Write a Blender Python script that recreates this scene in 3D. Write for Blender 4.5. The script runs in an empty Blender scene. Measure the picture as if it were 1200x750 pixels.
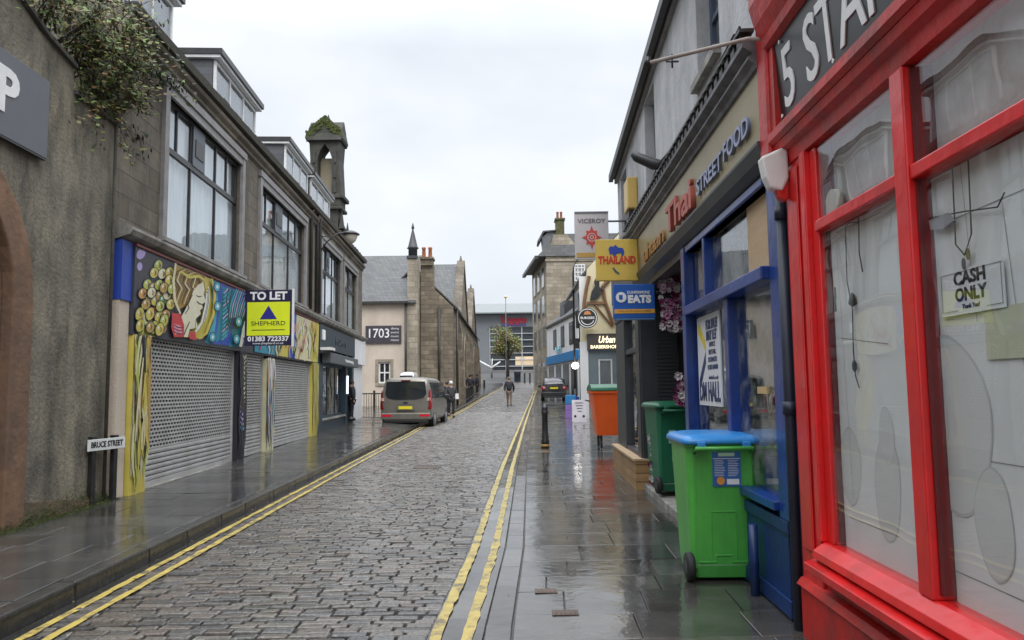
import bpy, bmesh, math, random
from mathutils import Vector, Matrix
random.seed(11)
R_ = math.radians
S = bpy.context.scene
COL = S.collection

# ------------------------------------------------------------------ camera
cam_d = bpy.data.cameras.new("camera"); cam = bpy.data.objects.new("camera", cam_d); COL.objects.link(cam)
S.camera = cam
cam_d.sensor_width = 36.0; cam_d.lens = 885.0/1200*36
cam_d.clip_start = 0.05; cam_d.clip_end = 5000
cam.matrix_world = (Matrix.Translation((0, 0, 1.48)) @ Matrix.Rotation(R_(90+5.16), 4, 'X') @ Matrix.Rotation(R_(-0.7), 4, 'Z'))
S.render.resolution_x = 1024; S.render.resolution_y = 640

# ------------------------------------------------------------------ world: overcast sky
W = bpy.data.worlds.new("World"); S.world = W; W.use_nodes = True
nt = W.node_tree; nt.nodes.clear()
def N(t, **kw):
    n = nt.nodes.new(t)
    for k, v in kw.items(): setattr(n, k, v)
    return n
out = N('ShaderNodeOutputWorld'); bg = N('ShaderNodeBackground'); sky = N('ShaderNodeTexSky')
sky.sky_type = 'NISHITA'; sky.sun_disc = False; sky.sun_elevation = R_(50); sky.sun_rotation = R_(200)
sky.air_density = 1.0; sky.dust_density = 4.0; sky.ozone_density = 1.0
tc = N('ShaderNodeTexCoord'); sep = N('ShaderNodeSeparateXYZ'); nt.links.new(tc.outputs['Generated'], sep.inputs[0])
# cloud deck: bright grey, brighter towards the zenith (as a real overcast sky), broken by soft noise
mp = N('ShaderNodeMapping'); mp.inputs['Scale'].default_value = (1.6, 1.6, 3.5); nt.links.new(tc.outputs['Generated'], mp.inputs[0])
nz = N('ShaderNodeTexNoise'); nz.inputs['Scale'].default_value = 1.7; nz.inputs['Detail'].default_value = 5; nz.inputs['Roughness'].default_value = .5
nt.links.new(mp.outputs[0], nz.inputs['Vector'])
cr = N('ShaderNodeValToRGB'); cr.color_ramp.elements[0].position = .34; cr.color_ramp.elements[1].position = .68
cr.color_ramp.elements[0].color = (4.4, 4.7, 5.1, 1); cr.color_ramp.elements[1].color = (5.6, 5.8, 6.1, 1)
nt.links.new(nz.outputs[0], cr.inputs[0])
mr = N('ShaderNodeMapRange'); mr.inputs[1].default_value = .42; mr.inputs[2].default_value = 1.0; mr.inputs[3].default_value = 1.0; mr.inputs[4].default_value = 3.7
nt.links.new(sep.outputs[2], mr.inputs[0])
mul = N('ShaderNodeVectorMath', operation='SCALE'); nt.links.new(cr.outputs[0], mul.inputs[0]); nt.links.new(mr.outputs[0], mul.inputs['Scale'])
mix = N('ShaderNodeMix', data_type='RGBA'); mix.inputs[0].default_value = .96
nt.links.new(sky.outputs[0], mix.inputs[6]); nt.links.new(mul.outputs[0], mix.inputs[7])
nt.links.new(mix.outputs[2], bg.inputs[0]); bg.inputs[1].default_value = 0.105
nt.links.new(bg.outputs[0], out.inputs[0])

# one soft, weak sun behind the cloud
sd = bpy.data.lights.new("sun", 'SUN'); sd.energy = 1.1; sd.angle = R_(40); sd.color = (1, .98, .95)
sun = bpy.data.objects.new("sun", sd); COL.objects.link(sun); sun.rotation_euler = (R_(38), 0, R_(20))
S.view_settings.view_transform = 'Standard'; S.view_settings.look = 'None'
S.view_settings.exposure = 0.82; S.view_settings.gamma = 1; S.view_settings.use_curve_mapping = False

# ------------------------------------------------------------------ materials
MATS = {}
def mat(name, col, rough=.6, col2=None, scale=3.0, bump=0.0, bscale=None, metal=0.0, spec=.5, coat=0.0, stretch=(1,1,1),
        brick=None, bcol=None, bvar=.3, wet=0.0, emit=0.0, stain=None, stain_scale=.6, stain_amt=.5, attr=None, chips=None):
    """general procedural surface: base colour, second colour by noise, stains, masonry joints, bump"""
    if name in MATS: return MATS[name]
    m = bpy.data.materials.new(name); m.use_nodes = True; t = m.node_tree; nd = t.nodes; lk = t.links
    p = nd['Principled BSDF']; p.inputs['Roughness'].default_value = rough; p.inputs['Metallic'].default_value = metal
    p.inputs['Specular IOR Level'].default_value = spec
    if coat: p.inputs['Coat Weight'].default_value = coat; p.inputs['Coat Roughness'].default_value = .06
    c1 = (*col, 1)
    tc = nd.new('ShaderNodeTexCoord'); mp = nd.new('ShaderNodeMapping'); mp.inputs['Scale'].default_value = stretch
    lk.new(tc.outputs['Object'], mp.inputs[0])
    cur = None
    def mixc(fac, a, b, blend='MIX'):
        x = nd.new('ShaderNodeMix'); x.data_type = 'RGBA'; x.blend_type = blend
        if isinstance(fac, float): x.inputs[0].default_value = fac
        else: lk.new(fac, x.inputs[0])
        for s, v in ((x.inputs[6], a), (x.inputs[7], b)):
            if isinstance(v, tuple): s.default_value = v
            else: lk.new(v, s)
        return x.outputs[2]
    def ramp(src, a, b):
        r = nd.new('ShaderNodeMapRange'); r.inputs[1].default_value = a; r.inputs[2].default_value = b; lk.new(src, r.inputs[0]); return r.outputs[0]
    n1 = nd.new('ShaderNodeTexNoise'); n1.inputs['Scale'].default_value = scale; n1.inputs['Detail'].default_value = 7; n1.inputs['Roughness'].default_value = .62
    lk.new(mp.outputs[0], n1.inputs['Vector'])
    if col2 is None: col2 = tuple(c*.82 for c in col)
    cur = mixc(ramp(n1.outputs[0], .33, .68), c1, (*col2, 1))
    hgt = n1.outputs[0]
    if attr:
        a = nd.new('ShaderNodeAttribute'); a.attribute_name = attr
        cur = mixc(1.0, cur, a.outputs['Color'], 'MULTIPLY')
    bf = None
    if brick:
        bw, bh, mo = brick
        sx = nd.new('ShaderNodeSeparateXYZ'); lk.new(tc.outputs['Object'], sx.inputs[0])
        ad = nd.new('ShaderNodeMath'); ad.operation = 'ADD'; lk.new(sx.outputs[0], ad.inputs[0]); lk.new(sx.outputs[1], ad.inputs[1])
        cb = nd.new('ShaderNodeCombineXYZ'); lk.new(ad.outputs[0], cb.inputs[0]); lk.new(sx.outputs[2], cb.inputs[1])
        br = nd.new('ShaderNodeTexBrick'); br.inputs['Scale'].default_value = 1; br.inputs['Brick Width'].default_value = bw; br.inputs['Row Height'].default_value = bh
        br.inputs['Mortar Size'].default_value = mo; br.inputs['Mortar Smooth'].default_value = .4; br.inputs['Bias'].default_value = 0
        br.inputs['Color1'].default_value = (1, 1, 1, 1); v = 1-bvar; br.inputs['Color2'].default_value = (v, v*.97, v*.93, 1)
        mc = bcol or tuple(c*.5 for c in col); br.inputs['Mortar'].default_value = (1, 1, 1, 1)
        lk.new(cb.outputs[0], br.inputs['Vector'])
        cur = mixc(1.0, cur, br.outputs['Color'], 'MULTIPLY'); cur = mixc(br.outputs['Fac'], cur, (*mc, 1)); bf = br.outputs['Fac']
    if stain:
        n2 = nd.new('ShaderNodeTexNoise'); n2.inputs['Scale'].default_value = stain_scale; n2.inputs['Detail'].default_value = 6; n2.inputs['Roughness'].default_value = .68
        mp2 = nd.new('ShaderNodeMapping'); mp2.inputs['Scale'].default_value = (1.6, 1.6, .55); mp2.inputs['Location'].default_value = (7.3, 2.1, 4)
        lk.new(tc.outputs['Object'], mp2.inputs[0]); lk.new(mp2.outputs[0], n2.inputs['Vector'])
        f = ramp(n2.outputs[0], .42, .66); mm = nd.new('ShaderNodeMath'); mm.operation = 'MULTIPLY'; mm.inputs[1].default_value = stain_amt; lk.new(f, mm.inputs[0])
        cur = mixc(mm.outputs[0], cur, (*stain, 1))
    if chips:
        cc, cs, ct = chips; n5 = nd.new('ShaderNodeTexNoise'); n5.inputs['Scale'].default_value = cs; n5.inputs['Detail'].default_value = 9; n5.inputs['Roughness'].default_value = .75
        lk.new(tc.outputs['Object'], n5.inputs['Vector']); cur = mixc(ramp(n5.outputs[0], ct, ct+.03), cur, (*cc, 1))
    lk.new(cur, p.inputs['Base Color'])
    if wet:
        n3 = nd.new('ShaderNodeTexNoise'); n3.inputs['Scale'].default_value = wet; n3.inputs['Detail'].default_value = 4; lk.new(tc.outputs['Object'], n3.inputs['Vector'])
        r = nd.new('ShaderNodeMapRange'); r.inputs[1].default_value = .38; r.inputs[2].default_value = .64; r.inputs[3].default_value = rough*.35; r.inputs[4].default_value = rough
        lk.new(n3.outputs[0], r.inputs[0]); lk.new(r.outputs[0], p.inputs['Roughness'])
    if bump:
        b = nd.new('ShaderNodeBump'); b.inputs['Strength'].default_value = 1; b.inputs['Distance'].default_value = bump
        n4 = nd.new('ShaderNodeTexNoise'); n4.inputs['Scale'].default_value = bscale or scale*4; n4.inputs['Detail'].default_value = 6
        lk.new(tc.outputs['Object'], n4.inputs['Vector']); h = n4.outputs[0]
        if bf is not None:
            s = nd.new('ShaderNodeMath'); s.operation = 'SUBTRACT'; lk.new(h, s.inputs[0]); lk.new(bf, s.inputs[1]); h = s.outputs[0]
        lk.new(h, b.inputs['Height']); lk.new(b.outputs[0], p.inputs['Normal'])
    if emit:
        p.inputs['Emission Color'].default_value = c1; p.inputs['Emission Strength'].default_value = emit
    MATS[name] = m; return m
def glass(name='glass', tint=(.92,.95,.95), refl=.25, rough=.0, dirt=.0):
    """window glass: fresnel mirror over see-through, slightly dirty"""
    if name in MATS: return MATS[name]
    m = bpy.data.materials.new(name); m.use_nodes = True; t = m.node_tree; nd = t.nodes; lk = t.links; nd.clear()
    o = nd.new('ShaderNodeOutputMaterial'); g = nd.new('ShaderNodeBsdfGlossy'); g.inputs['Roughness'].default_value = rough; g.inputs[0].default_value = (.95,.97,1,1)
    tr = nd.new('ShaderNodeBsdfTransparent'); tr.inputs[0].default_value = (*tint, 1); mx = nd.new('ShaderNodeMixShader')
    # Schlick reflectance from the two-sided facing angle
    ge = nd.new('ShaderNodeNewGeometry'); dt = nd.new('ShaderNodeVectorMath'); dt.operation = 'DOT_PRODUCT'; lk.new(ge.outputs['Normal'], dt.inputs[0]); lk.new(ge.outputs['Incoming'], dt.inputs[1])
    def mth(op, a, b=None, clamp=False):
        x = nd.new('ShaderNodeMath'); x.operation = op; x.use_clamp = clamp
        for i, v in enumerate((a, b)):
            if v is None: continue
            if isinstance(v, (int, float)): x.inputs[i].default_value = v
            else: lk.new(v, x.inputs[i])
        return x.outputs[0]
    ab = mth('ABSOLUTE', dt.outputs['Value']); om = mth('SUBTRACT', 1.0, ab); pw = mth('POWER', om, 4.5)
    fa = mth('ADD', mth('MULTIPLY', pw, .65), refl, True)
    lk.new(fa, mx.inputs[0]); lk.new(tr.outputs[0], mx.inputs[1]); lk.new(g.outputs[0], mx.inputs[2])
    n = nd.new('ShaderNodeTexNoise'); n.inputs['Scale'].default_value = 1.1; n.inputs['Detail'].default_value = 2
    tc = nd.new('ShaderNodeTexCoord'); lk.new(tc.outputs['Object'], n.inputs['Vector'])
    b = nd.new('ShaderNodeBump'); b.inputs['Distance'].default_value = .012; b.inputs['Strength'].default_value = .5; lk.new(n.outputs[0], b.inputs['Height']); lk.new(b.outputs[0], g.inputs['Normal'])
    last = mx.outputs[0]
    if dirt:
        d = nd.new('ShaderNodeBsdfDiffuse'); d.inputs[0].default_value = (.6,.6,.58,1); m2 = nd.new('ShaderNodeMixShader')
        n2 = nd.new('ShaderNodeTexNoise'); n2.inputs['Scale'].default_value = 3.5; n2.inputs['Detail'].default_value = 9; n2.inputs['Roughness'].default_value = .7
        lk.new(tc.outputs['Object'], n2.inputs['Vector']); r = nd.new('ShaderNodeMapRange'); r.inputs[1].default_value = .45; r.inputs[2].default_value = .8; r.inputs[4].default_value = dirt
        lk.new(n2.outputs[0], r.inputs[0]); lk.new(r.outputs[0], m2.inputs[0]); lk.new(last, m2.inputs[1]); lk.new(d.outputs[0], m2.inputs[2]); last = m2.outputs[0]
    lk.new(last, o.inputs[0]); MATS[name] = m; return m
def plain(name, col, rough=.5, **k): return mat(name, col, rough, **k)

render_wall = mat('grey_cement_render', (.29,.255,.185), .85, (.115,.105,.085), 1.0, bump=.014, bscale=22, stain=(.06,.054,.042), stain_scale=1.9, stain_amt=.9, chips=((.17,.15,.11), 2.3, .60))
sandstone = mat('red_sandstone', (.25,.14,.08), .85, (.10,.06,.038), 1.4, bump=.01, bscale=14, stain=(.07,.05,.04), stain_amt=.6)
ashlar = mat('weathered_ashlar', (.245,.205,.155), .85, (.14,.12,.095), 2.4, bump=.014, bscale=9, brick=(.62,.31,.007), bcol=(.09,.08,.066), bvar=.35, stain=(.055,.048,.04), stain_amt=.65)
ashlar_lt = mat('pale_ashlar', (.46,.40,.31), .85, (.30,.26,.20), 1.0, bump=.012, bscale=6, brick=(.7,.32,.01), bcol=(.2,.18,.14), bvar=.32, stain=(.15,.13,.10), stain_amt=.5)
ashlar_md = mat('brown_rubble_stone', (.35,.29,.21), .85, (.20,.165,.12), 1.2, bump=.02, bscale=5, brick=(.55,.27,.014), bcol=(.16,.14,.11), bvar=.42, stain=(.10,.085,.065), stain_amt=.55)
blackstone = mat('sooty_stone', (.075,.072,.066), .9, (.035,.034,.032), 1.6, bump=.03, bscale=4, stain=(.05,.06,.025), stain_scale=.9, stain_amt=.35)
moss = mat('moss', (.05,.075,.018), .95, (.09,.10,.03), 9, bump=.03, bscale=30)
harl = mat('cream_harling', (.62,.53,.44), .9, (.52,.44,.36), .9, bump=.01, bscale=40, stain=(.36,.31,.25), stain_amt=.4)
white_wall = mat('white_painted_render', (.54,.54,.55), .85, (.40,.40,.41), 1.3, bump=.008, bscale=18, stain=(.22,.22,.22), stain_scale=1.3, stain_amt=.6)
white_wall2 = mat('clean_white_render', (.74,.74,.74), .8, (.64,.64,.64), .8, stain=(.45,.45,.44), stain_amt=.35)
slate = mat('roof_slate', (.12,.122,.13), .5, (.07,.072,.08), 1.2, bump=.01, bscale=8, brick=(.28,.2,.01), bcol=(.05,.05,.055), bvar=.35, stain=(.09,.10,.07), stain_amt=.4)
lead = mat('grey_lead', (.15,.155,.165), .5, (.10,.105,.115), 3)
gutter_m = mat('black_gutter', (.02,.02,.021), .45, (.05,.045,.04), 6)
gutter_y = mat('mossy_gutter', (.055,.05,.045), .8, (.09,.085,.06), 9, bump=.01)
frame_gray = mat('grey_timber_frame', (.26,.25,.245), .55, (.18,.17,.165), 5)
frame_dark = mat('dark_frame', (.03,.03,.033), .4)
frame_white = mat('white_frame', (.75,.75,.74), .45, (.62,.62,.61), 6)
curtain = mat('pale_net_curtain', (.80,.83,.83), .9, (.62,.66,.67), 9, stretch=(3,3,.15))
dark_in = mat('dark_interior', (.018,.018,.02), .8)
room = mat('dim_room', (.10,.105,.105), .9, (.05,.05,.055), 1.5)
conc = mat('pale_stone_cornice', (.40,.38,.34), .8, (.22,.21,.19), 5, bump=.008, stain=(.10,.10,.09), stain_amt=.7, stain_scale=2)
steel = mat('galvanised_slats', (.50,.50,.495), .42, (.38,.38,.375), 3, metal=.2, stain=(.28,.25,.21), stain_scale=1.6, stain_amt=.4, stretch=(1,1,4))
GL = glass(refl=.12); GLd = glass('dirty_shop_glass', (.88,.9,.9), .05, dirt=.4); GLs = glass('street_window_glass', (.93,.95,.96), .10)
red = mat('red_gloss_paint', (.80,.012,.014), .3, (.62,.012,.012), 2.6, bump=.004, bscale=12, coat=.3, stain=(.34,.02,.018), stain_amt=.45, stain_scale=2.4, chips=((.20,.10,.09), 9, .70))
red_dull = mat('weathered_red_paint', (.60,.016,.014), .42, (.44,.015,.013), 3.5, bump=.006, bscale=16, stain=(.16,.035,.028), stain_amt=.7, stain_scale=2.2, chips=((.12,.07,.06), 7, .66))
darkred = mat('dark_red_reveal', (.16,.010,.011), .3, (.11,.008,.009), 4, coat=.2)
blue = mat('blue_gloss_paint', (.004,.052,.32), .32, (.004,.034,.20), 4, bump=.004, bscale=16, coat=.2, stain=(.02,.025,.06), stain_amt=.5, stain_scale=1.7, chips=((.25,.27,.32), 11, .70))
blue_dk = mat('dirty_blue_paint', (.008,.04,.19), .4, (.008,.03,.11), 4, bump=.004, bscale=12, stain=(.01,.015,.03), stain_amt=.6)
navy = mat('navy_paint', (.016,.022,.045), .45, (.03,.035,.05), 5)
slategrey = mat('slate_blue_paint', (.028,.05,.068), .4, (.02,.035,.048), 4)
black = mat('black_paint', (.012,.012,.013), .35, (.03,.03,.03), 6)
rubber = mat('rubber', (.02,.02,.02), .7)
charcoal = mat('charcoal_boards', (.05,.053,.06), .45, (.035,.037,.042), 4)
timber = mat('varnished_pine_boards', (.48,.29,.13), .5, (.34,.20,.085), 2.2, bump=.004, brick=(3.0,.12,.006), bcol=(.09,.05,.02), bvar=.2, stretch=(.4,.4,6), stain=(.12,.08,.05), stain_amt=.4)
oldwood = mat('brown_timber', (.20,.10,.045), .6, (.13,.065,.03), 3, stretch=(1,1,1))
ply = mat('plywood', (.56,.40,.25), .7, (.48,.34,.20), 2, stretch=(1,1,6))
gold_panel = mat('tarnished_gold_panel', (.40,.34,.20), .38, (.30,.25,.15), 1.4, metal=.1, stain=(.45,.40,.30), stain_amt=.5)
cream_w = mat('cream_gable', (.66,.58,.38), .85, (.56,.49,.33), 1.2, stain=(.4,.35,.24), stain_amt=.3)
white_p = mat('white_print', (.82,.82,.82), .5)
blk_p = mat('black_print', (.012,.012,.014), .5)
P = dict(dark=(.045,.048,.06), lilac=(.42,.33,.62), ochre=(.42,.27,.07), mustard=(.55,.46,.09), cyan=(.06,.36,.52), blue=(.035,.085,.42), purple=(.11,.07,.30),
         green=(.09,.26,.11), teal=(.03,.24,.34), lime=(.42,.46,.09), cream=(.62,.58,.36), orange=(.52,.27,.07), red=(.50,.035,.05), pink=(.65,.22,.30),
         brown=(.20,.11,.05), skin=(.66,.62,.47), ink=(.02,.018,.03), white=(.72,.72,.68))
def pm(k): return mat('mural_paint_'+k, P[k], .5, tuple(c*.86 for c in P[k]), 6)

# ------------------------------------------------------------------ frames, builders
class Frame:
    def __init__(s, o, ang): s.o = Vector(o); s.a = ang; s.M = Matrix.Translation(s.o) @ Matrix.Rotation(ang, 4, 'Z')
FL = Frame((-4.68, 0, 0), math.atan2(1, -.053))        # left facades: +x away along the street, -y towards the street
FR = Frame((1.58, 0, 0), math.atan2(-1, -.025))        # right facades: +x back towards the camera, -y towards the street
FW = Frame((0, 0, 0), 0)
FC = Frame((0, 0, 0), 0)
def RX(d): return -d*1.0003
INFO = {}
def tag(o, label=None, cat=None, group=None, kind=None):
    if label: o['label'] = label
    if cat: o['category'] = cat
    if group: o['group'] = group
    if kind: o['kind'] = kind
    return o
def thing(name, label, cat, frame, org=(0, 0, 0), rot=0.0, group=None):
    """Empty at the thing's base; children are built in frame coordinates, or local ones with rot"""
    o = bpy.data.objects.new(name, None); COL.objects.link(o); o.empty_display_size = .2
    o.location = frame.M @ Vector(org); o.rotation_euler = (0, 0, frame.a+rot)
    INFO[o.name] = (Vector(org), frame); return tag(o, label, cat, group)
def local(name, label, cat, loc, rot=0.0, group=None):
    """a thing whose parts are written in its own coordinates"""
    o = bpy.data.objects.new(name, None); COL.objects.link(o); o.empty_display_size = .2
    o.location = loc; o.rotation_euler = (0, 0, rot); INFO[o.name] = (Vector((0, 0, 0)), FW); return tag(o, label, cat, group)
def copy_tree(o, parent=None):
    c = o.copy(); COL.objects.link(c)
    if parent: c.parent = parent
    for ch in list(o.children): copy_tree(ch, c)
    return c
class MB:
    def __init__(s): s.v = []; s.f = []; s.m = []; s.sm = []
    def add(s, vs, fs, m=0, smooth=False):
        b = len(s.v); s.v += [tuple(v) for v in vs]
        for f in fs: s.f.append([b+i for i in f]); s.m.append(m); s.sm.append(smooth)
        return s
    def box(s, x0, x1, y0, y1, z0, z1, m=0):
        x0, x1 = sorted((x0, x1)); y0, y1 = sorted((y0, y1)); z0, z1 = sorted((z0, z1))
        return s.add([(x0,y0,z0),(x1,y0,z0),(x1,y1,z0),(x0,y1,z0),(x0,y0,z1),(x1,y0,z1),(x1,y1,z1),(x0,y1,z1)],
                     [(0,3,2,1),(4,5,6,7),(0,1,5,4),(1,2,6,5),(2,3,7,6),(3,0,4,7)], m)
    def rotbox(s, c, size, M, m=0):
        vs = []
        for z in (-.5,.5):
            for x, y in ((-.5,-.5),(.5,-.5),(.5,.5),(-.5,.5)): vs.append(Vector(c)+M @ Vector((x*size[0], y*size[1], z*size[2])))
        return s.add(vs, [(0,3,2,1),(4,5,6,7),(0,1,5,4),(1,2,6,5),(2,3,7,6),(3,0,4,7)], m)
    def prism(s, pts, a, b, axis='y', m=0, smooth=False):
        """polygon pts extruded from a to b; axis y: pts are (x,z); axis x: (y,z); axis z: (x,y)"""
        def P3(p, t): return {'y': (p[0], t, p[1]), 'x': (t, p[0], p[1]), 'z': (p[0], p[1], t)}[axis]
        n = len(pts); vs = [P3(p, a) for p in pts]+[P3(p, b) for p in pts]
        fs = [(i, (i+1) % n, n+(i+1) % n, n+i) for i in range(n)]
        s.add(vs, fs, m, smooth); b0 = len(s.v)-2*n
        s.f.append([b0+i for i in range(n)][::-1]); s.m.append(m); s.sm.append(False)
        s.f.append([b0+n+i for i in range(n)]); s.m.append(m); s.sm.append(False); return s
    def tube(s, pts, r, m=0, n=8, smooth=True):
        pts = [Vector(p) for p in pts]; rs = r if isinstance(r, (list, tuple)) else [r]*len(pts); vs = []; fs = []
        for i, p in enumerate(pts):
            d = (pts[min(i+1, len(pts)-1)]-pts[max(i-1, 0)]).normalized()
            u = d.cross(Vector((0, 0, 1)) if abs(d.z) < .9 else Vector((1, 0, 0))).normalized(); w = d.cross(u)
            for k in range(n): a = 2*math.pi*k/n; vs.append(p+(u*math.cos(a)+w*math.sin(a))*rs[i])
        for i in range(len(pts)-1):
            for k in range(n): fs.append((i*n+k, i*n+(k+1) % n, (i+1)*n+(k+1) % n, (i+1)*n+k))
        s.add(vs, fs, m, smooth); b0 = len(s.v)-len(vs)
        s.f.append([b0+k for k in range(n)][::-1]); s.m.append(m); s.sm.append(False)
        s.f.append([b0+len(vs)-n+k for k in range(n)]); s.m.append(m); s.sm.append(False); return s
    def lathe(s, prof, c=(0,0,0), n=16, m=0, axis='z', smooth=True, sx=1, sy=1):
        vs = []; fs = []; c = Vector(c)
        for r, h in prof:
            for k in range(n):
                a = 2*math.pi*k/n; x, y = r*math.cos(a)*sx, r*math.sin(a)*sy
                vs.append(c+(Vector((x, y, h)) if axis == 'z' else Vector((h, x, y)) if axis == 'x' else Vector((x, h, y))))
        L = len(prof)
        for i in range(L-1):
            for k in range(n): fs.append((i*n+k, i*n+(k+1) % n, (i+1)*n+(k+1) % n, (i+1)*n+k))
        s.add(vs, fs, m, smooth); b0 = len(s.v)-len(vs)
        s.f.append([b0+k for k in range(n)][::-1]); s.m.append(m); s.sm.append(False)
        s.f.append([b0+len(vs)-n+k for k in range(n)]); s.m.append(m); s.sm.append(False); return s
    def build(s, name, mats, parent=None, bevel=0, label=None, solid=0, attr=None, subsurf=0):
        if not isinstance(mats, (list, tuple)): mats = [mats]
        off = Vector((0, 0, 0))
        if parent is not None:
            r = parent
            while r.parent: r = r.parent
            off = INFO[r.name][0]
        me = bpy.data.meshes.new(name); me.from_pydata([tuple(Vector(v)-off) for v in s.v], [], s.f)
        for mm in mats: me.materials.append(mm)
        for p, k, q in zip(me.polygons, s.m, s.sm): p.material_index = k; p.use_smooth = q
        o = bpy.data.objects.new(name, me); COL.objects.link(o)
        bm = bmesh.new(); bm.from_mesh(me); bmesh.ops.recalc_face_normals(bm, faces=bm.faces); bm.to_mesh(me); bm.free()
        if parent is not None: o.parent = parent
        else: INFO[o.name] = (off, FW)
        if bevel:
            b = o.modifiers.new('bevel', 'BEVEL'); b.width = bevel; b.segments = 2; b.limit_method = 'ANGLE'; b.angle_limit = R_(40)
        if subsurf:
            b = o.modifiers.new('sub', 'SUBSURF'); b.levels = subsurf; b.render_levels = subsurf
        if label: o['label'] = label
        return o
def BX(name, m, parent, *b, bevel=0, label=None): return MB().box(*b).build(name, m, parent, bevel, label)
def text(txt, size, m, parent, x, y, z, thick=.004, bold=.0, squash=1.0, name='lettering', rx=90, rz=0, align='CENTER', shear=0, label=None, fit=None):
    """raised lettering: text curve turned into a mesh; stands in the x-z plane at (x,y,z) facing -y; fit = total width"""
    cu = bpy.data.curves.new('t', 'FONT'); cu.body = txt; cu.size = size; cu.extrude = thick; cu.offset = bold; cu.align_x = align; cu.align_y = 'CENTER'; cu.shear = shear
    cu.resolution_u = 3
    to = bpy.data.objects.new('t', cu); COL.objects.link(to); dg = bpy.context.evaluated_depsgraph_get(); dg.update()
    me = bpy.data.meshes.new_from_object(to.evaluated_get(dg)); COL.objects.unlink(to); bpy.data.objects.remove(to)
    if fit and len(me.vertices):
        xs = [v.co.x for v in me.vertices]; squash = fit/(max(xs)-min(xs))
    me.transform(Matrix.Diagonal((squash, 1, 1, 1)))
    me.transform(Matrix.Rotation(R_(rx), 4, 'X')); me.transform(Matrix.Rotation(R_(rz), 4, 'Z'))
    off = Vector((0, 0, 0)); r = parent
    while r.parent: r = r.parent
    off = INFO[r.name][0]; me.transform(Matrix.Translation(Vector((x, y, z))-off))
    me.materials.clear(); me.materials.append(m); me.name = name
    o = bpy.data.objects.new(name, me); COL.objects.link(o); o.parent = parent
    if label: o['label'] = label
    return o
def wall_with_holes(mb, x0, x1, z0, z1, y0, y1, holes, m=0):
    """wall slab y0..y1 with rectangular openings (hx0,hx1,hz0,hz1), split into butting boxes column by column"""
    xs = sorted({x0, x1, *[h[0] for h in holes], *[h[1] for h in holes]})
    for a, b in zip(xs, xs[1:]):
        hs = sorted([h for h in holes if h[0] <= a+1e-6 and h[1] >= b-1e-6], key=lambda h: h[2]); z = z0
        for h in hs:
            if h[2] > z: mb.box(a, b, y0, y1, z, h[2], m)
            z = h[3]
        if z < z1: mb.box(a, b, y0, y1, z, z1, m)
def window(parent, x0, x1, z0, z1, y, cols=1, rows=None, fm=frame_white, gm=GLs, fw=.05, depth=.06, behind=curtain, name='window', room_d=.45, xs=None, folds=False, label=None):
    """frame (grid of bars) with a pane and a curtain or room box behind; y = outer face of the frame"""
    x0, x1 = sorted((x0, x1)); f = MB(); rows = rows or [z0, z1]; xs = xs or [x0+(x1-x0)*i/cols for i in range(cols+1)]
    f.box(x0, x0+fw, y, y+depth, z0, z1); f.box(x1-fw, x1, y, y+depth, z0, z1); f.box(x0+fw, x1-fw, y, y+depth, z0, z0+fw); f.box(x0+fw, x1-fw, y, y+depth, z1-fw, z1)
    for r in rows[1:-1]: f.box(x0+fw, x1-fw, y+.003, y+depth-.003, r-fw*.45, r+fw*.45)
    for k in xs[1:-1]: f.box(k-fw*.42, k+fw*.42, y+.006, y+depth-.006, z0+fw, z1-fw)
    fo = f.build(name, fm, parent, label=label)
    MB().box(x0+fw*.5, x1-fw*.5, y+depth*.45, y+depth*.55, z0+fw*.5, z1-fw*.5).build('pane', gm, fo)
    if behind:
        b = MB(); yb = y+depth+.05
        if folds:
            n = int((x1-x0)/.035); vs = []; fs = []
            for i in range(n+1):
                xx = x0+.01+(x1-x0-.02)*i/n; yy = yb+.018*math.sin(i*1.9)+.012*math.sin(i*.7); vs += [(xx, yy, z0+.01), (xx, yy, z1-.01)]
            for i in range(n): fs.append((2*i, 2*i+2, 2*i+3, 2*i+1))
            b.add(vs, fs, 0, True)
        else: b.box(x0+.01, x1-.01, yb, yb+.02, z0+.01, z1-.01)
        b.build('curtain', behind, fo)
    return fo

def interp(T, x):
    if x <= T[0][0]: return T[0][1]
    for (a, b), (c, d) in zip(T, T[1:]):
        if x <= c: return b+(d-b)*(x-a)/(c-a)
    return T[-1][1]
GZ = [(-50,0),(24,0),(35,.10),(45,.38),(50,.55),(55,.72),(65,1.0),(80,1.45),(95,2.9),(130,4.6),(200,6),(1500,6)]
def gz(d): return interp(GZ, d)
KL = [(-6,-2.95),(0,-3.05),(4.6,-3.14),(9.9,-3.31),(15,-3.45),(22.9,-3.62),(28,-3.68),(31,-3.62),(36,-3.3),(43,-2.98),(50,-2.72),(65,-2.15),(80,-1.42),(84,-1.1)]
KR = [(-6,-.62),(0,-.56),(4.69,-.49),(7.06,-.385),(14.04,-.235),(24,.06),(33.8,.39),(42,.72),(48,1.0),(65,1.73),(80,2.4),(90,2.8)]
def kl(d): return interp(KL, d)
def kr(d): return interp(KR, d)
def fl(d): return -4.68-.053*d
def fr(d): return 1.58+.025*d
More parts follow.
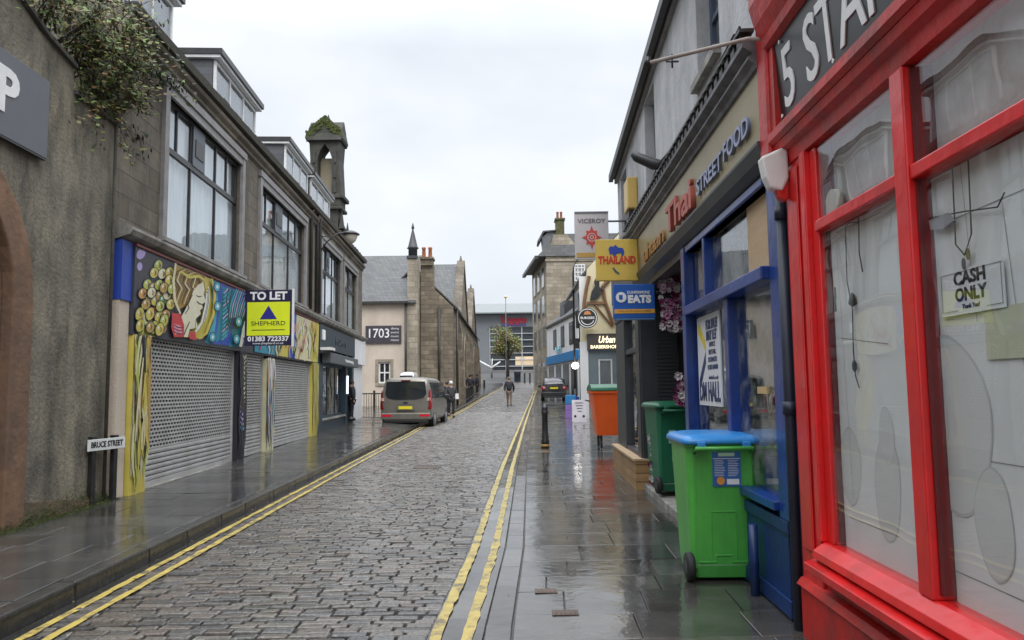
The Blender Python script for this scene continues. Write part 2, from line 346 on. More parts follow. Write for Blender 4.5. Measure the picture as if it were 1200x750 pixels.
# ------------------------------------------------------------------ SETTING: ground, road, pavements
def sheet(name, m, rows, kind='structure', solid=None, label=None):
    """rows = list of lists of points, equal length"""
    mb = MB(); n = len(rows[0]); vs = [p for r in rows for p in r]; fs = []
    for i in range(len(rows)-1):
        for j in range(n-1): fs.append((i*n+j, i*n+j+1, (i+1)*n+j+1, (i+1)*n+j))
    mb.add(vs, fs); o = mb.build(name, m); return tag(o, kind=kind)
grd = mat('dark_wet_ground', (.05,.05,.048), .6, (.035,.035,.033), .8)
sheet('ground', grd, [[(x, d, gz(d)-.06) for x in (-900,-60,-20,-6,0,6,20,60,900)] for d in (-60,0,24,30,35,40,45,50,55,60,65,72,80,95,130,200,500,1500)])
bed = mat('sett_bedding', (.012,.0115,.011), .25, (.022,.021,.019), 12, wet=2.0, bump=.004, bscale=60)
ds = [-6+i*1.5 for i in range(62)]
sheet('road_bed', bed, [[(kl(d)-.05, d, gz(d)-.016), (kr(d)+.35, d, gz(d)-.016)] for d in ds])
sett_m = mat('wet_granite_setts', (.155,.147,.138), .15, (.07,.068,.065), 34, bump=.005, bscale=34, wet=5, attr='tint', spec=.6)
def setts():
    vs = []; fs = []; cols = []; rnd = random.Random(5)
    d = 2.2; row = 0
    while d < 66:
        dep = rnd.uniform(.074, .098) if d < 40 else rnd.uniform(.15, .2)
        x = kl(d)+.17; xe = kr(d)-.03; off = rnd.uniform(-.1, 0); x += off if off > -.08 else 0
        while x < xe-.05:
            w = rnd.uniform(.14, .26) if d < 40 else rnd.uniform(.25, .45)
            if x+w > xe-.07: w = xe-x
            g = rnd.uniform(.009, .017); jz = rnd.gauss(0, .0035); tx = rnd.gauss(0, .022); ty = rnd.gauss(0, .04); wob = .012*math.sin(x*2.3+row)
            cx, cy = x+w/2, d+dep/2+wob
            b = len(vs)
            for ins, z in ((0, -.028), (.002, -.006), (.006, .001), (.014, .004)):
                hx, hy = w/2-g/2-ins, dep/2-g/2-ins*.8; cc = .25
                for sx, sy in ((-1,-1),(1,-1),(1,1),(-1,1)):
                    px = sx*hx*(1+rnd.uniform(-.03,.03)); py = sy*hy*(1+rnd.uniform(-.05,.05))
                    vs.append((cx+px, cy+py, gz(d)+z+jz+(px*tx+py*ty)*1.0))
            for k in range(3):
                for q in range(4): fs.append((b+k*4+q, b+k*4+(q+1) % 4, b+k*4+4+(q+1) % 4, b+k*4+4+q))
            fs.append((b+12, b+13, b+14, b+15))
            t = rnd.choice([(1,.98,.96),(1.15,1.08,1.02),(.75,.76,.78),(1.1,.98,.92),(.9,.9,.92),(1.25,1.2,1.14),(.95,.87,.80)]); s = rnd.uniform(.75, 1.15)
            cols += [(t[0]*s, t[1]*s, t[2]*s, 1)]*16
            x += w
        d += dep; row += 1
    me = bpy.data.meshes.new('road_setts'); me.from_pydata(vs, [], fs); me.materials.append(sett_m)
    a = me.color_attributes.new('tint', 'FLOAT_COLOR', 'POINT')
    for i, c in enumerate(cols): a.data[i].color = c
    o = bpy.data.objects.new('road_setts', me); COL.objects.link(o); tag(o, kind='structure')
setts()
far_road = mat('far_wet_setts', (.16,.145,.135), .35, (.10,.09,.085), 5, bump=.01, bscale=12)
sheet('road', far_road, [[(kl(d)-.02, d, gz(d)), (kr(d)+.3, d, gz(d))] for d in (65,70,75,80,84)]+[[(-12, 86, gz(86)), (9, 86, gz(86))], [(-14, 130, gz(130)), (14, 130, gz(130))]])
# slabs: every flag its own slightly tilted top in one mesh
flag_m = mat('wet_paving_flags', (.095,.090,.083), .15, (.045,.043,.040), 2.2, bump=.0026, bscale=9, wet=2.0, attr='tint', spec=.75)
flag_l = mat('wet_dark_flags', (.062,.060,.057), .22, (.036,.035,.033), 2.2, bump=.0022, bscale=8, wet=1.3, attr='tint', spec=.55)
def slabs(name, m, xa, xb, zf, d0, d1, row=(.42,.62), wid=(.5,.95), gap=.007, seed=1, tilt=.004):
    vs = []; fs = []; cols = []; rnd = random.Random(seed); d = d0
    while d < d1:
        dep = rnd.uniform(*row); x = xa(d)-rnd.uniform(0, wid[0]*.8); x = xa(d)
        first = rnd.uniform(.3, 1)
        while x < xb(d)-.02:
            w = rnd.uniform(*wid)*first; first = 1
            if x+w > xb(d)-.15: w = xb(d)-x
            jz = rnd.gauss(0, .0007); tx = rnd.gauss(0, tilt); ty = rnd.gauss(0, tilt); b = len(vs)
            x0, x1, y0, y1 = x+gap/2, x+w-gap/2, d+gap/2, d+dep-gap/2
            for ins, dz in ((0,-.02),(0,-.003),(.004,0)):
                for px, py in ((x0+ins,y0+ins),(x1-ins,y0+ins),(x1-ins,y1-ins),(x0+ins,y1-ins)):
                    sh = xa(py)-xa(d)
                    vs.append((px+sh, py, zf(px, py)+dz+jz+(px-(x0+x1)/2)*tx+(py-(y0+y1)/2)*ty))
            for k in range(2):
                for q in range(4): fs.append((b+k*4+q, b+k*4+(q+1) % 4, b+k*4+4+(q+1) % 4, b+k*4+4+q))
            fs.append((b+8, b+9, b+10, b+11)); s = rnd.uniform(.68, 1.3); h = rnd.uniform(.97, 1.03); cols += [(s*h, s, s/h, 1)]*12
            x += w
        d += dep
    me = bpy.data.meshes.new(name); me.from_pydata(vs, [], fs); me.materials.append(m)
    a = me.color_attributes.new('tint', 'FLOAT_COLOR', 'POINT')
    for i, c in enumerate(cols): a.data[i].color = c
    o = bpy.data.objects.new(name, me); COL.objects.link(o); tag(o, kind='structure')
def zr(x, d): return gz(d)+.03+max(0, x-kr(d)-.5)*.006
def rightedge(d): return interp([(-6,1.7),(15,2.2),(15.4,3.3),(24,3.3),(33,3.6),(45,4.6),(62,4.6),(90,5)], d)
sheet('pavement_bed', bed, [[(kr(d)+.3, d, gz(d)+.012), (rightedge(d)+.6, d, gz(d)+.012)] for d in ds])
slabs('pavement_flags', flag_m, lambda d: kr(d)+.47, rightedge, zr, -3, 60, seed=4)
slabs('channel_stones', flag_m, lambda d: kr(d)-.045, lambda d: kr(d)+.295, lambda x, d: gz(d)+.004, -3, 60, row=(.5,.95), wid=(.9,.95), seed=7)
slabs('kerb_stones', flag_m, lambda d: kr(d)+.30, lambda d: kr(d)+.465, lambda x, d: gz(d)+.028, -3, 60, row=(.6,1.0), wid=(.9,.95), gap=.009, seed=9)
def zl(x, d):
    t = max(0, min(1, (kl(d)-x)/2.3)); return gz(d)+.12+t*interp([(9,0),(15,.04),(30,.14),(60,.1)], d)
sheet('pavement_bed', bed, [[(kl(d), d, gz(d)+.10), (kl(d)-9, d, gz(d)+.10)] for d in ds])
slabs('pavement_flags', flag_l, lambda d: min(fl(d), -3.6 if d < 45 else -8)-(0 if d < 32 else 4), lambda d: kl(d)-.15, zl, -3, 80, row=(.45,.7), wid=(.6,1.1), seed=14, tilt=.003)
kerb_d = mat('dark_kerb_stone', (.055,.053,.05), .3, (.03,.03,.028), 6, bump=.004, bscale=20, wet=3)
kb = MB(); d = -4
while d < 82:
    L = random.uniform(.8, 1.3); a, b = d+.005, d+L-.005
    z0, z1 = gz(a), gz(b); zt = .125
    kb.add([(kl(a)-.148,a,z0-.05),(kl(a),a,z0-.05),(kl(b),b,z1-.05),(kl(b)-.148,b,z1-.05),(kl(a)-.148,a,z0+zt),(kl(a)-.012,a,z0+zt),(kl(b)-.012,b,z1+zt),(kl(b)-.148,b,z1+zt)],
           [(0,3,2,1),(4,5,6,7),(0,1,5,4),(1,2,6,5),(2,3,7,6),(3,0,4,7)]); d += L
tag(kb.build('kerb', kerb_d, bevel=.012), kind='structure')
# dark smooth channel by the left kerb
gut = mat('wet_gutter_channel', (.035,.034,.032), .12, (.022,.022,.02), 4, wet=2)
sheet('road_channel', gut, [[(kl(d)+.005, d, gz(d)-.006), (kl(d)+.17, d, gz(d)+.001)] for d in [-5+i*.7 for i in range(100)]])
# double yellow lines, hand laid: wobbly edges, worn patches
def yellow_m():
    m = mat('worn_yellow_line_paint', (.56,.43,.10), .38, (.40,.31,.09), 9, bump=.003, bscale=40); t = m.node_tree; nd = t.nodes; lk = t.links; p = nd['Principled BSDF']
    src = p.inputs['Base Color'].links[0].from_socket; n = nd.new('ShaderNodeTexNoise'); n.inputs['Scale'].default_value = 7; n.inputs['Detail'].default_value = 8; n.inputs['Roughness'].default_value = .75
    tc = nd.new('ShaderNodeTexCoord'); lk.new(tc.outputs['Object'], n.inputs['Vector']); r = nd.new('ShaderNodeMapRange'); r.inputs[1].default_value = .50; r.inputs[2].default_value = .60; lk.new(n.outputs[0], r.inputs[0])
    x = nd.new('ShaderNodeMix'); x.data_type = 'RGBA'; lk.new(r.outputs[0], x.inputs[0]); lk.new(src, x.inputs[6]); x.inputs[7].default_value = (.13,.11,.07,1); lk.new(x.outputs[2], p.inputs['Base Color']); return m
ym = yellow_m()
def line(fx, d0, d1, w, dz, seed):
    rnd = random.Random(seed); rows = []; d = d0
    while d < d1:
        j1, j2 = rnd.gauss(0, .005), rnd.gauss(0, .005); rows.append([(fx(d)-w/2+j1, d, gz(d)+dz), (fx(d)+w/2+j2, d, gz(d)+dz+.001)]); d += .13 if d < 25 else .6
    sheet('yellow_line', ym, rows)
line(lambda d: kl(d)+.155, -3, 82, .062, .010, 1); line(lambda d: kl(d)+.33, -3, 82, .062, .015, 2)
line(lambda d: kr(d)+.015, -3, 85, .07, .016, 3); line(lambda d: kr(d)+.2, -3, 85, .07, .011, 4)
# iron covers in the flags
iron = mat('rusty_iron', (.06,.05,.045), .45, (.14,.08,.05), 14, bump=.004, bscale=60)
for (x, d, w) in ((.22, 5.55, .16), (.32, 5.02, .17)):
    mb = MB(); z = zr(x, d)+.002
    mb.box(x-w/2, x+w/2, d-.055, d+.055, z, z+.004)
    for k in range(5): mb.box(x-w/2+.02+k*w*.18, x-w/2+.03+k*w*.18, d-.035, d+.035, z+.004, z+.007)
    tag(mb.build('stopcock_cover', iron), 'small rusty iron cover set in the wet pavement, the '+('nearer' if d < 5.3 else 'farther')+' of two', 'drain cover', 'iron covers in the pavement')
lfm = MB(); rnd = random.Random(77)
for i in range(130):
    d = rnd.uniform(3.2, 24); k = rnd.random()
    x = kl(d)+abs(rnd.gauss(0,.12))+.03 if k < .5 else (kr(d)+rnd.uniform(-.1,.9) if k < .85 else kl(d)-rnd.uniform(.2,1.5)); z = gz(d)+(.012 if kl(d) < x < kr(d)+.3 else .045 if x > 0 else .145)
    s = rnd.uniform(.012,.028); a = rnd.uniform(0,6.3); c_, s_ = math.cos(a)*s, math.sin(a)*s
    lfm.add([(x-c_,d-s_,z),(x+s_*.5,d-c_*.5,z+.004),(x+c_,d+s_,z+.002),(x-s_*.5,d+c_*.5,z+.005)], [(0,1,2,3)])
tag(lfm.build('fallen_leaves', mat('wet_leaf_litter', (.10,.06,.025), .4, (.16,.11,.03), 40)), kind='stuff')
mb = MB(); z = gz(14.6)
for k in range(9): mb.box(-1.9+k*.055, -1.87+k*.055, 14.3, 14.75, z+.004, z+.012)
mb.box(-1.93,-1.39,14.27,14.3,z+.004,z+.013); mb.box(-1.93,-1.39,14.75,14.78,z+.004,z+.013)
tag(mb.build('drain_grate', iron), 'dark iron grate sunk in the cobbles down the road', 'drain cover')

# ------------------------------------------------------------------ LEFT: rendered wall with arch
wl = thing('rendered_wall_building', 'grey cement rendered wall with a red stone archway, its top broken and overgrown', 'building', FL, (5, 0, .1))
def top_z(x): return interp([(-6,6.2),(5,6.2),(7.4,5.62),(7.9,5.42),(8.4,5.35),(8.62,5.3),(8.64,5.0),(9.7,4.98)], x)
# main wall as one polygon with the arch cut out of it
def arc(cx, cz, r, a0, a1, n=14): return [(cx+r*math.cos(R_(a0+(a1-a0)*i/n)), cz+r*math.sin(R_(a0+(a1-a0)*i/n))) for i in range(n+1)]
CX, SP = 6.42, 2.45
ro, ri = 1.52, 1.17
out_ = [(-4,0), (CX-ro,0)]+arc(CX,SP,ro,180,0)+[(CX+ro,0),(9.72,0)]+[(x, top_z(x)) for x in (9.72,8.64,8.62,8.4,7.9,7.4,6.5,5,-4)]
MB().prism(out_, 0, .5).build('wall', render_wall, wl)
ring = [(CX-ro,0)]+arc(CX,SP,ro,180,0)+[(CX+ro,0),(CX+ri,0)]+arc(CX,SP,ri,0,180)+[(CX-ri,0)]
MB().prism(ring, -.05, .45).build('arch_surround', sandstone, wl, bevel=.02)
ring2 = [(CX-ri+.001,0)]+arc(CX,SP,ri-.001,180,0)+[(CX+ri-.001,0),(CX+ri-.1,0)]+arc(CX,SP,ri-.1,0,180)+[(CX-ri+.1,0)]
MB().prism(ring2, .06, .4).build('arch_moulding', sandstone, wl, bevel=.02)
MB().prism([(CX-ri,0)]+arc(CX,SP,ri,180,0)+[(CX+ri,0)], .38, .48).build('blocked_doorway', sandstone, wl)
BX('lintel', sandstone, wl, CX-ri+.02, CX+ri-.02, .2, .4, 2.35, 2.6, bevel=.02)
MB().prism([(CX+ro+.002,.1),(9.4,.1),(9.3,.2),(8.8,.27),(CX+ro+.002,.36)], -.04, -.001).build('plinth', mat('worn_plinth', (.16,.10,.065), .9, (.07,.07,.035), 4, bump=.02, bscale=12), wl)
cp = MB()
for a, b in ((8.64,9.74),(5,8.62)):
    n = 6
    for i in range(n):
        xa, xb = a+(b-a)*i/n, a+(b-a)*(i+1)/n
        cp.add([(xa,-.05,top_z(xa+.001)),(xb,-.05,top_z(xb-.001)),(xb,.55,top_z(xb-.001)),(xa,.55,top_z(xa+.001)),(xa,-.05,top_z(xa+.001)+.05),(xb,-.05,top_z(xb-.001)+.05),(xb,.55,top_z(xb-.001)+.05),(xa,.55,top_z(xa+.001)+.05)],
               [(0,3,2,1),(4,5,6,7),(0,1,5,4),(1,2,6,5),(2,3,7,6),(3,0,4,7)])
cp.build('coping', mat('dark_coping', (.09,.085,.075), .8, (.05,.05,.045), 5, bump=.01), wl)
MB().tube([(9.62,-.05,.12),(9.62,-.05,3.2),(9.60,-.06,3.25),(9.60,-.05,4.95)], .022).build('drainpipe', gutter_y, wl)
BX('back_wall', render_wall, wl, -4, 9.7, 5.5, 5.8, 0, 5.2)
sg = thing('wall_sign', 'plain grey board with white lettering high on the rendered wall', 'sign', FL, (7.3, -.04, 3.95))
bd = BX('board', mat('grey_sign_board', (.115,.125,.14), .5, (.10,.105,.12), 2), sg, 6.3, 8.01, -.075, -.03, 4.02, 4.88, bevel=.004)
text('CAR P', .62, white_p, sg, 6.50, -.078, 4.46, .006, .02, fit=1.9)
BX('edge', frame_dark, sg, 6.3, 8.01, -.07, -.03, 4.0, 4.018)
# moss and weeds at the wall foot
mt = MB(); rnd = random.Random(3)
for i in range(2600):
    x = rnd.uniform(7.4, 9.9); y = -abs(rnd.gauss(0, .07))-.005; z = .12+abs(rnd.gauss(0, .11))*max(.2,(1-abs(x-8.9)/1.6)); s = rnd.uniform(.012,.03); a = rnd.uniform(0,6.3)
    if y < -.07: z = .125
    mt.add([(x,y,z),(x+s*math.cos(a),y+s*math.sin(a)*.5,z+s*.6),(x+s*.3,y-s*.3,z+s)], [(0,1,2)])
mo = mt.build('moss_growth', moss); mo.matrix_world = FL.M; tag(mo, kind='stuff')
# plate BRUCE STREET on two black posts
sp = local('street_name_plate', 'small white street name plate on two black posts by the wall foot', 'street sign', (-5.06, 9.5, .12), math.atan2(.56, .10))
for s in (-.2, .18):
    b = MB().box(s-.035, s+.035, .012, .07, 0, .80).box(s-.04, s+.04, .007, .075, .80, .83)
    b.build('post', black, sp, bevel=.004)
BX('plate', mat('enamel_white', (.66,.68,.66), .4, (.55,.57,.55), 8), sp, -.33, .33, -.002, .01, .66, .80, bevel=.003)
text('BRUCE STREET', .098, blk_p, sp, 0, -.004, .73, .002, .002, fit=.56)

# ------------------------------------------------------------------ LEFT: ashlar terrace
def terrace(name, label, x0, x1, wins, gut0, gut1, dorm, z_base=.1, cheek_l=False):
    t = thing(name, label, 'building', FL, ((x0+x1)/2, 0, z_base))
    w = MB(); holes = [(a, b, 3.80, 6.06) for a, b, c in wins]
    wall_with_holes(w, x0, x1, 3.55, gut0, 0, .4, holes)
    w.box(x0, x1, .6, 8, 0, 3.5); w.box(x0, x0+.3, .4, 8, 3.55, gut0); w.box(x1-.3, x1, .4, 8, 3.55, gut0)
    w.prism([(.5,gut0),(3.9,gut0+2.6),(7.6,gut0)], x0, x0+.25, 'x'); w.prism([(.5,gut0),(3.9,gut0+2.6),(7.6,gut0)], x1-.25, x1, 'x')
    w.build('wall', ashlar, t)
    # cornice of the shopfronts
    c = MB(); c.prism([(-.02,3.50),(-.20,3.56),(-.24,3.62),(-.24,3.66),(-.10,3.72),(0,3.74),(0,3.5)], x0, x1, 'x'); c.build('shop_cornice', conc, t)
    c = MB(); c.prism([(-.003,gut0-.34),(-.06,gut0-.30),(-.06,gut0-.24),(-.12,gut0-.19),(-.14,gut0-.13),(-.003,gut0-.13)], x0, x1, 'x'); c.build('eaves_cornice', ashlar, t)
    g = MB(); g.add([(x0,-.18,gut0-.11),(x1,-.18,gut1-.11),(x1,-.02,gut1-.12),(x0,-.02,gut0-.12),(x0,-.21,gut0),(x1,-.21,gut1),(x1,-.01,gut1),(x0,-.01,gut0)],
                    [(0,3,2,1),(4,5,6,7),(0,1,5,4),(1,2,6,5),(2,3,7,6),(3,0,4,7)])
    rnd = random.Random(int(x0)); x = x0
    while x < x1-.3:
        l = rnd.uniform(.15, .5); g.box(x, x+l, -.20, -.02, gut0-.02+(gut1-gut0)*(x-x0)/(x1-x0), gut0+(gut1-gut0)*(x-x0)/(x1-x0)+rnd.uniform(.01, .05)); x += l+rnd.uniform(.05, .5)
    g.build('gutter', gutter_y, t)
    r = MB(); th = .06; z0 = gut0-.02; r.prism([(-.05,z0),(3.9,z0+2.75),(7.8,z0),(7.8,z0-.08),(3.9,z0+2.66),(-.05,z0-.08)], x0, x1, 'x'); r.build('roof', slate, t)
    for a, b, divs in wins:
        sr = MB(); sr.box(a-.16, a-.002, -.06, .05, 3.80, 6.2); sr.box(b+.002, b+.16, -.06, .05, 3.80, 6.2); sr.box(a-.2, b+.2, -.08, .05, 6.2, 6.33); sr.box(a-.002, b+.002, -.05, .05, 6.06, 6.2); sr.box(a-.2, b+.2, -.12, .05, 3.742, 3.80)
        sr.build('window_surround', frame_gray, t)
        L = b-a; big = [a+L*i/divs for i in range(divs+1)]; n2 = divs*2 if divs > 2 else divs*2
        f = window(t, a, b, 3.80, 5.28, .06, xs=big, fm=frame_dark, gm=GLs, fw=.045, behind=curtain, folds=True)
        f2 = window(t, a, b, 5.283, 6.06, .06, xs=[a+L*i/n2 for i in range(n2+1)], fm=frame_dark, gm=GLs, fw=.045, behind=curtain)
        k = a+L*2/n2; q = MB().box(k+.03, k+L/n2-.03, .045, .06, 5.32, 6.02); q.build('vent_panel', mat('bluegrey_panel', (.12,.135,.16), .5), f2)
        MB().box(k+.12, k+L/n2-.12, .03, .045, 5.5, 5.8).build('vent_panel', frame_dark, f2)
    for a, b in dorm:
        dz0, dz1 = gut0+.35, gut0+2.24
        dm = MB(); dm.box(a, b, 1.12, 3.4, dz0, dz1); dbase = dm.build('dormer', mat('dormer_slate_cladding', (.10,.108,.12), .5, (.075,.08,.09), 2, brick=(.9,.17,.008), bcol=(.04,.042,.05)), t)
        window(dbase, a+.03, b-.03, dz0+.25, dz1-.03, 1.05, cols=3, fm=frame_white, gm=GLs, fw=.06, behind=mat('pale_blind', (.62,.72,.72), .8), name='window')
        rf = MB().box(a-.12, b+.12, .88, 3.6, dz1+.07, dz1+.20); rf.build('roof', black, dbase)
        MB().box(a-.09, b+.09, .93, 3.5, dz1, dz1+.068).build('fascia_board', frame_white, dbase)
    return t
tb = terrace('ashlar_terrace', 'soot stained ashlar terrace over the mural shutters, with wide metal framed windows', 9.76, 22.3,
             [(11.3,15.0,3),(16.45,20.85,3)], 6.72, 6.86, [(11.4,14.1),(16.5,19.7)])
tc_ = terrace('ashlar_terrace', 'soot stained ashlar terrace over the slate blue shop, ending at a white pier', 22.34, 32.0,
             [(23.2,26.6,3),(27.3,30.3,2)], 6.86, 6.98, [(22.9,26.1),(26.6,30.2)])
for x in (21.5, 22.32, 22.7):
    MB().tube([(x,-.1,6.8),(x,-.06,6.5),(x,-.06,3.8)], .05).build('drainpipe', gutter_m, tb if x < 22.33 else tc_)
# shopfront surround below the cornice
BX('pilaster', harl, tb, 9.80, 10.08, -.08, .2, .1, 2.7); BX('pilaster_panel', mat('royal_blue_panel', (.02,.06,.36), .5), tb, 9.79, 10.09, -.1, .2, 2.702, 3.498)
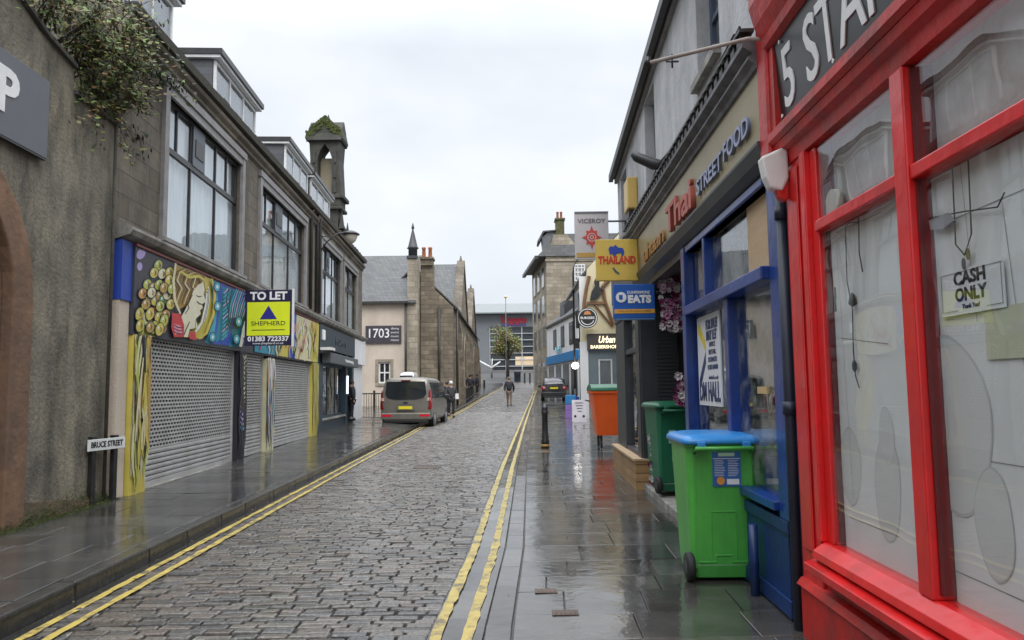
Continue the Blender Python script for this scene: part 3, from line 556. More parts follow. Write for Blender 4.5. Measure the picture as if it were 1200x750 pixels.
# mural fascia
mf = BX('mural_fascia', pm('dark'), tb, 10.1, 22.2, -.13, .1, 2.262, 3.46)
BX('fascia_trim', mat('maroon_trim', (.18,.03,.03), .5), tb, 10.1, 22.2, -.15, .1, 3.462, 3.5)
MURAL=[('dark',[(10.161,3.440),(11.554,3.440),(11.641,2.329),(10.686,2.265),(10.253,2.265)]),
('lilac',[(10.383,3.372),(10.325,3.331),(10.253,3.304),(10.186,3.298),(10.142,3.314),(10.131,3.348),(10.156,3.391),(10.211,3.432),(10.283,3.440),(10.351,3.440),(10.398,3.440),(10.410,3.417)]),
('lilac',[(10.322,3.216),(10.313,3.185),(10.285,3.158),(10.244,3.144),(10.203,3.146),(10.172,3.162),(10.160,3.189),(10.168,3.220),(10.196,3.246),(10.236,3.261),(10.277,3.260),(10.309,3.243)]),
('ochre',[(11.450,3.440),(11.940,3.440),(12.617,3.440),(12.715,3.389),(12.067,2.887),(11.611,2.746),(11.342,2.924)]),
('mustard',[(12.529,3.440),(13.077,3.440),(13.215,2.913),(13.049,2.559),(12.697,2.368),(11.868,2.344),(12.588,2.652),(12.735,3.094)]),
('cyan',[(13.083,3.425),(13.374,3.440),(13.454,3.007),(13.335,2.581),(13.067,2.291),(12.834,2.327),(13.229,2.709)]),
('blue',[(13.352,3.440),(15.636,3.440),(15.678,2.926),(14.880,2.358),(13.160,2.314),(13.333,2.615),(13.452,3.042)]),
('teal',[(13.684,3.387),(14.806,3.440),(14.368,2.958),(13.957,2.486),(13.350,2.359),(13.519,2.805)]),
('green',[(14.647,3.138),(15.444,3.425),(15.462,3.147),(14.979,2.710),(14.512,2.524),(14.378,2.811)]),
('teal',[(14.378,2.811),(14.837,3.005),(14.880,2.358),(14.131,2.317)]),
('lime',[(10.327,2.265),(10.307,2.370),(10.331,2.504),(10.276,2.503),(10.226,2.365),(10.272,2.265)]),
('ink',[(10.331,2.265),(10.302,2.370),(10.330,2.492),(10.314,2.491),(10.278,2.368),(10.315,2.265)]),
('mustard',[(10.380,2.265),(10.354,2.374),(10.366,2.508),(10.311,2.505),(10.273,2.368),(10.325,2.265)]),
('ink',[(10.384,2.265),(10.348,2.374),(10.365,2.495),(10.349,2.495),(10.325,2.372),(10.368,2.265)]),
('lime',[(10.433,2.265),(10.402,2.379),(10.402,2.511),(10.346,2.508),(10.319,2.371),(10.378,2.265)]),
('ink',[(10.437,2.265),(10.396,2.378),(10.401,2.499),(10.385,2.498),(10.372,2.376),(10.421,2.265)]),
('mustard',[(10.487,2.265),(10.449,2.383),(10.438,2.515),(10.382,2.511),(10.366,2.374),(10.431,2.265)]),
('ink',[(10.491,2.265),(10.443,2.382),(10.437,2.502),(10.420,2.501),(10.420,2.379),(10.475,2.265)]),
('lime',[(10.542,2.265),(10.497,2.387),(10.474,2.519),(10.417,2.514),(10.414,2.378),(10.485,2.265)]),
('ink',[(10.546,2.265),(10.491,2.386),(10.473,2.506),(10.456,2.504),(10.467,2.383),(10.530,2.265)]),
('mustard',[(10.597,2.265),(10.546,2.392),(10.510,2.523),(10.453,2.517),(10.462,2.381),(10.540,2.265)]),
('ink',[(10.601,2.265),(10.540,2.390),(10.509,2.509),(10.493,2.507),(10.516,2.387),(10.585,2.265)]),
('lime',[(10.652,2.265),(10.595,2.396),(10.547,2.527),(10.489,2.520),(10.510,2.384),(10.595,2.265)]),
('ink',[(10.657,2.265),(10.589,2.394),(10.545,2.513),(10.529,2.510),(10.565,2.391),(10.640,2.265)]),
('mustard',[(10.708,2.268),(10.644,2.401),(10.583,2.531),(10.526,2.522),(10.559,2.388),(10.651,2.265)]),
('ink',[(10.713,2.266),(10.638,2.398),(10.582,2.516),(10.566,2.514),(10.614,2.394),(10.697,2.265)]),
('lime',[(10.765,2.272),(10.694,2.406),(10.620,2.535),(10.563,2.525),(10.609,2.391),(10.708,2.265)]),
('ink',[(10.770,2.270),(10.688,2.403),(10.619,2.520),(10.603,2.517),(10.664,2.398),(10.753,2.267)]),
('mustard',[(10.823,2.276),(10.744,2.410),(10.657,2.539),(10.600,2.528),(10.659,2.395),(10.765,2.266)]),
('ink',[(10.827,2.274),(10.738,2.407),(10.656,2.523),(10.640,2.520),(10.714,2.402),(10.811,2.271)]),
('ink',[(10.994,3.326),(10.949,3.279),(10.873,3.242),(10.788,3.227),(10.716,3.236),(10.676,3.267),(10.678,3.311),(10.721,3.358),(10.795,3.395),(10.880,3.412),(10.954,3.404),(10.996,3.372)]),
('lime',[(10.968,3.325),(10.930,3.284),(10.866,3.252),(10.794,3.239),(10.734,3.246),(10.701,3.273),(10.703,3.312),(10.740,3.353),(10.802,3.385),(10.874,3.400),(10.936,3.392),(10.971,3.365)]),
('white',[(10.818,3.339),(10.808,3.325),(10.794,3.315),(10.780,3.311),(10.769,3.314),(10.765,3.323),(10.768,3.336),(10.778,3.350),(10.792,3.360),(10.807,3.364),(10.817,3.361),(10.822,3.352)]),
('ink',[(10.848,3.360),(10.872,3.325),(10.847,3.283),(10.866,3.283),(10.901,3.329),(10.866,3.365)]),
('brown',[(10.898,3.351),(10.900,3.320),(10.877,3.282),(10.902,3.282),(10.939,3.323),(10.924,3.357)]),
('ink',[(10.851,3.190),(10.807,3.143),(10.733,3.108),(10.650,3.094),(10.580,3.104),(10.541,3.135),(10.543,3.178),(10.585,3.224),(10.657,3.259),(10.740,3.275),(10.812,3.266),(10.853,3.235)]),
('mustard',[(10.826,3.189),(10.788,3.148),(10.726,3.118),(10.656,3.106),(10.597,3.114),(10.565,3.141),(10.567,3.179),(10.603,3.219),(10.664,3.250),(10.734,3.263),(10.794,3.255),(10.828,3.228)]),
('white',[(10.680,3.204),(10.670,3.191),(10.656,3.181),(10.642,3.177),(10.632,3.180),(10.628,3.189),(10.631,3.202),(10.640,3.215),(10.654,3.225),(10.668,3.229),(10.679,3.226),(10.683,3.217)]),
('ink',[(10.708,3.224),(10.731,3.190),(10.708,3.148),(10.726,3.148),(10.760,3.194),(10.726,3.229)]),
('ochre',[(10.757,3.216),(10.759,3.184),(10.737,3.148),(10.761,3.147),(10.797,3.187),(10.782,3.221)]),
('ink',[(11.139,3.222),(11.092,3.174),(11.015,3.138),(10.927,3.123),(10.854,3.133),(10.813,3.165),(10.815,3.209),(10.859,3.256),(10.934,3.293),(11.022,3.309),(11.098,3.300),(11.141,3.268)]),
('cream',[(11.112,3.221),(11.073,3.179),(11.007,3.148),(10.933,3.135),(10.872,3.144),(10.838,3.171),(10.840,3.210),(10.878,3.251),(10.942,3.283),(11.016,3.297),(11.079,3.289),(11.115,3.261)]),
('white',[(10.959,3.236),(10.948,3.222),(10.934,3.212),(10.919,3.208),(10.908,3.211),(10.904,3.221),(10.907,3.234),(10.917,3.248),(10.932,3.258),(10.946,3.262),(10.957,3.259),(10.962,3.249)]),
('ink',[(10.989,3.257),(11.013,3.222),(10.988,3.179),(11.007,3.179),(11.043,3.226),(11.008,3.262)]),
('brown',[(11.040,3.248),(11.042,3.216),(11.018,3.179),(11.044,3.178),(11.083,3.219),(11.067,3.253)]),
('ink',[(11.404,3.283),(11.355,3.234),(11.274,3.196),(11.182,3.181),(11.105,3.190),(11.063,3.222),(11.065,3.268),(11.111,3.317),(11.190,3.354),(11.282,3.371),(11.361,3.363),(11.406,3.330)]),
('mustard',[(11.376,3.282),(11.334,3.239),(11.266,3.206),(11.189,3.193),(11.124,3.201),(11.089,3.229),(11.091,3.269),(11.131,3.311),(11.198,3.344),(11.275,3.359),(11.342,3.351),(11.379,3.323)]),
('white',[(11.215,3.296),(11.204,3.282),(11.189,3.272),(11.174,3.267),(11.162,3.271),(11.158,3.280),(11.161,3.294),(11.172,3.308),(11.187,3.318),(11.203,3.323),(11.214,3.320),(11.219,3.310)]),
('ink',[(11.247,3.318),(11.272,3.282),(11.246,3.238),(11.266,3.238),(11.303,3.286),(11.267,3.323)]),
('ochre',[(11.300,3.309),(11.303,3.276),(11.278,3.238),(11.305,3.237),(11.345,3.280),(11.329,3.315)]),
('ink',[(10.627,2.990),(10.585,2.945),(10.515,2.912),(10.435,2.900),(10.368,2.910),(10.331,2.941),(10.332,2.984),(10.372,3.028),(10.441,3.061),(10.521,3.075),(10.590,3.065),(10.629,3.034)]),
('lime',[(10.603,2.989),(10.567,2.950),(10.508,2.922),(10.441,2.911),(10.384,2.920),(10.353,2.947),(10.355,2.984),(10.390,3.023),(10.448,3.052),(10.515,3.063),(10.573,3.055),(10.605,3.027)]),
('white',[(10.463,3.006),(10.454,2.994),(10.441,2.984),(10.427,2.981),(10.417,2.984),(10.413,2.993),(10.416,3.005),(10.426,3.018),(10.439,3.028),(10.452,3.031),(10.462,3.028),(10.466,3.019)]),
('ink',[(10.491,3.026),(10.513,2.992),(10.490,2.952),(10.507,2.951),(10.540,2.995),(10.508,3.030)]),
('brown',[(10.537,3.016),(10.540,2.986),(10.518,2.951),(10.541,2.950),(10.576,2.988),(10.562,3.021)]),
('ink',[(10.821,2.968),(10.777,2.923),(10.704,2.890),(10.622,2.877),(10.553,2.888),(10.514,2.920),(10.515,2.963),(10.557,3.008),(10.628,3.041),(10.711,3.055),(10.782,3.045),(10.823,3.013)]),
('ochre',[(10.796,2.968),(10.759,2.928),(10.697,2.899),(10.628,2.888),(10.569,2.898),(10.537,2.926),(10.539,2.964),(10.575,3.002),(10.635,3.032),(10.705,3.043),(10.765,3.034),(10.798,3.007)]),
('white',[(10.651,2.986),(10.641,2.973),(10.628,2.963),(10.614,2.960),(10.604,2.963),(10.599,2.972),(10.603,2.985),(10.612,2.998),(10.626,3.007),(10.640,3.011),(10.650,3.008),(10.654,2.999)]),
('ink',[(10.680,3.005),(10.703,2.971),(10.679,2.930),(10.697,2.929),(10.731,2.974),(10.697,3.010)]),
('ochre',[(10.728,2.996),(10.730,2.964),(10.708,2.929),(10.732,2.928),(10.768,2.967),(10.753,3.000)]),
('ink',[(11.022,3.038),(10.977,2.991),(10.901,2.957),(10.815,2.944),(10.743,2.954),(10.703,2.986),(10.705,3.031),(10.748,3.076),(10.822,3.111),(10.908,3.126),(10.982,3.116),(11.024,3.083)]),
('lime',[(10.996,3.037),(10.957,2.997),(10.893,2.967),(10.821,2.955),(10.761,2.965),(10.728,2.992),(10.730,3.031),(10.767,3.071),(10.830,3.101),(10.902,3.114),(10.964,3.105),(10.998,3.077)]),
('white',[(10.846,3.055),(10.836,3.041),(10.822,3.031),(10.807,3.028),(10.796,3.031),(10.792,3.040),(10.795,3.053),(10.805,3.067),(10.819,3.076),(10.834,3.080),(10.845,3.077),(10.849,3.068)]),
('ink',[(10.875,3.075),(10.899,3.040),(10.874,2.998),(10.893,2.997),(10.928,3.043),(10.894,3.079)]),
('ochre',[(10.925,3.065),(10.928,3.033),(10.904,2.997),(10.929,2.996),(10.967,3.036),(10.952,3.070)]),
('ink',[(11.269,3.066),(11.222,3.018),(11.142,2.983),(11.053,2.969),(10.978,2.980),(10.936,3.012),(10.938,3.057),(10.983,3.104),(11.060,3.140),(11.150,3.155),(11.227,3.145),(11.271,3.112)]),
('cream',[(11.242,3.065),(11.201,3.023),(11.134,2.993),(11.059,2.981),(10.996,2.990),(10.961,3.018),(10.964,3.058),(11.003,3.099),(11.068,3.130),(11.143,3.143),(11.208,3.134),(11.244,3.105)]),
('white',[(11.085,3.082),(11.074,3.069),(11.060,3.058),(11.045,3.055),(11.034,3.058),(11.029,3.067),(11.032,3.081),(11.043,3.094),(11.058,3.105),(11.073,3.109),(11.084,3.105),(11.088,3.096)]),
('ink',[(11.116,3.103),(11.141,3.067),(11.115,3.024),(11.134,3.024),(11.171,3.071),(11.135,3.108)]),
('ochre',[(11.168,3.093),(11.171,3.061),(11.146,3.023),(11.172,3.022),(11.212,3.063),(11.196,3.098)]),
('ink',[(10.471,2.840),(10.430,2.797),(10.362,2.766),(10.285,2.754),(10.220,2.766),(10.183,2.797),(10.185,2.839),(10.224,2.881),(10.290,2.913),(10.367,2.925),(10.434,2.915),(10.473,2.884)]),
('orange',[(10.448,2.840),(10.413,2.803),(10.355,2.775),(10.290,2.765),(10.235,2.775),(10.205,2.802),(10.207,2.839),(10.240,2.876),(10.297,2.904),(10.362,2.914),(10.418,2.905),(10.450,2.878)]),
('white',[(10.312,2.859),(10.303,2.847),(10.290,2.838),(10.277,2.834),(10.267,2.837),(10.263,2.846),(10.266,2.859),(10.275,2.871),(10.288,2.880),(10.301,2.884),(10.311,2.881),(10.315,2.872)]),
('ink',[(10.338,2.878),(10.360,2.844),(10.338,2.805),(10.355,2.804),(10.386,2.847),(10.355,2.882)]),
('brown',[(10.383,2.868),(10.386,2.838),(10.365,2.804),(10.388,2.802),(10.421,2.839),(10.407,2.872)]),
('ink',[(10.694,2.776),(10.651,2.733),(10.580,2.701),(10.499,2.690),(10.432,2.702),(10.394,2.734),(10.395,2.777),(10.436,2.820),(10.505,2.852),(10.586,2.864),(10.656,2.853),(10.695,2.821)]),
('lime',[(10.669,2.776),(10.633,2.738),(10.573,2.711),(10.505,2.701),(10.448,2.712),(10.417,2.739),(10.419,2.777),(10.453,2.814),(10.512,2.842),(10.580,2.853),(10.638,2.843),(10.671,2.815)]),
('white',[(10.528,2.797),(10.518,2.784),(10.505,2.775),(10.492,2.771),(10.481,2.775),(10.477,2.784),(10.480,2.797),(10.490,2.809),(10.503,2.818),(10.516,2.822),(10.527,2.818),(10.531,2.809)]),
('ink',[(10.555,2.815),(10.578,2.781),(10.555,2.741),(10.572,2.740),(10.605,2.784),(10.573,2.820)]),
('brown',[(10.602,2.805),(10.605,2.774),(10.583,2.740),(10.607,2.738),(10.642,2.776),(10.627,2.809)]),
('ink',[(10.900,2.789),(10.855,2.744),(10.781,2.712),(10.698,2.701),(10.628,2.713),(10.589,2.745),(10.590,2.789),(10.632,2.833),(10.704,2.866),(10.788,2.878),(10.860,2.867),(10.902,2.834)]),
('mustard',[(10.874,2.789),(10.837,2.750),(10.774,2.722),(10.704,2.712),(10.645,2.723),(10.612,2.751),(10.614,2.789),(10.651,2.827),(10.712,2.856),(10.782,2.867),(10.843,2.856),(10.877,2.828)]),
('white',[(10.728,2.809),(10.718,2.797),(10.704,2.787),(10.690,2.784),(10.680,2.787),(10.675,2.796),(10.678,2.809),(10.688,2.822),(10.702,2.832),(10.716,2.835),(10.727,2.832),(10.731,2.822)]),
('ink',[(10.756,2.828),(10.780,2.794),(10.756,2.753),(10.774,2.752),(10.808,2.796),(10.774,2.833)]),
('brown',[(10.805,2.818),(10.808,2.787),(10.785,2.751),(10.809,2.750),(10.846,2.788),(10.831,2.822)]),
('ink',[(11.060,2.885),(11.015,2.839),(10.938,2.806),(10.852,2.793),(10.780,2.805),(10.740,2.838),(10.741,2.882),(10.785,2.927),(10.859,2.961),(10.945,2.974),(11.020,2.963),(11.062,2.931)]),
('ochre',[(11.034,2.885),(10.995,2.845),(10.931,2.816),(10.858,2.805),(10.798,2.815),(10.764,2.844),(10.766,2.882),(10.804,2.922),(10.867,2.951),(10.939,2.963),(11.002,2.953),(11.036,2.924)]),
('white',[(10.883,2.904),(10.873,2.891),(10.859,2.881),(10.844,2.878),(10.833,2.881),(10.829,2.890),(10.832,2.904),(10.842,2.917),(10.857,2.926),(10.871,2.930),(10.882,2.927),(10.886,2.917)]),
('ink',[(10.913,2.924),(10.937,2.888),(10.912,2.847),(10.930,2.846),(10.966,2.892),(10.931,2.928)]),
('brown',[(10.963,2.914),(10.965,2.882),(10.942,2.846),(10.967,2.844),(11.005,2.884),(10.989,2.918)]),
('ink',[(11.168,2.826),(11.121,2.779),(11.043,2.746),(10.956,2.734),(10.882,2.747),(10.841,2.780),(10.843,2.824),(10.887,2.870),(10.963,2.903),(11.050,2.916),(11.126,2.905),(11.170,2.872)]),
('green',[(11.141,2.825),(11.101,2.785),(11.035,2.756),(10.962,2.746),(10.900,2.757),(10.866,2.785),(10.868,2.825),(10.906,2.864),(10.970,2.893),(11.044,2.905),(11.108,2.895),(11.143,2.865)]),
('white',[(10.987,2.846),(10.977,2.833),(10.962,2.823),(10.947,2.819),(10.936,2.823),(10.932,2.832),(10.935,2.846),(10.946,2.859),(10.960,2.868),(10.975,2.872),(10.986,2.869),(10.990,2.859)]),
('ink',[(11.017,2.865),(11.042,2.830),(11.016,2.788),(11.035,2.787),(11.071,2.833),(11.036,2.870)]),
('brown',[(11.068,2.855),(11.071,2.823),(11.047,2.787),(11.072,2.785),(11.111,2.825),(11.095,2.859)]),
('ink',[(11.321,2.931),(11.273,2.884),(11.193,2.850),(11.104,2.837),(11.028,2.849),(10.986,2.882),(10.988,2.927),(11.033,2.973),(11.111,3.008),(11.201,3.023),(11.279,3.012),(11.324,2.978)]),
('cream',[(11.294,2.931),(11.253,2.890),(11.185,2.860),(11.110,2.849),(11.046,2.859),(11.011,2.888),(11.014,2.928),(11.053,2.968),(11.119,2.998),(11.195,3.010),(11.260,3.001),(11.297,2.972)]),
('white',[(11.136,2.950),(11.125,2.937),(11.110,2.927),(11.095,2.923),(11.084,2.926),(11.079,2.936),(11.083,2.949),(11.093,2.963),(11.108,2.973),(11.123,2.977),(11.135,2.973),(11.139,2.964)]),
('ink',[(11.167,2.971),(11.192,2.934),(11.166,2.892),(11.185,2.891),(11.222,2.938),(11.186,2.975)]),
('ochre',[(11.219,2.960),(11.222,2.928),(11.197,2.891),(11.224,2.889),(11.264,2.930),(11.247,2.965)]),
('ink',[(10.847,2.614),(10.803,2.571),(10.730,2.540),(10.647,2.530),(10.578,2.543),(10.539,2.576),(10.541,2.619),(10.582,2.662),(10.654,2.693),(10.736,2.705),(10.808,2.692),(10.849,2.659)]),
('red',[(10.822,2.615),(10.784,2.577),(10.723,2.550),(10.653,2.541),(10.595,2.553),(10.563,2.581),(10.565,2.619),(10.600,2.656),(10.661,2.684),(10.731,2.693),(10.790,2.682),(10.824,2.654)]),
('white',[(10.677,2.637),(10.667,2.625),(10.653,2.616),(10.639,2.612),(10.629,2.616),(10.625,2.625),(10.628,2.638),(10.638,2.651),(10.651,2.660),(10.665,2.663),(10.676,2.660),(10.680,2.650)]),
('ink',[(10.705,2.656),(10.728,2.621),(10.704,2.581),(10.722,2.580),(10.756,2.623),(10.723,2.660)]),
('brown',[(10.753,2.645),(10.756,2.614),(10.733,2.579),(10.757,2.577),(10.794,2.615),(10.779,2.648)]),
('ink',[(11.036,2.568),(10.985,2.513),(10.906,2.475),(10.819,2.463),(10.749,2.480),(10.713,2.520),(10.719,2.574),(10.767,2.627),(10.845,2.666),(10.932,2.680),(11.005,2.664),(11.043,2.623)]),
('mustard',[(11.010,2.568),(10.966,2.520),(10.898,2.485),(10.825,2.474),(10.766,2.489),(10.737,2.525),(10.744,2.573),(10.786,2.621),(10.853,2.656),(10.926,2.668),(10.987,2.654),(11.018,2.618)]),
('white',[(10.860,2.592),(10.850,2.579),(10.836,2.570),(10.821,2.567),(10.811,2.570),(10.806,2.580),(10.810,2.593),(10.820,2.605),(10.834,2.615),(10.848,2.618),(10.859,2.614),(10.863,2.605)]),
('ink',[(10.889,2.610),(10.913,2.575),(10.889,2.534),(10.907,2.533),(10.942,2.577),(10.908,2.615)]),
('ochre',[(10.939,2.599),(10.942,2.567),(10.918,2.532),(10.943,2.530),(10.981,2.568),(10.966,2.603)]),
('ink',[(11.287,2.620),(11.240,2.575),(11.160,2.543),(11.071,2.532),(10.996,2.546),(10.954,2.580),(10.956,2.625),(11.001,2.670),(11.078,2.702),(11.168,2.714),(11.245,2.701),(11.289,2.667)]),
('orange',[(11.260,2.621),(11.219,2.581),(11.152,2.553),(11.077,2.544),(11.014,2.556),(10.980,2.585),(10.982,2.625),(11.021,2.664),(11.086,2.692),(11.162,2.702),(11.226,2.691),(11.263,2.661)]),
('white',[(11.103,2.644),(11.093,2.631),(11.078,2.621),(11.063,2.618),(11.052,2.622),(11.047,2.632),(11.051,2.645),(11.061,2.658),(11.076,2.667),(11.091,2.671),(11.102,2.667),(11.107,2.657)]),
('ink',[(11.134,2.663),(11.159,2.627),(11.133,2.585),(11.152,2.584),(11.189,2.629),(11.153,2.668)]),
('brown',[(11.186,2.652),(11.189,2.619),(11.164,2.583),(11.190,2.581),(11.230,2.620),(11.214,2.656)]),
('ink',[(10.570,2.497),(10.524,2.445),(10.451,2.409),(10.371,2.398),(10.307,2.414),(10.273,2.453),(10.279,2.505),(10.323,2.556),(10.394,2.592),(10.474,2.605),(10.541,2.590),(10.577,2.550)]),
('cream',[(10.546,2.497),(10.506,2.451),(10.444,2.419),(10.377,2.409),(10.323,2.423),(10.295,2.458),(10.302,2.504),(10.340,2.550),(10.401,2.583),(10.469,2.594),(10.525,2.580),(10.553,2.545)]),
('white',[(10.408,2.521),(10.399,2.509),(10.386,2.500),(10.373,2.497),(10.363,2.501),(10.359,2.510),(10.362,2.522),(10.371,2.534),(10.384,2.543),(10.397,2.546),(10.407,2.542),(10.411,2.533)]),
('ink',[(10.435,2.539),(10.457,2.504),(10.435,2.466),(10.452,2.464),(10.484,2.506),(10.452,2.543)]),
('brown',[(10.481,2.527),(10.484,2.497),(10.462,2.463),(10.485,2.461),(10.520,2.498),(10.505,2.531)]),
('ink',[(10.372,2.546),(10.328,2.495),(10.257,2.459),(10.181,2.448),(10.118,2.463),(10.086,2.502),(10.092,2.552),(10.134,2.602),(10.203,2.639),(10.280,2.652),(10.344,2.637),(10.378,2.598)]),
('mustard',[(10.349,2.546),(10.311,2.501),(10.251,2.469),(10.186,2.458),(10.134,2.472),(10.107,2.506),(10.114,2.552),(10.151,2.597),(10.210,2.629),(10.275,2.641),(10.328,2.628),(10.356,2.593)]),
('white',[(10.216,2.569),(10.207,2.557),(10.195,2.548),(10.182,2.545),(10.173,2.549),(10.169,2.558),(10.172,2.570),(10.180,2.582),(10.193,2.590),(10.206,2.593),(10.215,2.590),(10.219,2.581)]),
('ink',[(10.242,2.586),(10.264,2.553),(10.242,2.515),(10.258,2.514),(10.289,2.555),(10.259,2.590)]),
('ochre',[(10.286,2.576),(10.289,2.546),(10.268,2.513),(10.290,2.511),(10.324,2.546),(10.310,2.579)]),
('ink',[(10.863,2.397),(10.814,2.345),(10.737,2.309),(10.653,2.298),(10.585,2.315),(10.550,2.356),(10.556,2.408),(10.603,2.460),(10.678,2.497),(10.762,2.509),(10.833,2.493),(10.870,2.452)]),
('lime',[(10.838,2.398),(10.795,2.351),(10.729,2.319),(10.659,2.309),(10.602,2.324),(10.573,2.360),(10.580,2.407),(10.621,2.454),(10.685,2.487),(10.756,2.498),(10.815,2.483),(10.845,2.447)]),
('white',[(10.692,2.424),(10.683,2.411),(10.669,2.402),(10.655,2.400),(10.645,2.403),(10.640,2.413),(10.644,2.425),(10.653,2.438),(10.667,2.447),(10.681,2.449),(10.691,2.446),(10.695,2.436)]),
('ink',[(10.721,2.442),(10.744,2.406),(10.720,2.367),(10.738,2.365),(10.772,2.408),(10.739,2.445)]),
('brown',[(10.769,2.430),(10.772,2.398),(10.749,2.364),(10.773,2.362),(10.810,2.399),(10.795,2.433)]),
('ink',[(11.163,2.407),(11.117,2.363),(11.039,2.333),(10.952,2.324),(10.879,2.339),(10.838,2.373),(10.840,2.418),(10.884,2.461),(10.959,2.492),(11.047,2.501),(11.122,2.487),(11.165,2.453)]),
('orange',[(11.137,2.408),(11.097,2.369),(11.032,2.343),(10.958,2.336),(10.897,2.348),(10.863,2.378),(10.865,2.417),(10.903,2.455),(10.967,2.481),(11.041,2.490),(11.104,2.478),(11.139,2.447)]),
('white',[(10.983,2.434),(10.973,2.421),(10.959,2.412),(10.944,2.409),(10.933,2.413),(10.929,2.422),(10.932,2.435),(10.942,2.448),(10.957,2.457),(10.971,2.460),(10.982,2.456),(10.987,2.447)]),
('ink',[(11.014,2.452),(11.038,2.416),(11.013,2.375),(11.032,2.374),(11.067,2.418),(11.032,2.456)]),
('brown',[(11.064,2.440),(11.067,2.408),(11.043,2.373),(11.069,2.370),(11.107,2.408),(11.091,2.443)]),
('ink',[(10.396,2.387),(10.351,2.337),(10.281,2.302),(10.204,2.292),(10.141,2.309),(10.109,2.347),(10.114,2.398),(10.157,2.447),(10.226,2.483),(10.303,2.494),(10.368,2.479),(10.402,2.439)]),
('mustard',[(10.373,2.388),(10.334,2.343),(10.274,2.312),(10.209,2.303),(10.157,2.317),(10.130,2.352),(10.136,2.397),(10.174,2.441),(10.233,2.473),(10.298,2.484),(10.352,2.470),(10.379,2.435)]),
('white',[(10.239,2.413),(10.231,2.401),(10.218,2.392),(10.205,2.389),(10.196,2.393),(10.192,2.402),(10.195,2.414),(10.203,2.426),(10.216,2.434),(10.229,2.437),(10.238,2.434),(10.242,2.425)]),
('ink',[(10.265,2.430),(10.287,2.396),(10.265,2.358),(10.282,2.357),(10.312,2.397),(10.282,2.433)]),
('ochre',[(10.310,2.418),(10.312,2.388),(10.292,2.355),(10.314,2.353),(10.347,2.388),(10.333,2.421)]),
('ink',[(11.355,3.157),(11.307,3.109),(11.226,3.072),(11.136,3.058),(11.059,3.068),(11.017,3.100),(11.019,3.146),(11.065,3.194),(11.143,3.230),(11.234,3.246),(11.313,3.237),(11.357,3.204)]),
('mustard',[(11.328,3.156),(11.286,3.114),(11.218,3.082),(11.142,3.070),(11.078,3.079),(11.043,3.107),(11.045,3.147),(11.085,3.188),(11.151,3.220),(11.228,3.234),(11.293,3.226),(11.330,3.197)]),
('white',[(11.168,3.172),(11.158,3.159),(11.143,3.148),(11.127,3.144),(11.116,3.147),(11.111,3.157),(11.115,3.171),(11.125,3.184),(11.140,3.195),(11.156,3.199),(11.167,3.196),(11.172,3.186)]),
('ink',[(11.200,3.193),(11.225,3.158),(11.199,3.114),(11.218,3.114),(11.256,3.162),(11.219,3.199)]),
('ochre',[(11.252,3.184),(11.255,3.151),(11.230,3.114),(11.257,3.113),(11.297,3.155),(11.281,3.189)]),
('ink',[(10.730,2.886),(10.687,2.842),(10.615,2.809),(10.535,2.798),(10.466,2.809),(10.428,2.841),(10.430,2.884),(10.471,2.927),(10.540,2.960),(10.622,2.973),(10.692,2.963),(10.732,2.931)]),
('cream',[(10.706,2.886),(10.669,2.848),(10.608,2.819),(10.540,2.809),(10.483,2.819),(10.451,2.846),(10.453,2.884),(10.488,2.922),(10.548,2.951),(10.616,2.962),(10.675,2.953),(10.708,2.925)]),
('white',[(10.563,2.905),(10.554,2.892),(10.540,2.883),(10.527,2.879),(10.516,2.883),(10.512,2.892),(10.515,2.905),(10.525,2.917),(10.538,2.927),(10.552,2.930),(10.562,2.927),(10.566,2.918)]),
('ink',[(10.591,2.924),(10.614,2.890),(10.590,2.850),(10.608,2.849),(10.641,2.893),(10.609,2.929)]),
('ochre',[(10.638,2.914),(10.641,2.883),(10.619,2.848),(10.642,2.847),(10.678,2.885),(10.663,2.919)]),
('ink',[(10.555,2.700),(10.514,2.657),(10.444,2.627),(10.366,2.616),(10.300,2.629),(10.263,2.660),(10.264,2.703),(10.304,2.745),(10.372,2.776),(10.450,2.787),(10.518,2.776),(10.557,2.744)]),
('ochre',[(10.531,2.700),(10.496,2.663),(10.437,2.636),(10.371,2.627),(10.316,2.638),(10.285,2.665),(10.287,2.702),(10.321,2.739),(10.378,2.766),(10.444,2.776),(10.501,2.766),(10.533,2.738)]),
('white',[(10.393,2.721),(10.384,2.709),(10.371,2.700),(10.358,2.697),(10.348,2.700),(10.344,2.709),(10.347,2.722),(10.356,2.734),(10.369,2.743),(10.382,2.746),(10.392,2.743),(10.396,2.734)]),
('ink',[(10.420,2.740),(10.442,2.705),(10.420,2.666),(10.437,2.665),(10.469,2.708),(10.437,2.744)]),
('ochre',[(10.466,2.729),(10.469,2.699),(10.447,2.665),(10.470,2.663),(10.505,2.700),(10.490,2.733)]),
('ink',[(11.038,2.725),(10.993,2.680),(10.917,2.648),(10.831,2.637),(10.759,2.650),(10.719,2.682),(10.721,2.727),(10.764,2.771),(10.838,2.803),(10.924,2.816),(10.998,2.804),(11.040,2.770)]),
('lime',[(11.012,2.725),(10.973,2.686),(10.909,2.658),(10.837,2.648),(10.777,2.659),(10.743,2.688),(10.746,2.726),(10.783,2.765),(10.845,2.793),(10.918,2.804),(10.980,2.793),(11.014,2.764)]),
('white',[(10.862,2.746),(10.852,2.733),(10.837,2.724),(10.823,2.721),(10.812,2.724),(10.808,2.734),(10.811,2.747),(10.821,2.760),(10.835,2.769),(10.850,2.772),(10.861,2.769),(10.865,2.759)]),
('ink',[(10.891,2.766),(10.915,2.730),(10.890,2.689),(10.909,2.688),(10.944,2.733),(10.910,2.770)]),
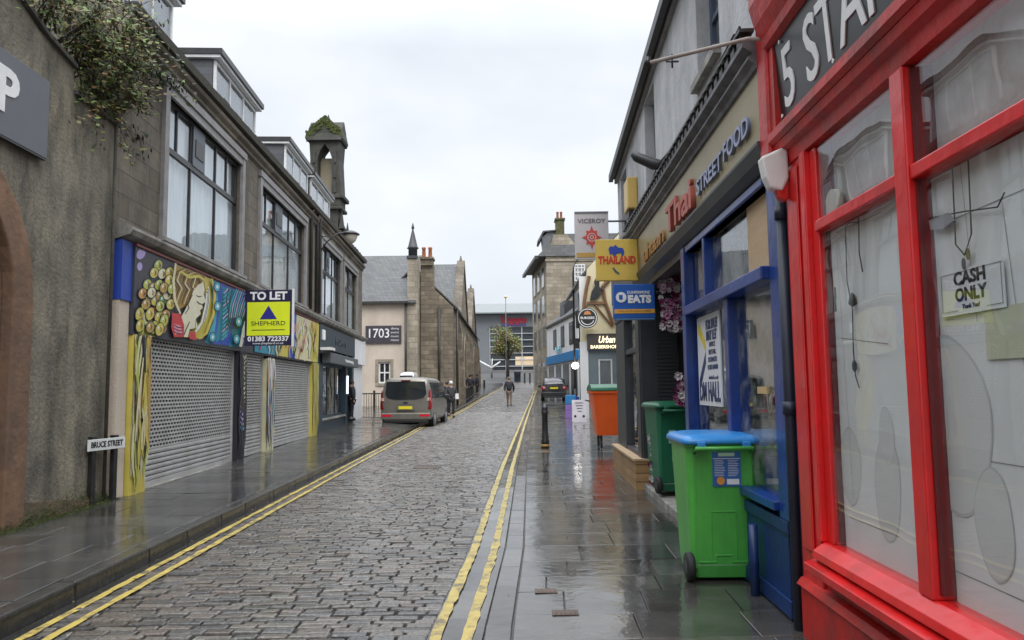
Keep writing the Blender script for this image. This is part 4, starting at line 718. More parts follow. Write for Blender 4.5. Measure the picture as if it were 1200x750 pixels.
('brown',[(10.941,2.755),(10.944,2.723),(10.920,2.687),(10.945,2.686),(10.983,2.724),(10.968,2.759)]),
('ink',[(11.154,3.012),(11.107,2.965),(11.030,2.931),(10.942,2.917),(10.869,2.929),(10.828,2.961),(10.830,3.006),(10.874,3.052),(10.949,3.087),(11.037,3.101),(11.113,3.091),(11.156,3.058)]),
('ochre',[(11.127,3.012),(11.088,2.971),(11.022,2.941),(10.948,2.929),(10.887,2.939),(10.853,2.967),(10.855,3.006),(10.893,3.046),(10.957,3.077),(11.031,3.089),(11.094,3.080),(11.130,3.052)]),
('white',[(10.974,3.030),(10.963,3.016),(10.949,3.006),(10.934,3.002),(10.923,3.006),(10.919,3.015),(10.922,3.028),(10.932,3.042),(10.947,3.052),(10.961,3.056),(10.972,3.052),(10.977,3.043)]),
('ink',[(11.004,3.050),(11.028,3.014),(11.003,2.972),(11.022,2.972),(11.058,3.018),(11.023,3.055)]),
('ochre',[(11.055,3.040),(11.057,3.008),(11.034,2.971),(11.059,2.970),(11.098,3.010),(11.082,3.045)]),
('ink',[(11.417,2.795),(11.369,2.748),(11.287,2.715),(11.196,2.703),(11.119,2.716),(11.076,2.749),(11.078,2.795),(11.125,2.841),(11.204,2.875),(11.295,2.888),(11.375,2.876),(11.420,2.842)]),
('mustard',[(11.390,2.795),(11.348,2.754),(11.279,2.725),(11.202,2.715),(11.138,2.726),(11.102,2.755),(11.105,2.795),(11.145,2.835),(11.212,2.865),(11.289,2.876),(11.355,2.866),(11.392,2.836)]),
('white',[(11.229,2.816),(11.218,2.803),(11.203,2.793),(11.188,2.789),(11.176,2.793),(11.172,2.803),(11.175,2.816),(11.186,2.830),(11.201,2.840),(11.216,2.843),(11.228,2.840),(11.232,2.830)]),
('ink',[(11.260,2.836),(11.286,2.800),(11.259,2.757),(11.279,2.756),(11.317,2.803),(11.280,2.841)]),
('ochre',[(11.314,2.826),(11.316,2.793),(11.291,2.756),(11.318,2.754),(11.359,2.794),(11.342,2.830)]),
('ink',[(10.689,2.577),(10.642,2.524),(10.567,2.487),(10.486,2.475),(10.420,2.491),(10.385,2.530),(10.392,2.583),(10.437,2.634),(10.510,2.672),(10.591,2.685),(10.660,2.670),(10.696,2.630)]),
('mustard',[(10.665,2.577),(10.624,2.530),(10.560,2.497),(10.491,2.486),(10.436,2.500),(10.408,2.535),(10.415,2.582),(10.454,2.628),(10.517,2.662),(10.586,2.674),(10.643,2.661),(10.672,2.625)]),
('white',[(10.524,2.600),(10.514,2.587),(10.501,2.579),(10.488,2.575),(10.478,2.579),(10.473,2.588),(10.476,2.601),(10.486,2.613),(10.499,2.622),(10.512,2.625),(10.523,2.622),(10.527,2.612)]),
('ink',[(10.551,2.618),(10.574,2.583),(10.551,2.544),(10.568,2.543),(10.601,2.586),(10.569,2.622)]),
('ochre',[(10.598,2.607),(10.601,2.576),(10.579,2.542),(10.602,2.540),(10.638,2.577),(10.623,2.610)]),
('ink',[(11.189,2.524),(11.137,2.469),(11.055,2.431),(10.967,2.419),(10.894,2.436),(10.857,2.477),(10.864,2.532),(10.914,2.586),(10.993,2.625),(11.083,2.638),(11.158,2.622),(11.197,2.580)]),
('lime',[(11.163,2.525),(11.117,2.476),(11.048,2.441),(10.973,2.430),(10.912,2.446),(10.882,2.482),(10.889,2.531),(10.933,2.579),(11.001,2.614),(11.077,2.627),(11.139,2.612),(11.171,2.575)]),
('white',[(11.008,2.549),(10.998,2.536),(10.984,2.527),(10.969,2.524),(10.958,2.528),(10.954,2.537),(10.957,2.550),(10.967,2.563),(10.982,2.573),(10.996,2.576),(11.007,2.572),(11.012,2.562)]),
('ink',[(11.039,2.568),(11.063,2.532),(11.038,2.491),(11.057,2.490),(11.093,2.534),(11.058,2.572)]),
('ochre',[(11.090,2.556),(11.093,2.524),(11.069,2.489),(11.094,2.486),(11.133,2.525),(11.117,2.560)]),
('ink',[(10.703,2.385),(10.661,2.343),(10.589,2.314),(10.509,2.306),(10.442,2.320),(10.404,2.353),(10.405,2.396),(10.446,2.437),(10.515,2.466),(10.596,2.476),(10.665,2.462),(10.705,2.429)]),
('ochre',[(10.679,2.386),(10.643,2.349),(10.582,2.324),(10.515,2.317),(10.458,2.329),(10.427,2.358),(10.429,2.395),(10.463,2.431),(10.522,2.457),(10.590,2.465),(10.648,2.453),(10.681,2.424)]),
('white',[(10.538,2.411),(10.528,2.399),(10.515,2.390),(10.502,2.387),(10.491,2.391),(10.487,2.400),(10.490,2.413),(10.500,2.425),(10.513,2.433),(10.526,2.436),(10.537,2.433),(10.541,2.423)]),
('ink',[(10.565,2.428),(10.588,2.393),(10.565,2.355),(10.582,2.353),(10.615,2.395),(10.583,2.432)]),
('ochre',[(10.612,2.417),(10.615,2.386),(10.593,2.352),(10.616,2.350),(10.652,2.386),(10.637,2.420)]),
('ink',[(11.029,2.382),(10.979,2.329),(10.899,2.292),(10.813,2.281),(10.743,2.299),(10.707,2.340),(10.713,2.394),(10.762,2.446),(10.839,2.483),(10.926,2.496),(10.998,2.479),(11.037,2.437)]),
('mustard',[(11.003,2.383),(10.959,2.335),(10.892,2.302),(10.819,2.293),(10.760,2.308),(10.731,2.345),(10.738,2.393),(10.780,2.440),(10.846,2.473),(10.920,2.484),(10.980,2.469),(11.011,2.432)]),
('white',[(10.854,2.409),(10.844,2.396),(10.830,2.388),(10.815,2.385),(10.805,2.388),(10.800,2.398),(10.803,2.411),(10.813,2.423),(10.827,2.432),(10.842,2.435),(10.853,2.431),(10.857,2.422)]),
('ink',[(10.883,2.427),(10.907,2.391),(10.882,2.351),(10.901,2.350),(10.936,2.393),(10.901,2.431)]),
('ochre',[(10.933,2.415),(10.935,2.383),(10.912,2.349),(10.937,2.346),(10.974,2.384),(10.959,2.418)]),
('ink',[(11.436,3.035),(11.387,2.986),(11.306,2.951),(11.214,2.937),(11.137,2.948),(11.094,2.981),(11.096,3.027),(11.142,3.075),(11.222,3.111),(11.314,3.126),(11.393,3.115),(11.439,3.082)]),
('lime',[(11.408,3.034),(11.367,2.992),(11.298,2.961),(11.220,2.949),(11.156,2.959),(11.120,2.988),(11.122,3.028),(11.162,3.069),(11.230,3.100),(11.307,3.113),(11.374,3.104),(11.411,3.075)]),
('white',[(11.247,3.052),(11.236,3.038),(11.221,3.028),(11.206,3.024),(11.194,3.028),(11.189,3.037),(11.193,3.051),(11.204,3.065),(11.219,3.075),(11.234,3.079),(11.246,3.075),(11.251,3.066)]),
('ink',[(11.279,3.073),(11.304,3.037),(11.278,2.993),(11.297,2.993),(11.335,3.040),(11.299,3.078)]),
('brown',[(11.332,3.063),(11.335,3.030),(11.310,2.992),(11.337,2.991),(11.377,3.033),(11.361,3.068)]),
('ink',[(11.778,3.440),(11.443,3.328),(11.337,3.187),(11.527,3.080),(11.431,2.952),(11.340,2.807),(11.362,2.807),(11.467,2.951),(11.572,3.088),(11.381,3.196),(11.474,3.323),(11.795,3.440)]),
('cream',[(11.887,3.440),(11.546,3.329),(11.438,3.184),(11.631,3.085),(11.533,2.964),(11.440,2.818),(11.462,2.818),(11.569,2.964),(11.677,3.093),(11.483,3.193),(11.578,3.324),(11.904,3.440)]),
('brown',[(11.998,3.440),(11.651,3.330),(11.542,3.181),(11.737,3.089),(11.636,2.977),(11.541,2.830),(11.565,2.829),(11.673,2.976),(11.784,3.098),(11.587,3.190),(11.683,3.325),(12.016,3.440)]),
('ink',[(12.111,3.440),(11.758,3.331),(11.647,3.178),(11.845,3.094),(11.742,2.990),(11.645,2.841),(11.669,2.841),(11.779,2.989),(11.893,3.103),(11.693,3.187),(11.791,3.327),(12.130,3.440)]),
('cream',[(12.227,3.440),(11.867,3.332),(11.754,3.174),(11.955,3.099),(11.849,3.004),(11.750,2.853),(11.774,2.853),(11.887,3.002),(12.004,3.109),(11.801,3.183),(11.901,3.328),(12.246,3.440)]),
('brown',[(12.344,3.440),(11.978,3.333),(11.863,3.171),(12.067,3.104),(11.959,3.018),(11.858,2.865),(11.882,2.865),(11.997,3.016),(12.117,3.114),(11.911,3.180),(12.013,3.329),(12.364,3.440)]),
('ink',[(12.464,3.440),(12.091,3.334),(11.974,3.167),(12.181,3.110),(12.070,3.031),(11.967,2.877),(11.992,2.877),(12.109,3.030),(12.232,3.120),(12.023,3.177),(12.127,3.330),(12.485,3.440)]),
('cream',[(12.586,3.440),(12.206,3.335),(12.087,3.164),(12.298,3.115),(12.184,3.046),(12.078,2.890),(12.104,2.889),(12.223,3.043),(12.349,3.126),(12.137,3.173),(12.243,3.332),(12.608,3.440)]),
('brown',[(12.711,3.440),(12.323,3.336),(12.202,3.160),(12.417,3.120),(12.299,3.060),(12.192,2.903),(12.218,2.902),(12.339,3.058),(12.468,3.132),(12.253,3.170),(12.361,3.333),(12.733,3.440)]),
('brown',[(11.805,3.389),(12.162,3.440),(12.488,3.406),(12.399,3.321),(12.511,3.316),(12.669,3.440),(12.213,3.440),(11.780,3.428)]),
('mustard',[(11.551,3.328),(11.944,3.285),(12.354,3.361),(12.605,3.343),(12.650,3.376),(12.374,3.412),(11.970,3.335),(11.586,3.358)]),
('skin',[(12.332,3.237),(12.585,3.321),(12.656,3.199),(12.627,3.113),(12.741,3.012),(12.551,2.935),(12.590,2.880),(12.471,2.835),(12.493,2.773),(12.288,2.673),(12.356,2.536),(12.016,2.478),(11.946,2.349),(11.641,2.329),(11.550,2.560),(11.799,2.765),(11.983,2.940),(12.132,3.115)]),
('ink',[(12.574,3.318),(12.648,3.198),(12.606,3.110),(12.726,3.008),(12.528,2.937),(12.574,2.882),(12.449,2.829),(12.492,2.770),(12.273,2.674),(12.231,2.495),(12.253,2.496),(12.303,2.672),(12.529,2.766),(12.495,2.828),(12.624,2.881),(12.574,2.933),(12.775,3.011),(12.648,3.117),(12.682,3.203),(12.597,3.323)]),
('ink',[(12.254,3.045),(12.386,3.035),(12.520,3.068),(12.510,3.079),(12.390,3.055),(12.268,3.058)]),
('ink',[(12.278,2.952),(12.397,2.919),(12.522,2.929),(12.528,2.947),(12.429,2.945),(12.307,2.968)]),
('ink',[(12.083,3.048),(11.887,2.869),(11.931,2.812),(11.792,2.707),(11.815,2.703),(11.974,2.812),(11.931,2.869),(12.109,3.046)]),
('ink',[(11.993,2.602),(11.838,2.468),(11.739,2.337),(11.768,2.335),(11.881,2.464),(12.022,2.599)]),
('white',[(12.789,3.266),(12.808,3.038),(12.674,2.731),(12.354,2.513),(12.127,2.405),(12.158,2.395),(12.413,2.500),(12.758,2.727),(12.888,3.044),(12.839,3.273)]),
('ink',[(12.773,3.238),(12.774,3.014),(12.631,2.708),(12.321,2.497),(12.126,2.396),(12.159,2.386),(12.381,2.485),(12.715,2.704),(12.853,3.020),(12.822,3.244)]),
('white',[(12.756,3.209),(12.739,2.990),(12.589,2.684),(12.288,2.482),(12.126,2.386),(12.161,2.377),(12.348,2.470),(12.672,2.680),(12.818,2.996),(12.806,3.215)]),
('ink',[(12.740,3.181),(12.705,2.967),(12.547,2.661),(12.256,2.467),(12.126,2.376),(12.163,2.368),(12.316,2.455),(12.629,2.656),(12.783,2.971),(12.790,3.186)]),
('white',[(12.724,3.153),(12.671,2.944),(12.506,2.638),(12.223,2.451),(12.125,2.366),(12.164,2.360),(12.285,2.441),(12.587,2.633),(12.748,2.947),(12.774,3.157)]),
('mustard',[(12.951,3.440),(13.090,3.170),(13.041,2.832),(12.731,2.479),(12.417,2.359),(12.457,2.342),(12.827,2.465),(13.170,2.835),(13.207,3.187),(13.021,3.440)]),
('cream',[(11.346,3.440),(11.258,3.148),(11.336,2.860),(11.587,2.678),(11.644,2.694),(11.428,2.879),(11.351,3.160),(11.406,3.440)]),
('red',[(11.290,2.669),(11.615,2.686),(11.779,2.520),(11.776,2.338),(11.387,2.311),(11.270,2.448)]),
('pink',[(11.351,2.513),(11.628,2.507),(11.711,2.394),(11.420,2.349)]),
('ink',[(11.344,2.493),(11.513,2.460),(11.720,2.473),(11.721,2.485),(11.526,2.478),(11.359,2.504)]),
('ink',[(11.349,2.441),(11.518,2.412),(11.723,2.425),(11.725,2.437),(11.529,2.430),(11.362,2.452)]),
('ink',[(11.353,2.388),(11.522,2.365),(11.727,2.377),(11.728,2.389),(11.532,2.383),(11.365,2.400)]),
('red',[(11.980,2.429),(12.261,2.465),(12.312,2.327),(12.027,2.324)]),
('lilac',[(13.870,3.399),(13.586,3.262),(13.634,3.252),(13.920,3.389)]),
('cyan',[(13.865,3.319),(13.581,3.184),(13.629,3.174),(13.915,3.309)]),
('cyan',[(13.860,3.239),(13.576,3.106),(13.624,3.095),(13.910,3.229)]),
('lilac',[(13.855,3.160),(13.572,3.028),(13.619,3.017),(13.904,3.149)]),
('cyan',[(13.849,3.080),(13.567,2.950),(13.614,2.939),(13.899,3.069)]),
('cyan',[(13.844,3.001),(13.562,2.873),(13.609,2.861),(13.894,2.989)]),
('lilac',[(13.839,2.921),(13.557,2.795),(13.605,2.783),(13.889,2.910)]),
('cyan',[(13.834,2.842),(13.552,2.718),(13.600,2.706),(13.883,2.830)]),
('cyan',[(13.829,2.763),(13.547,2.640),(13.595,2.628),(13.878,2.751)]),
('lilac',[(13.823,2.684),(13.542,2.563),(13.590,2.551),(13.873,2.672)]),
('cyan',[(13.818,2.606),(13.538,2.486),(13.585,2.474),(13.868,2.593)]),
('cyan',[(13.813,2.527),(13.533,2.410),(13.580,2.397),(13.862,2.514)]),
('ink',[(13.875,3.415),(13.723,3.143),(13.898,2.912),(13.719,2.613),(13.755,2.612),(13.958,2.918),(13.783,3.150),(13.913,3.417)]),
('ink',[(14.070,3.419),(13.912,3.166),(14.026,2.925),(13.823,2.621),(13.860,2.620),(14.088,2.930),(13.974,3.172),(14.109,3.421)]),
('ink',[(14.271,3.424),(14.107,3.189),(14.157,2.939),(13.929,2.629),(13.966,2.629),(14.220,2.942),(14.170,3.195),(14.311,3.426)]),
('ink',[(14.478,3.429),(14.307,3.213),(14.291,2.953),(14.036,2.638),(14.074,2.637),(14.354,2.955),(14.371,3.218),(14.518,3.430)]),
('ink',[(14.691,3.434),(14.513,3.238),(14.427,2.967),(14.145,2.647),(14.183,2.645),(14.491,2.968),(14.579,3.241),(14.732,3.435)]),
('ink',[(14.910,3.439),(14.726,3.263),(14.566,2.981),(14.256,2.655),(14.294,2.654),(14.631,2.981),(14.792,3.265),(14.952,3.440)]),
('ink',[(15.136,3.440),(14.944,3.290),(14.708,2.996),(14.369,2.664),(14.407,2.662),(14.773,2.995),(15.011,3.290),(15.178,3.440)]),
('cyan',[(14.314,3.438),(13.992,3.105),(13.911,2.842),(13.954,2.844),(14.055,3.106),(14.357,3.439)]),
('lilac',[(14.429,3.440),(14.122,3.120),(14.019,2.853),(14.062,2.854),(14.186,3.121),(14.473,3.440)]),
('cyan',[(14.545,3.440),(14.255,3.135),(14.128,2.863),(14.171,2.864),(14.321,3.136),(14.590,3.440)]),
('lilac',[(14.663,3.440),(14.391,3.150),(14.238,2.874),(14.283,2.874),(14.457,3.151),(14.709,3.440)]),
('cyan',[(14.783,3.440),(14.529,3.165),(14.351,2.884),(14.395,2.885),(14.597,3.167),(14.830,3.440)]),
('lilac',[(14.906,3.440),(14.670,3.181),(14.465,2.895),(14.510,2.895),(14.739,3.182),(14.953,3.440)]),
('cyan',[(15.030,3.440),(14.813,3.197),(14.581,2.906),(14.626,2.906),(14.883,3.199),(15.079,3.440)]),
('lilac',[(15.156,3.440),(14.960,3.214),(14.699,2.918),(14.745,2.917),(15.031,3.215),(15.206,3.440)]),
('ink',[(14.751,2.844),(14.722,2.788),(14.638,2.742),(14.522,2.719),(14.407,2.723),(14.321,2.754),(14.288,2.803),(14.314,2.857),(14.395,2.902),(14.508,2.927),(14.626,2.924),(14.715,2.894)]),
('cyan',[(14.703,2.840),(14.680,2.794),(14.614,2.757),(14.521,2.737),(14.428,2.741),(14.360,2.767),(14.333,2.807),(14.354,2.851),(14.419,2.889),(14.510,2.909),(14.604,2.906),(14.675,2.881)]),
('white',[(14.585,2.829),(14.577,2.810),(14.552,2.794),(14.518,2.786),(14.483,2.788),(14.457,2.799),(14.446,2.817),(14.454,2.836),(14.479,2.852),(14.513,2.860),(14.548,2.858),(14.575,2.847)]),
('ink',[(14.631,2.494),(14.603,2.440),(14.521,2.397),(14.407,2.376),(14.293,2.383),(14.209,2.416),(14.176,2.465),(14.203,2.517),(14.281,2.560),(14.393,2.582),(14.509,2.577),(14.596,2.545)]),
('cyan',[(14.584,2.491),(14.562,2.447),(14.497,2.411),(14.406,2.394),(14.315,2.400),(14.247,2.427),(14.221,2.467),(14.242,2.511),(14.305,2.546),(14.395,2.564),(14.487,2.559),(14.557,2.532)]),
('white',[(14.469,2.484),(14.461,2.465),(14.437,2.449),(14.403,2.442),(14.368,2.445),(14.343,2.457),(14.332,2.475),(14.340,2.494),(14.364,2.509),(14.398,2.516),(14.432,2.513),(14.458,2.502)]),
('ink',[(13.431,3.353),(13.407,3.301),(13.338,3.257),(13.241,3.231),(13.144,3.232),(13.073,3.257),(13.044,3.301),(13.066,3.352),(13.133,3.396),(13.228,3.422),(13.326,3.423),(13.401,3.398)]),
('cyan',[(13.391,3.348),(13.373,3.305),(13.317,3.269),(13.240,3.248),(13.162,3.249),(13.105,3.270),(13.082,3.306),(13.099,3.348),(13.153,3.384),(13.229,3.405),(13.308,3.406),(13.367,3.385)]),
('white',[(13.293,3.335),(13.286,3.316),(13.266,3.301),(13.237,3.293),(13.208,3.293),(13.186,3.303),(13.177,3.319),(13.183,3.337),(13.204,3.352),(13.232,3.361),(13.262,3.360),(13.284,3.351)]),
('ink',[(13.474,3.009),(13.451,2.958),(13.381,2.915),(13.284,2.892),(13.187,2.895),(13.115,2.923),(13.086,2.967),(13.108,3.017),(13.176,3.060),(13.271,3.083),(13.369,3.082),(13.444,3.055)]),
('cyan',[(13.435,3.005),(13.416,2.963),(13.360,2.928),(13.283,2.909),(13.205,2.912),(13.147,2.935),(13.124,2.971),(13.142,3.012),(13.196,3.047),(13.272,3.066),(13.351,3.065),(13.411,3.042)]),
('white',[(13.336,2.994),(13.329,2.976),(13.309,2.961),(13.280,2.954),(13.251,2.955),(13.228,2.965),(13.220,2.982),(13.226,2.999),(13.246,3.014),(13.275,3.022),(13.305,3.021),(13.327,3.011)]),
('ink',[(13.247,2.438),(13.225,2.389),(13.158,2.350),(13.064,2.331),(12.971,2.338),(12.901,2.368),(12.873,2.412),(12.895,2.460),(12.959,2.499),(13.051,2.518),(13.146,2.513),(13.218,2.483)]),
('cyan',[(13.209,2.435),(13.191,2.395),(13.138,2.363),(13.063,2.348),(12.988,2.354),(12.932,2.378),(12.910,2.415),(12.927,2.454),(12.979,2.486),(13.052,2.502),(13.128,2.497),(13.186,2.473)]),
('white',[(13.114,2.429),(13.108,2.411),(13.088,2.398),(13.060,2.392),(13.032,2.394),(13.011,2.405),(13.002,2.421),(13.008,2.438),(13.028,2.452),(13.055,2.458),(13.084,2.456),(13.105,2.445)]),
('ink',[(15.444,3.425),(15.413,3.365),(15.320,3.313),(15.193,3.284),(15.066,3.284),(14.972,3.313),(14.936,3.363),(14.965,3.421),(15.053,3.440),(15.178,3.440),(15.308,3.440),(15.405,3.440)]),
('cyan',[(15.392,3.418),(15.367,3.369),(15.293,3.327),(15.192,3.303),(15.090,3.304),(15.015,3.327),(14.985,3.369),(15.009,3.416),(15.080,3.440),(15.180,3.440),(15.283,3.440),(15.361,3.440)]),
('white',[(15.262,3.403),(15.253,3.382),(15.226,3.364),(15.188,3.354),(15.150,3.355),(15.121,3.366),(15.110,3.384),(15.119,3.405),(15.145,3.422),(15.183,3.432),(15.222,3.432),(15.251,3.421)]),
('white',[(15.504,3.307),(15.014,3.040),(14.724,2.701),(14.559,2.346),(14.724,2.343),(14.993,2.699),(15.279,3.030),(15.668,3.294)]),
('ink',[(15.556,3.202),(15.184,2.948),(14.983,2.714),(14.844,2.358),(14.916,2.358),(15.099,2.715),(15.298,2.944),(15.628,3.199)]),
('green',[(15.399,3.226),(15.008,2.873),(14.932,2.555),(15.047,2.558),(15.179,2.875),(15.516,3.226)]),
('lime',[(10.209,2.678),(10.290,2.449),(10.265,2.265),(10.288,2.265),(10.325,2.452),(10.232,2.682)]),
]

MB2 = MB(); keys = list(P.keys())
for i, (c, pts) in enumerate(MURAL):
    y = -.1315-.0002*i; q = []
    for p in pts:
        if not q or (abs(p[0]-q[-1][0])+abs(p[1]-q[-1][1])) > 1e-4: q.append(p)
    if len(q) > 2: MB2.add([(x, y, z) for x, z in q], [tuple(range(len(q)))], keys.index(c))
rnd = random.Random(21)
def rib(mb, pts, w, c, y):
    n = len(pts); A = []; B = []
    for i, (x, z) in enumerate(pts):
        x0, z0 = pts[max(0,i-1)]; x1, z1 = pts[min(n-1,i+1)]; dx, dz = x1-x0, z1-z0; l = math.hypot(dx,dz) or 1; ww = w*(.3+.7*math.sin(math.pi*(i+.5)/n))
        A.append((x-dz/l*ww, y, z+dx/l*ww)); B.append((x+dz/l*ww, y, z-dx/l*ww))
    vs = A+B
    mb.add(vs, [(i, i+1, n+i+1, n+i) for i in range(n-1)], keys.index(c))
# the far stretch of the mural: overlapping drapery strokes and colour fields
zones = [(15.7,17.6,'teal'),(17.6,18.6,'mustard'),(18.6,19.3,'blue'),(19.3,20.3,'cream'),(20.3,21.2,'cream'),(21.2,22.15,'mustard')]
for a, b, c in zones: MB2.add([(a,-.1505,2.3),(b,-.1505,2.3),(b+.15,-.1505,3.44),(a+.1,-.1505,3.44)], [(0,1,2,3)], keys.index(c))
for k in range(110):
    x = rnd.uniform(15.8, 22.0); z = rnd.uniform(2.4, 3.3); s = rnd.uniform(.15,.5); a = rnd.uniform(.6,2.2)
    zc = [c for p, q, c in zones if p <= x < q]; c = rnd.choice(['ink','mustard','cream','red','white','orange','ink','lime','cyan' if x < 19 else 'pink'])
    pts = []
    for i in range(6):
        t = i/5; pts.append((min(22.15,max(15.72, x+s*t*math.cos(a)+.06*math.sin(t*6+k))), min(3.43,max(2.28, z-s*.5+s*t*math.sin(a)))))
    rib(MB2, pts, rnd.uniform(.015,.05), c, -.1508-.0003*k)
MB2.build('mural_painting', [pm(k) for k in keys], mf, label='painted mural of grapes, a woman with wavy hair looking down and blue drapery')
# columns carrying the mural down to the pavement
def strip_col(x0, x1, z1, base, cols, seed, yb=-.14):
    o = BX('shop_pilaster', pm(base), tb, x0, x1, yb, .15, .12, z1); mb = MB(); r = random.Random(seed)
    for k in range(120 if x1-x0 > .4 else 60):
        x = r.uniform(x0+.03, x1-.03); z = r.uniform(.15, z1-.4); pts = []
        L = r.uniform(.5, 1.3)
        for i in range(6):
            t = i/5; pts.append((min(x1-.005, max(x0+.005, x+.09*math.sin(t*2.4+k*.5))), min(z1-.01, z+L*t)))
        rib(mb, pts, r.uniform(.014,.04), r.choice(cols), yb-.0015-.0003*k)
    mb.build('mural_strokes', [pm(k) for k in keys], o)
strip_col(10.12, 10.6, 2.26, 'mustard', ['lime','mustard','cream','cream','lime','ochre','ink'], 1)
strip_col(14.68, 15.14, 2.26, 'ink', ['ink','ink','dark'], 2)
mb = MB()
for k in range(15): rib(mb, [(14.80+.05*math.sin(k*.4),2.2-k*.1),(14.95+.05*math.sin(k*.4),2.13-k*.1),(15.08,2.2-k*.1)], .028, 'cream' if k < 9 else ('orange' if k < 11 else 'lilac' if k < 14 else 'cyan'), -.172)
mb.build('mural_strokes', [pm(k) for k in keys], tb)
strip_col(16.72, 17.36, 2.2, 'cream', ['white','teal','ink','orange','cream','lilac'], 3)
strip_col(21.5, 22.2, 2.26, 'mustard', ['lime','mustard','cream','ochre','mustard'], 4)
# perforated roller shutters
hole_m = mat('perforation_dark', (.03,.03,.033), .7)
def shutter(x0, x1, ztop, split, name='roller_shutter', z0=.15, y=-.02):
    mb = MB(); pitch = .075; z = z0+.07; x0, x1 = x0+.03, x1-.03
    while z < split:
        mb.prism([(y+.012,z),(y-.012,z+.01),(y-.016,z+pitch*.5),(y-.012,z+pitch-.012),(y+.012,z+pitch-.004)], x0, x1, 'x'); z += pitch
    mb.box(x0, x1, y-.03, y+.02, z0, z0+.068)
    o = mb.build(name, steel, tb)
    g = MB(); ph = .058; zz = z; W = .115 if x1-x0 > 3 else .11
    while zz < ztop:
        g.box(x0, x1, y-.006, y+.008, zz, zz+ph*.48); row = int(round((zz-z)/ph)); xx = x0+(W/2 if row % 2 else 0)
        while xx < x1-.02: g.box(xx, min(xx+W*.28, x1), y-.004, y+.006, zz+ph*.48, zz+ph); xx += W
        zz += ph
    g.build('perforated_curtain', steel, o)
    BX('shutter_backing', hole_m, o, x0-.03, x1+.03, .12, .15, z0, ztop+.1)
    [BX('guide_rail', steel, o, q0, q0+.045, y-.035, .12, z0, ztop+.05) for q0 in (x0-.03, x1-.015)]
shutter(10.6, 14.68, 2.26, .62); shutter(15.14, 16.72, 2.26, .7, z0=.17); shutter(17.36, 21.5, 2.2, .85, z0=.19)
BX('sill', conc, tb, 10.6, 21.5, -.1, .1, .08, .148)
# To Let board: projecting board seen face on
tl = local('to_let_board', 'estate agent board reading TO LET, yellow on navy, projecting over the shutters', 'sign', (-4.79, 14.8, 2.37), R_(-2))
BX('board', mat('navy_board', (.018,.014,.05), .4), tl, -.47, .47, -.012, .012, 0, 1.1, bevel=.003)
BX('panel', mat('acid_yellow', (.72,.80,.015), .45, (.66,.74,.02), 3), tl, -.425, .425, -.016, -.012, .20, .86)
BX('frame_post', frame_white, tl, .47, .50, -.03, .03, -.02, 1.12)
text('TO LET', .215, white_p, tl, 0, -.018, .975, .003, .008, fit=.74)
MB().prism([(-.17,.52),(.17,.52),(0,.79)], -.0195, -.016).build('logo', mat('logo_navy', (.03,.03,.25), .4), tl)
text('SHEPHERD', .12, blk_p, tl, 0, -.018, .435, .002, 0, fit=.68)
BX('rule', blk_p, tl, -.33, .33, -.018, -.016, .30, .315)
text('01383 722337', .13, white_p, tl, 0, -.014, .13, .002, .004, fit=.82)
text('www.shepherd.co.uk', .06, white_p, tl, 0, -.014, .045, .002, 0, fit=.62)
MB().tube([(-.47,0,1.0),(-.62,0,.98)], .02).tube([(-.47,0,.15),(-.62,0,.13)], .02).build('bracket', black, tl)
# slate-blue shop, white pier
bs = slategrey
BX('shop_fascia', bs, tc_, 22.4, 29.1, -.16, .1, 2.75, 3.46); text('POPPY', .34, mat('fascia_letters', (.05,.07,.085), .3), tc_, 26, -.163, 3.1, .02, .01, fit=2.2)
BX('awning_box', mat('grey_awning_box', (.10,.115,.125), .5), tc_, 22.7, 28.2, -.42, -.16, 2.30, 2.62, bevel=.02); text('Hairdressing', .15, white_p, tc_, 26.2, -.425, 2.46, .003, .002, fit=1.7)
for a, b in ((22.4,23.1),(27.3,27.7),(28.7,29.1)): BX('shop_pilaster', bs, tc_, a, b, -.12, .2, .1, 2.748, bevel=.01)
BX('stall_riser', bs, tc_, 23.1, 27.3, -.06, .2, .1, .62); BX('window_sill', conc, tc_, 23.1, 27.3, -.12, -.062, .56, .62)
window(tc_, 23.1, 27.3, .62, 2.3, .0, cols=3, fm=bs, gm=GLs, fw=.07, behind=room, name='shop_window')
BX('transom_panel', bs, tc_, 23.1, 27.3, 0, .1, 2.303, 2.748)
BX('door_recess', dark_in, tc_, 27.7, 28.7, .5, .55, .1, 2.74)
BX('door', navy, tc_, 27.75, 28.65, .44, .498, .15, 2.2)
BX('menu_light_box', mat('lit_menu_panel', (.85,.9,.95), .4, emit=.9), tc_, 27.42, 27.62, -.16, -.122, 1.35, 2.0)
BX('alarm_box', white_p, tc_, 22.6, 22.85, -.24, -.162, 3.0, 3.3, bevel=.02); MB().box(22.4,23.0,-.5,-.162,2.68,2.76).build('lamp', white_p, tc_)
BX('white_pier', white_wall2, tc_, 29.1, 31.98, -.03, .5, .1, 3.49)
BX('pier_panel', white_wall2, tc_, 29.05, 31.95, -.16, -.032, 2.5, 3.46)
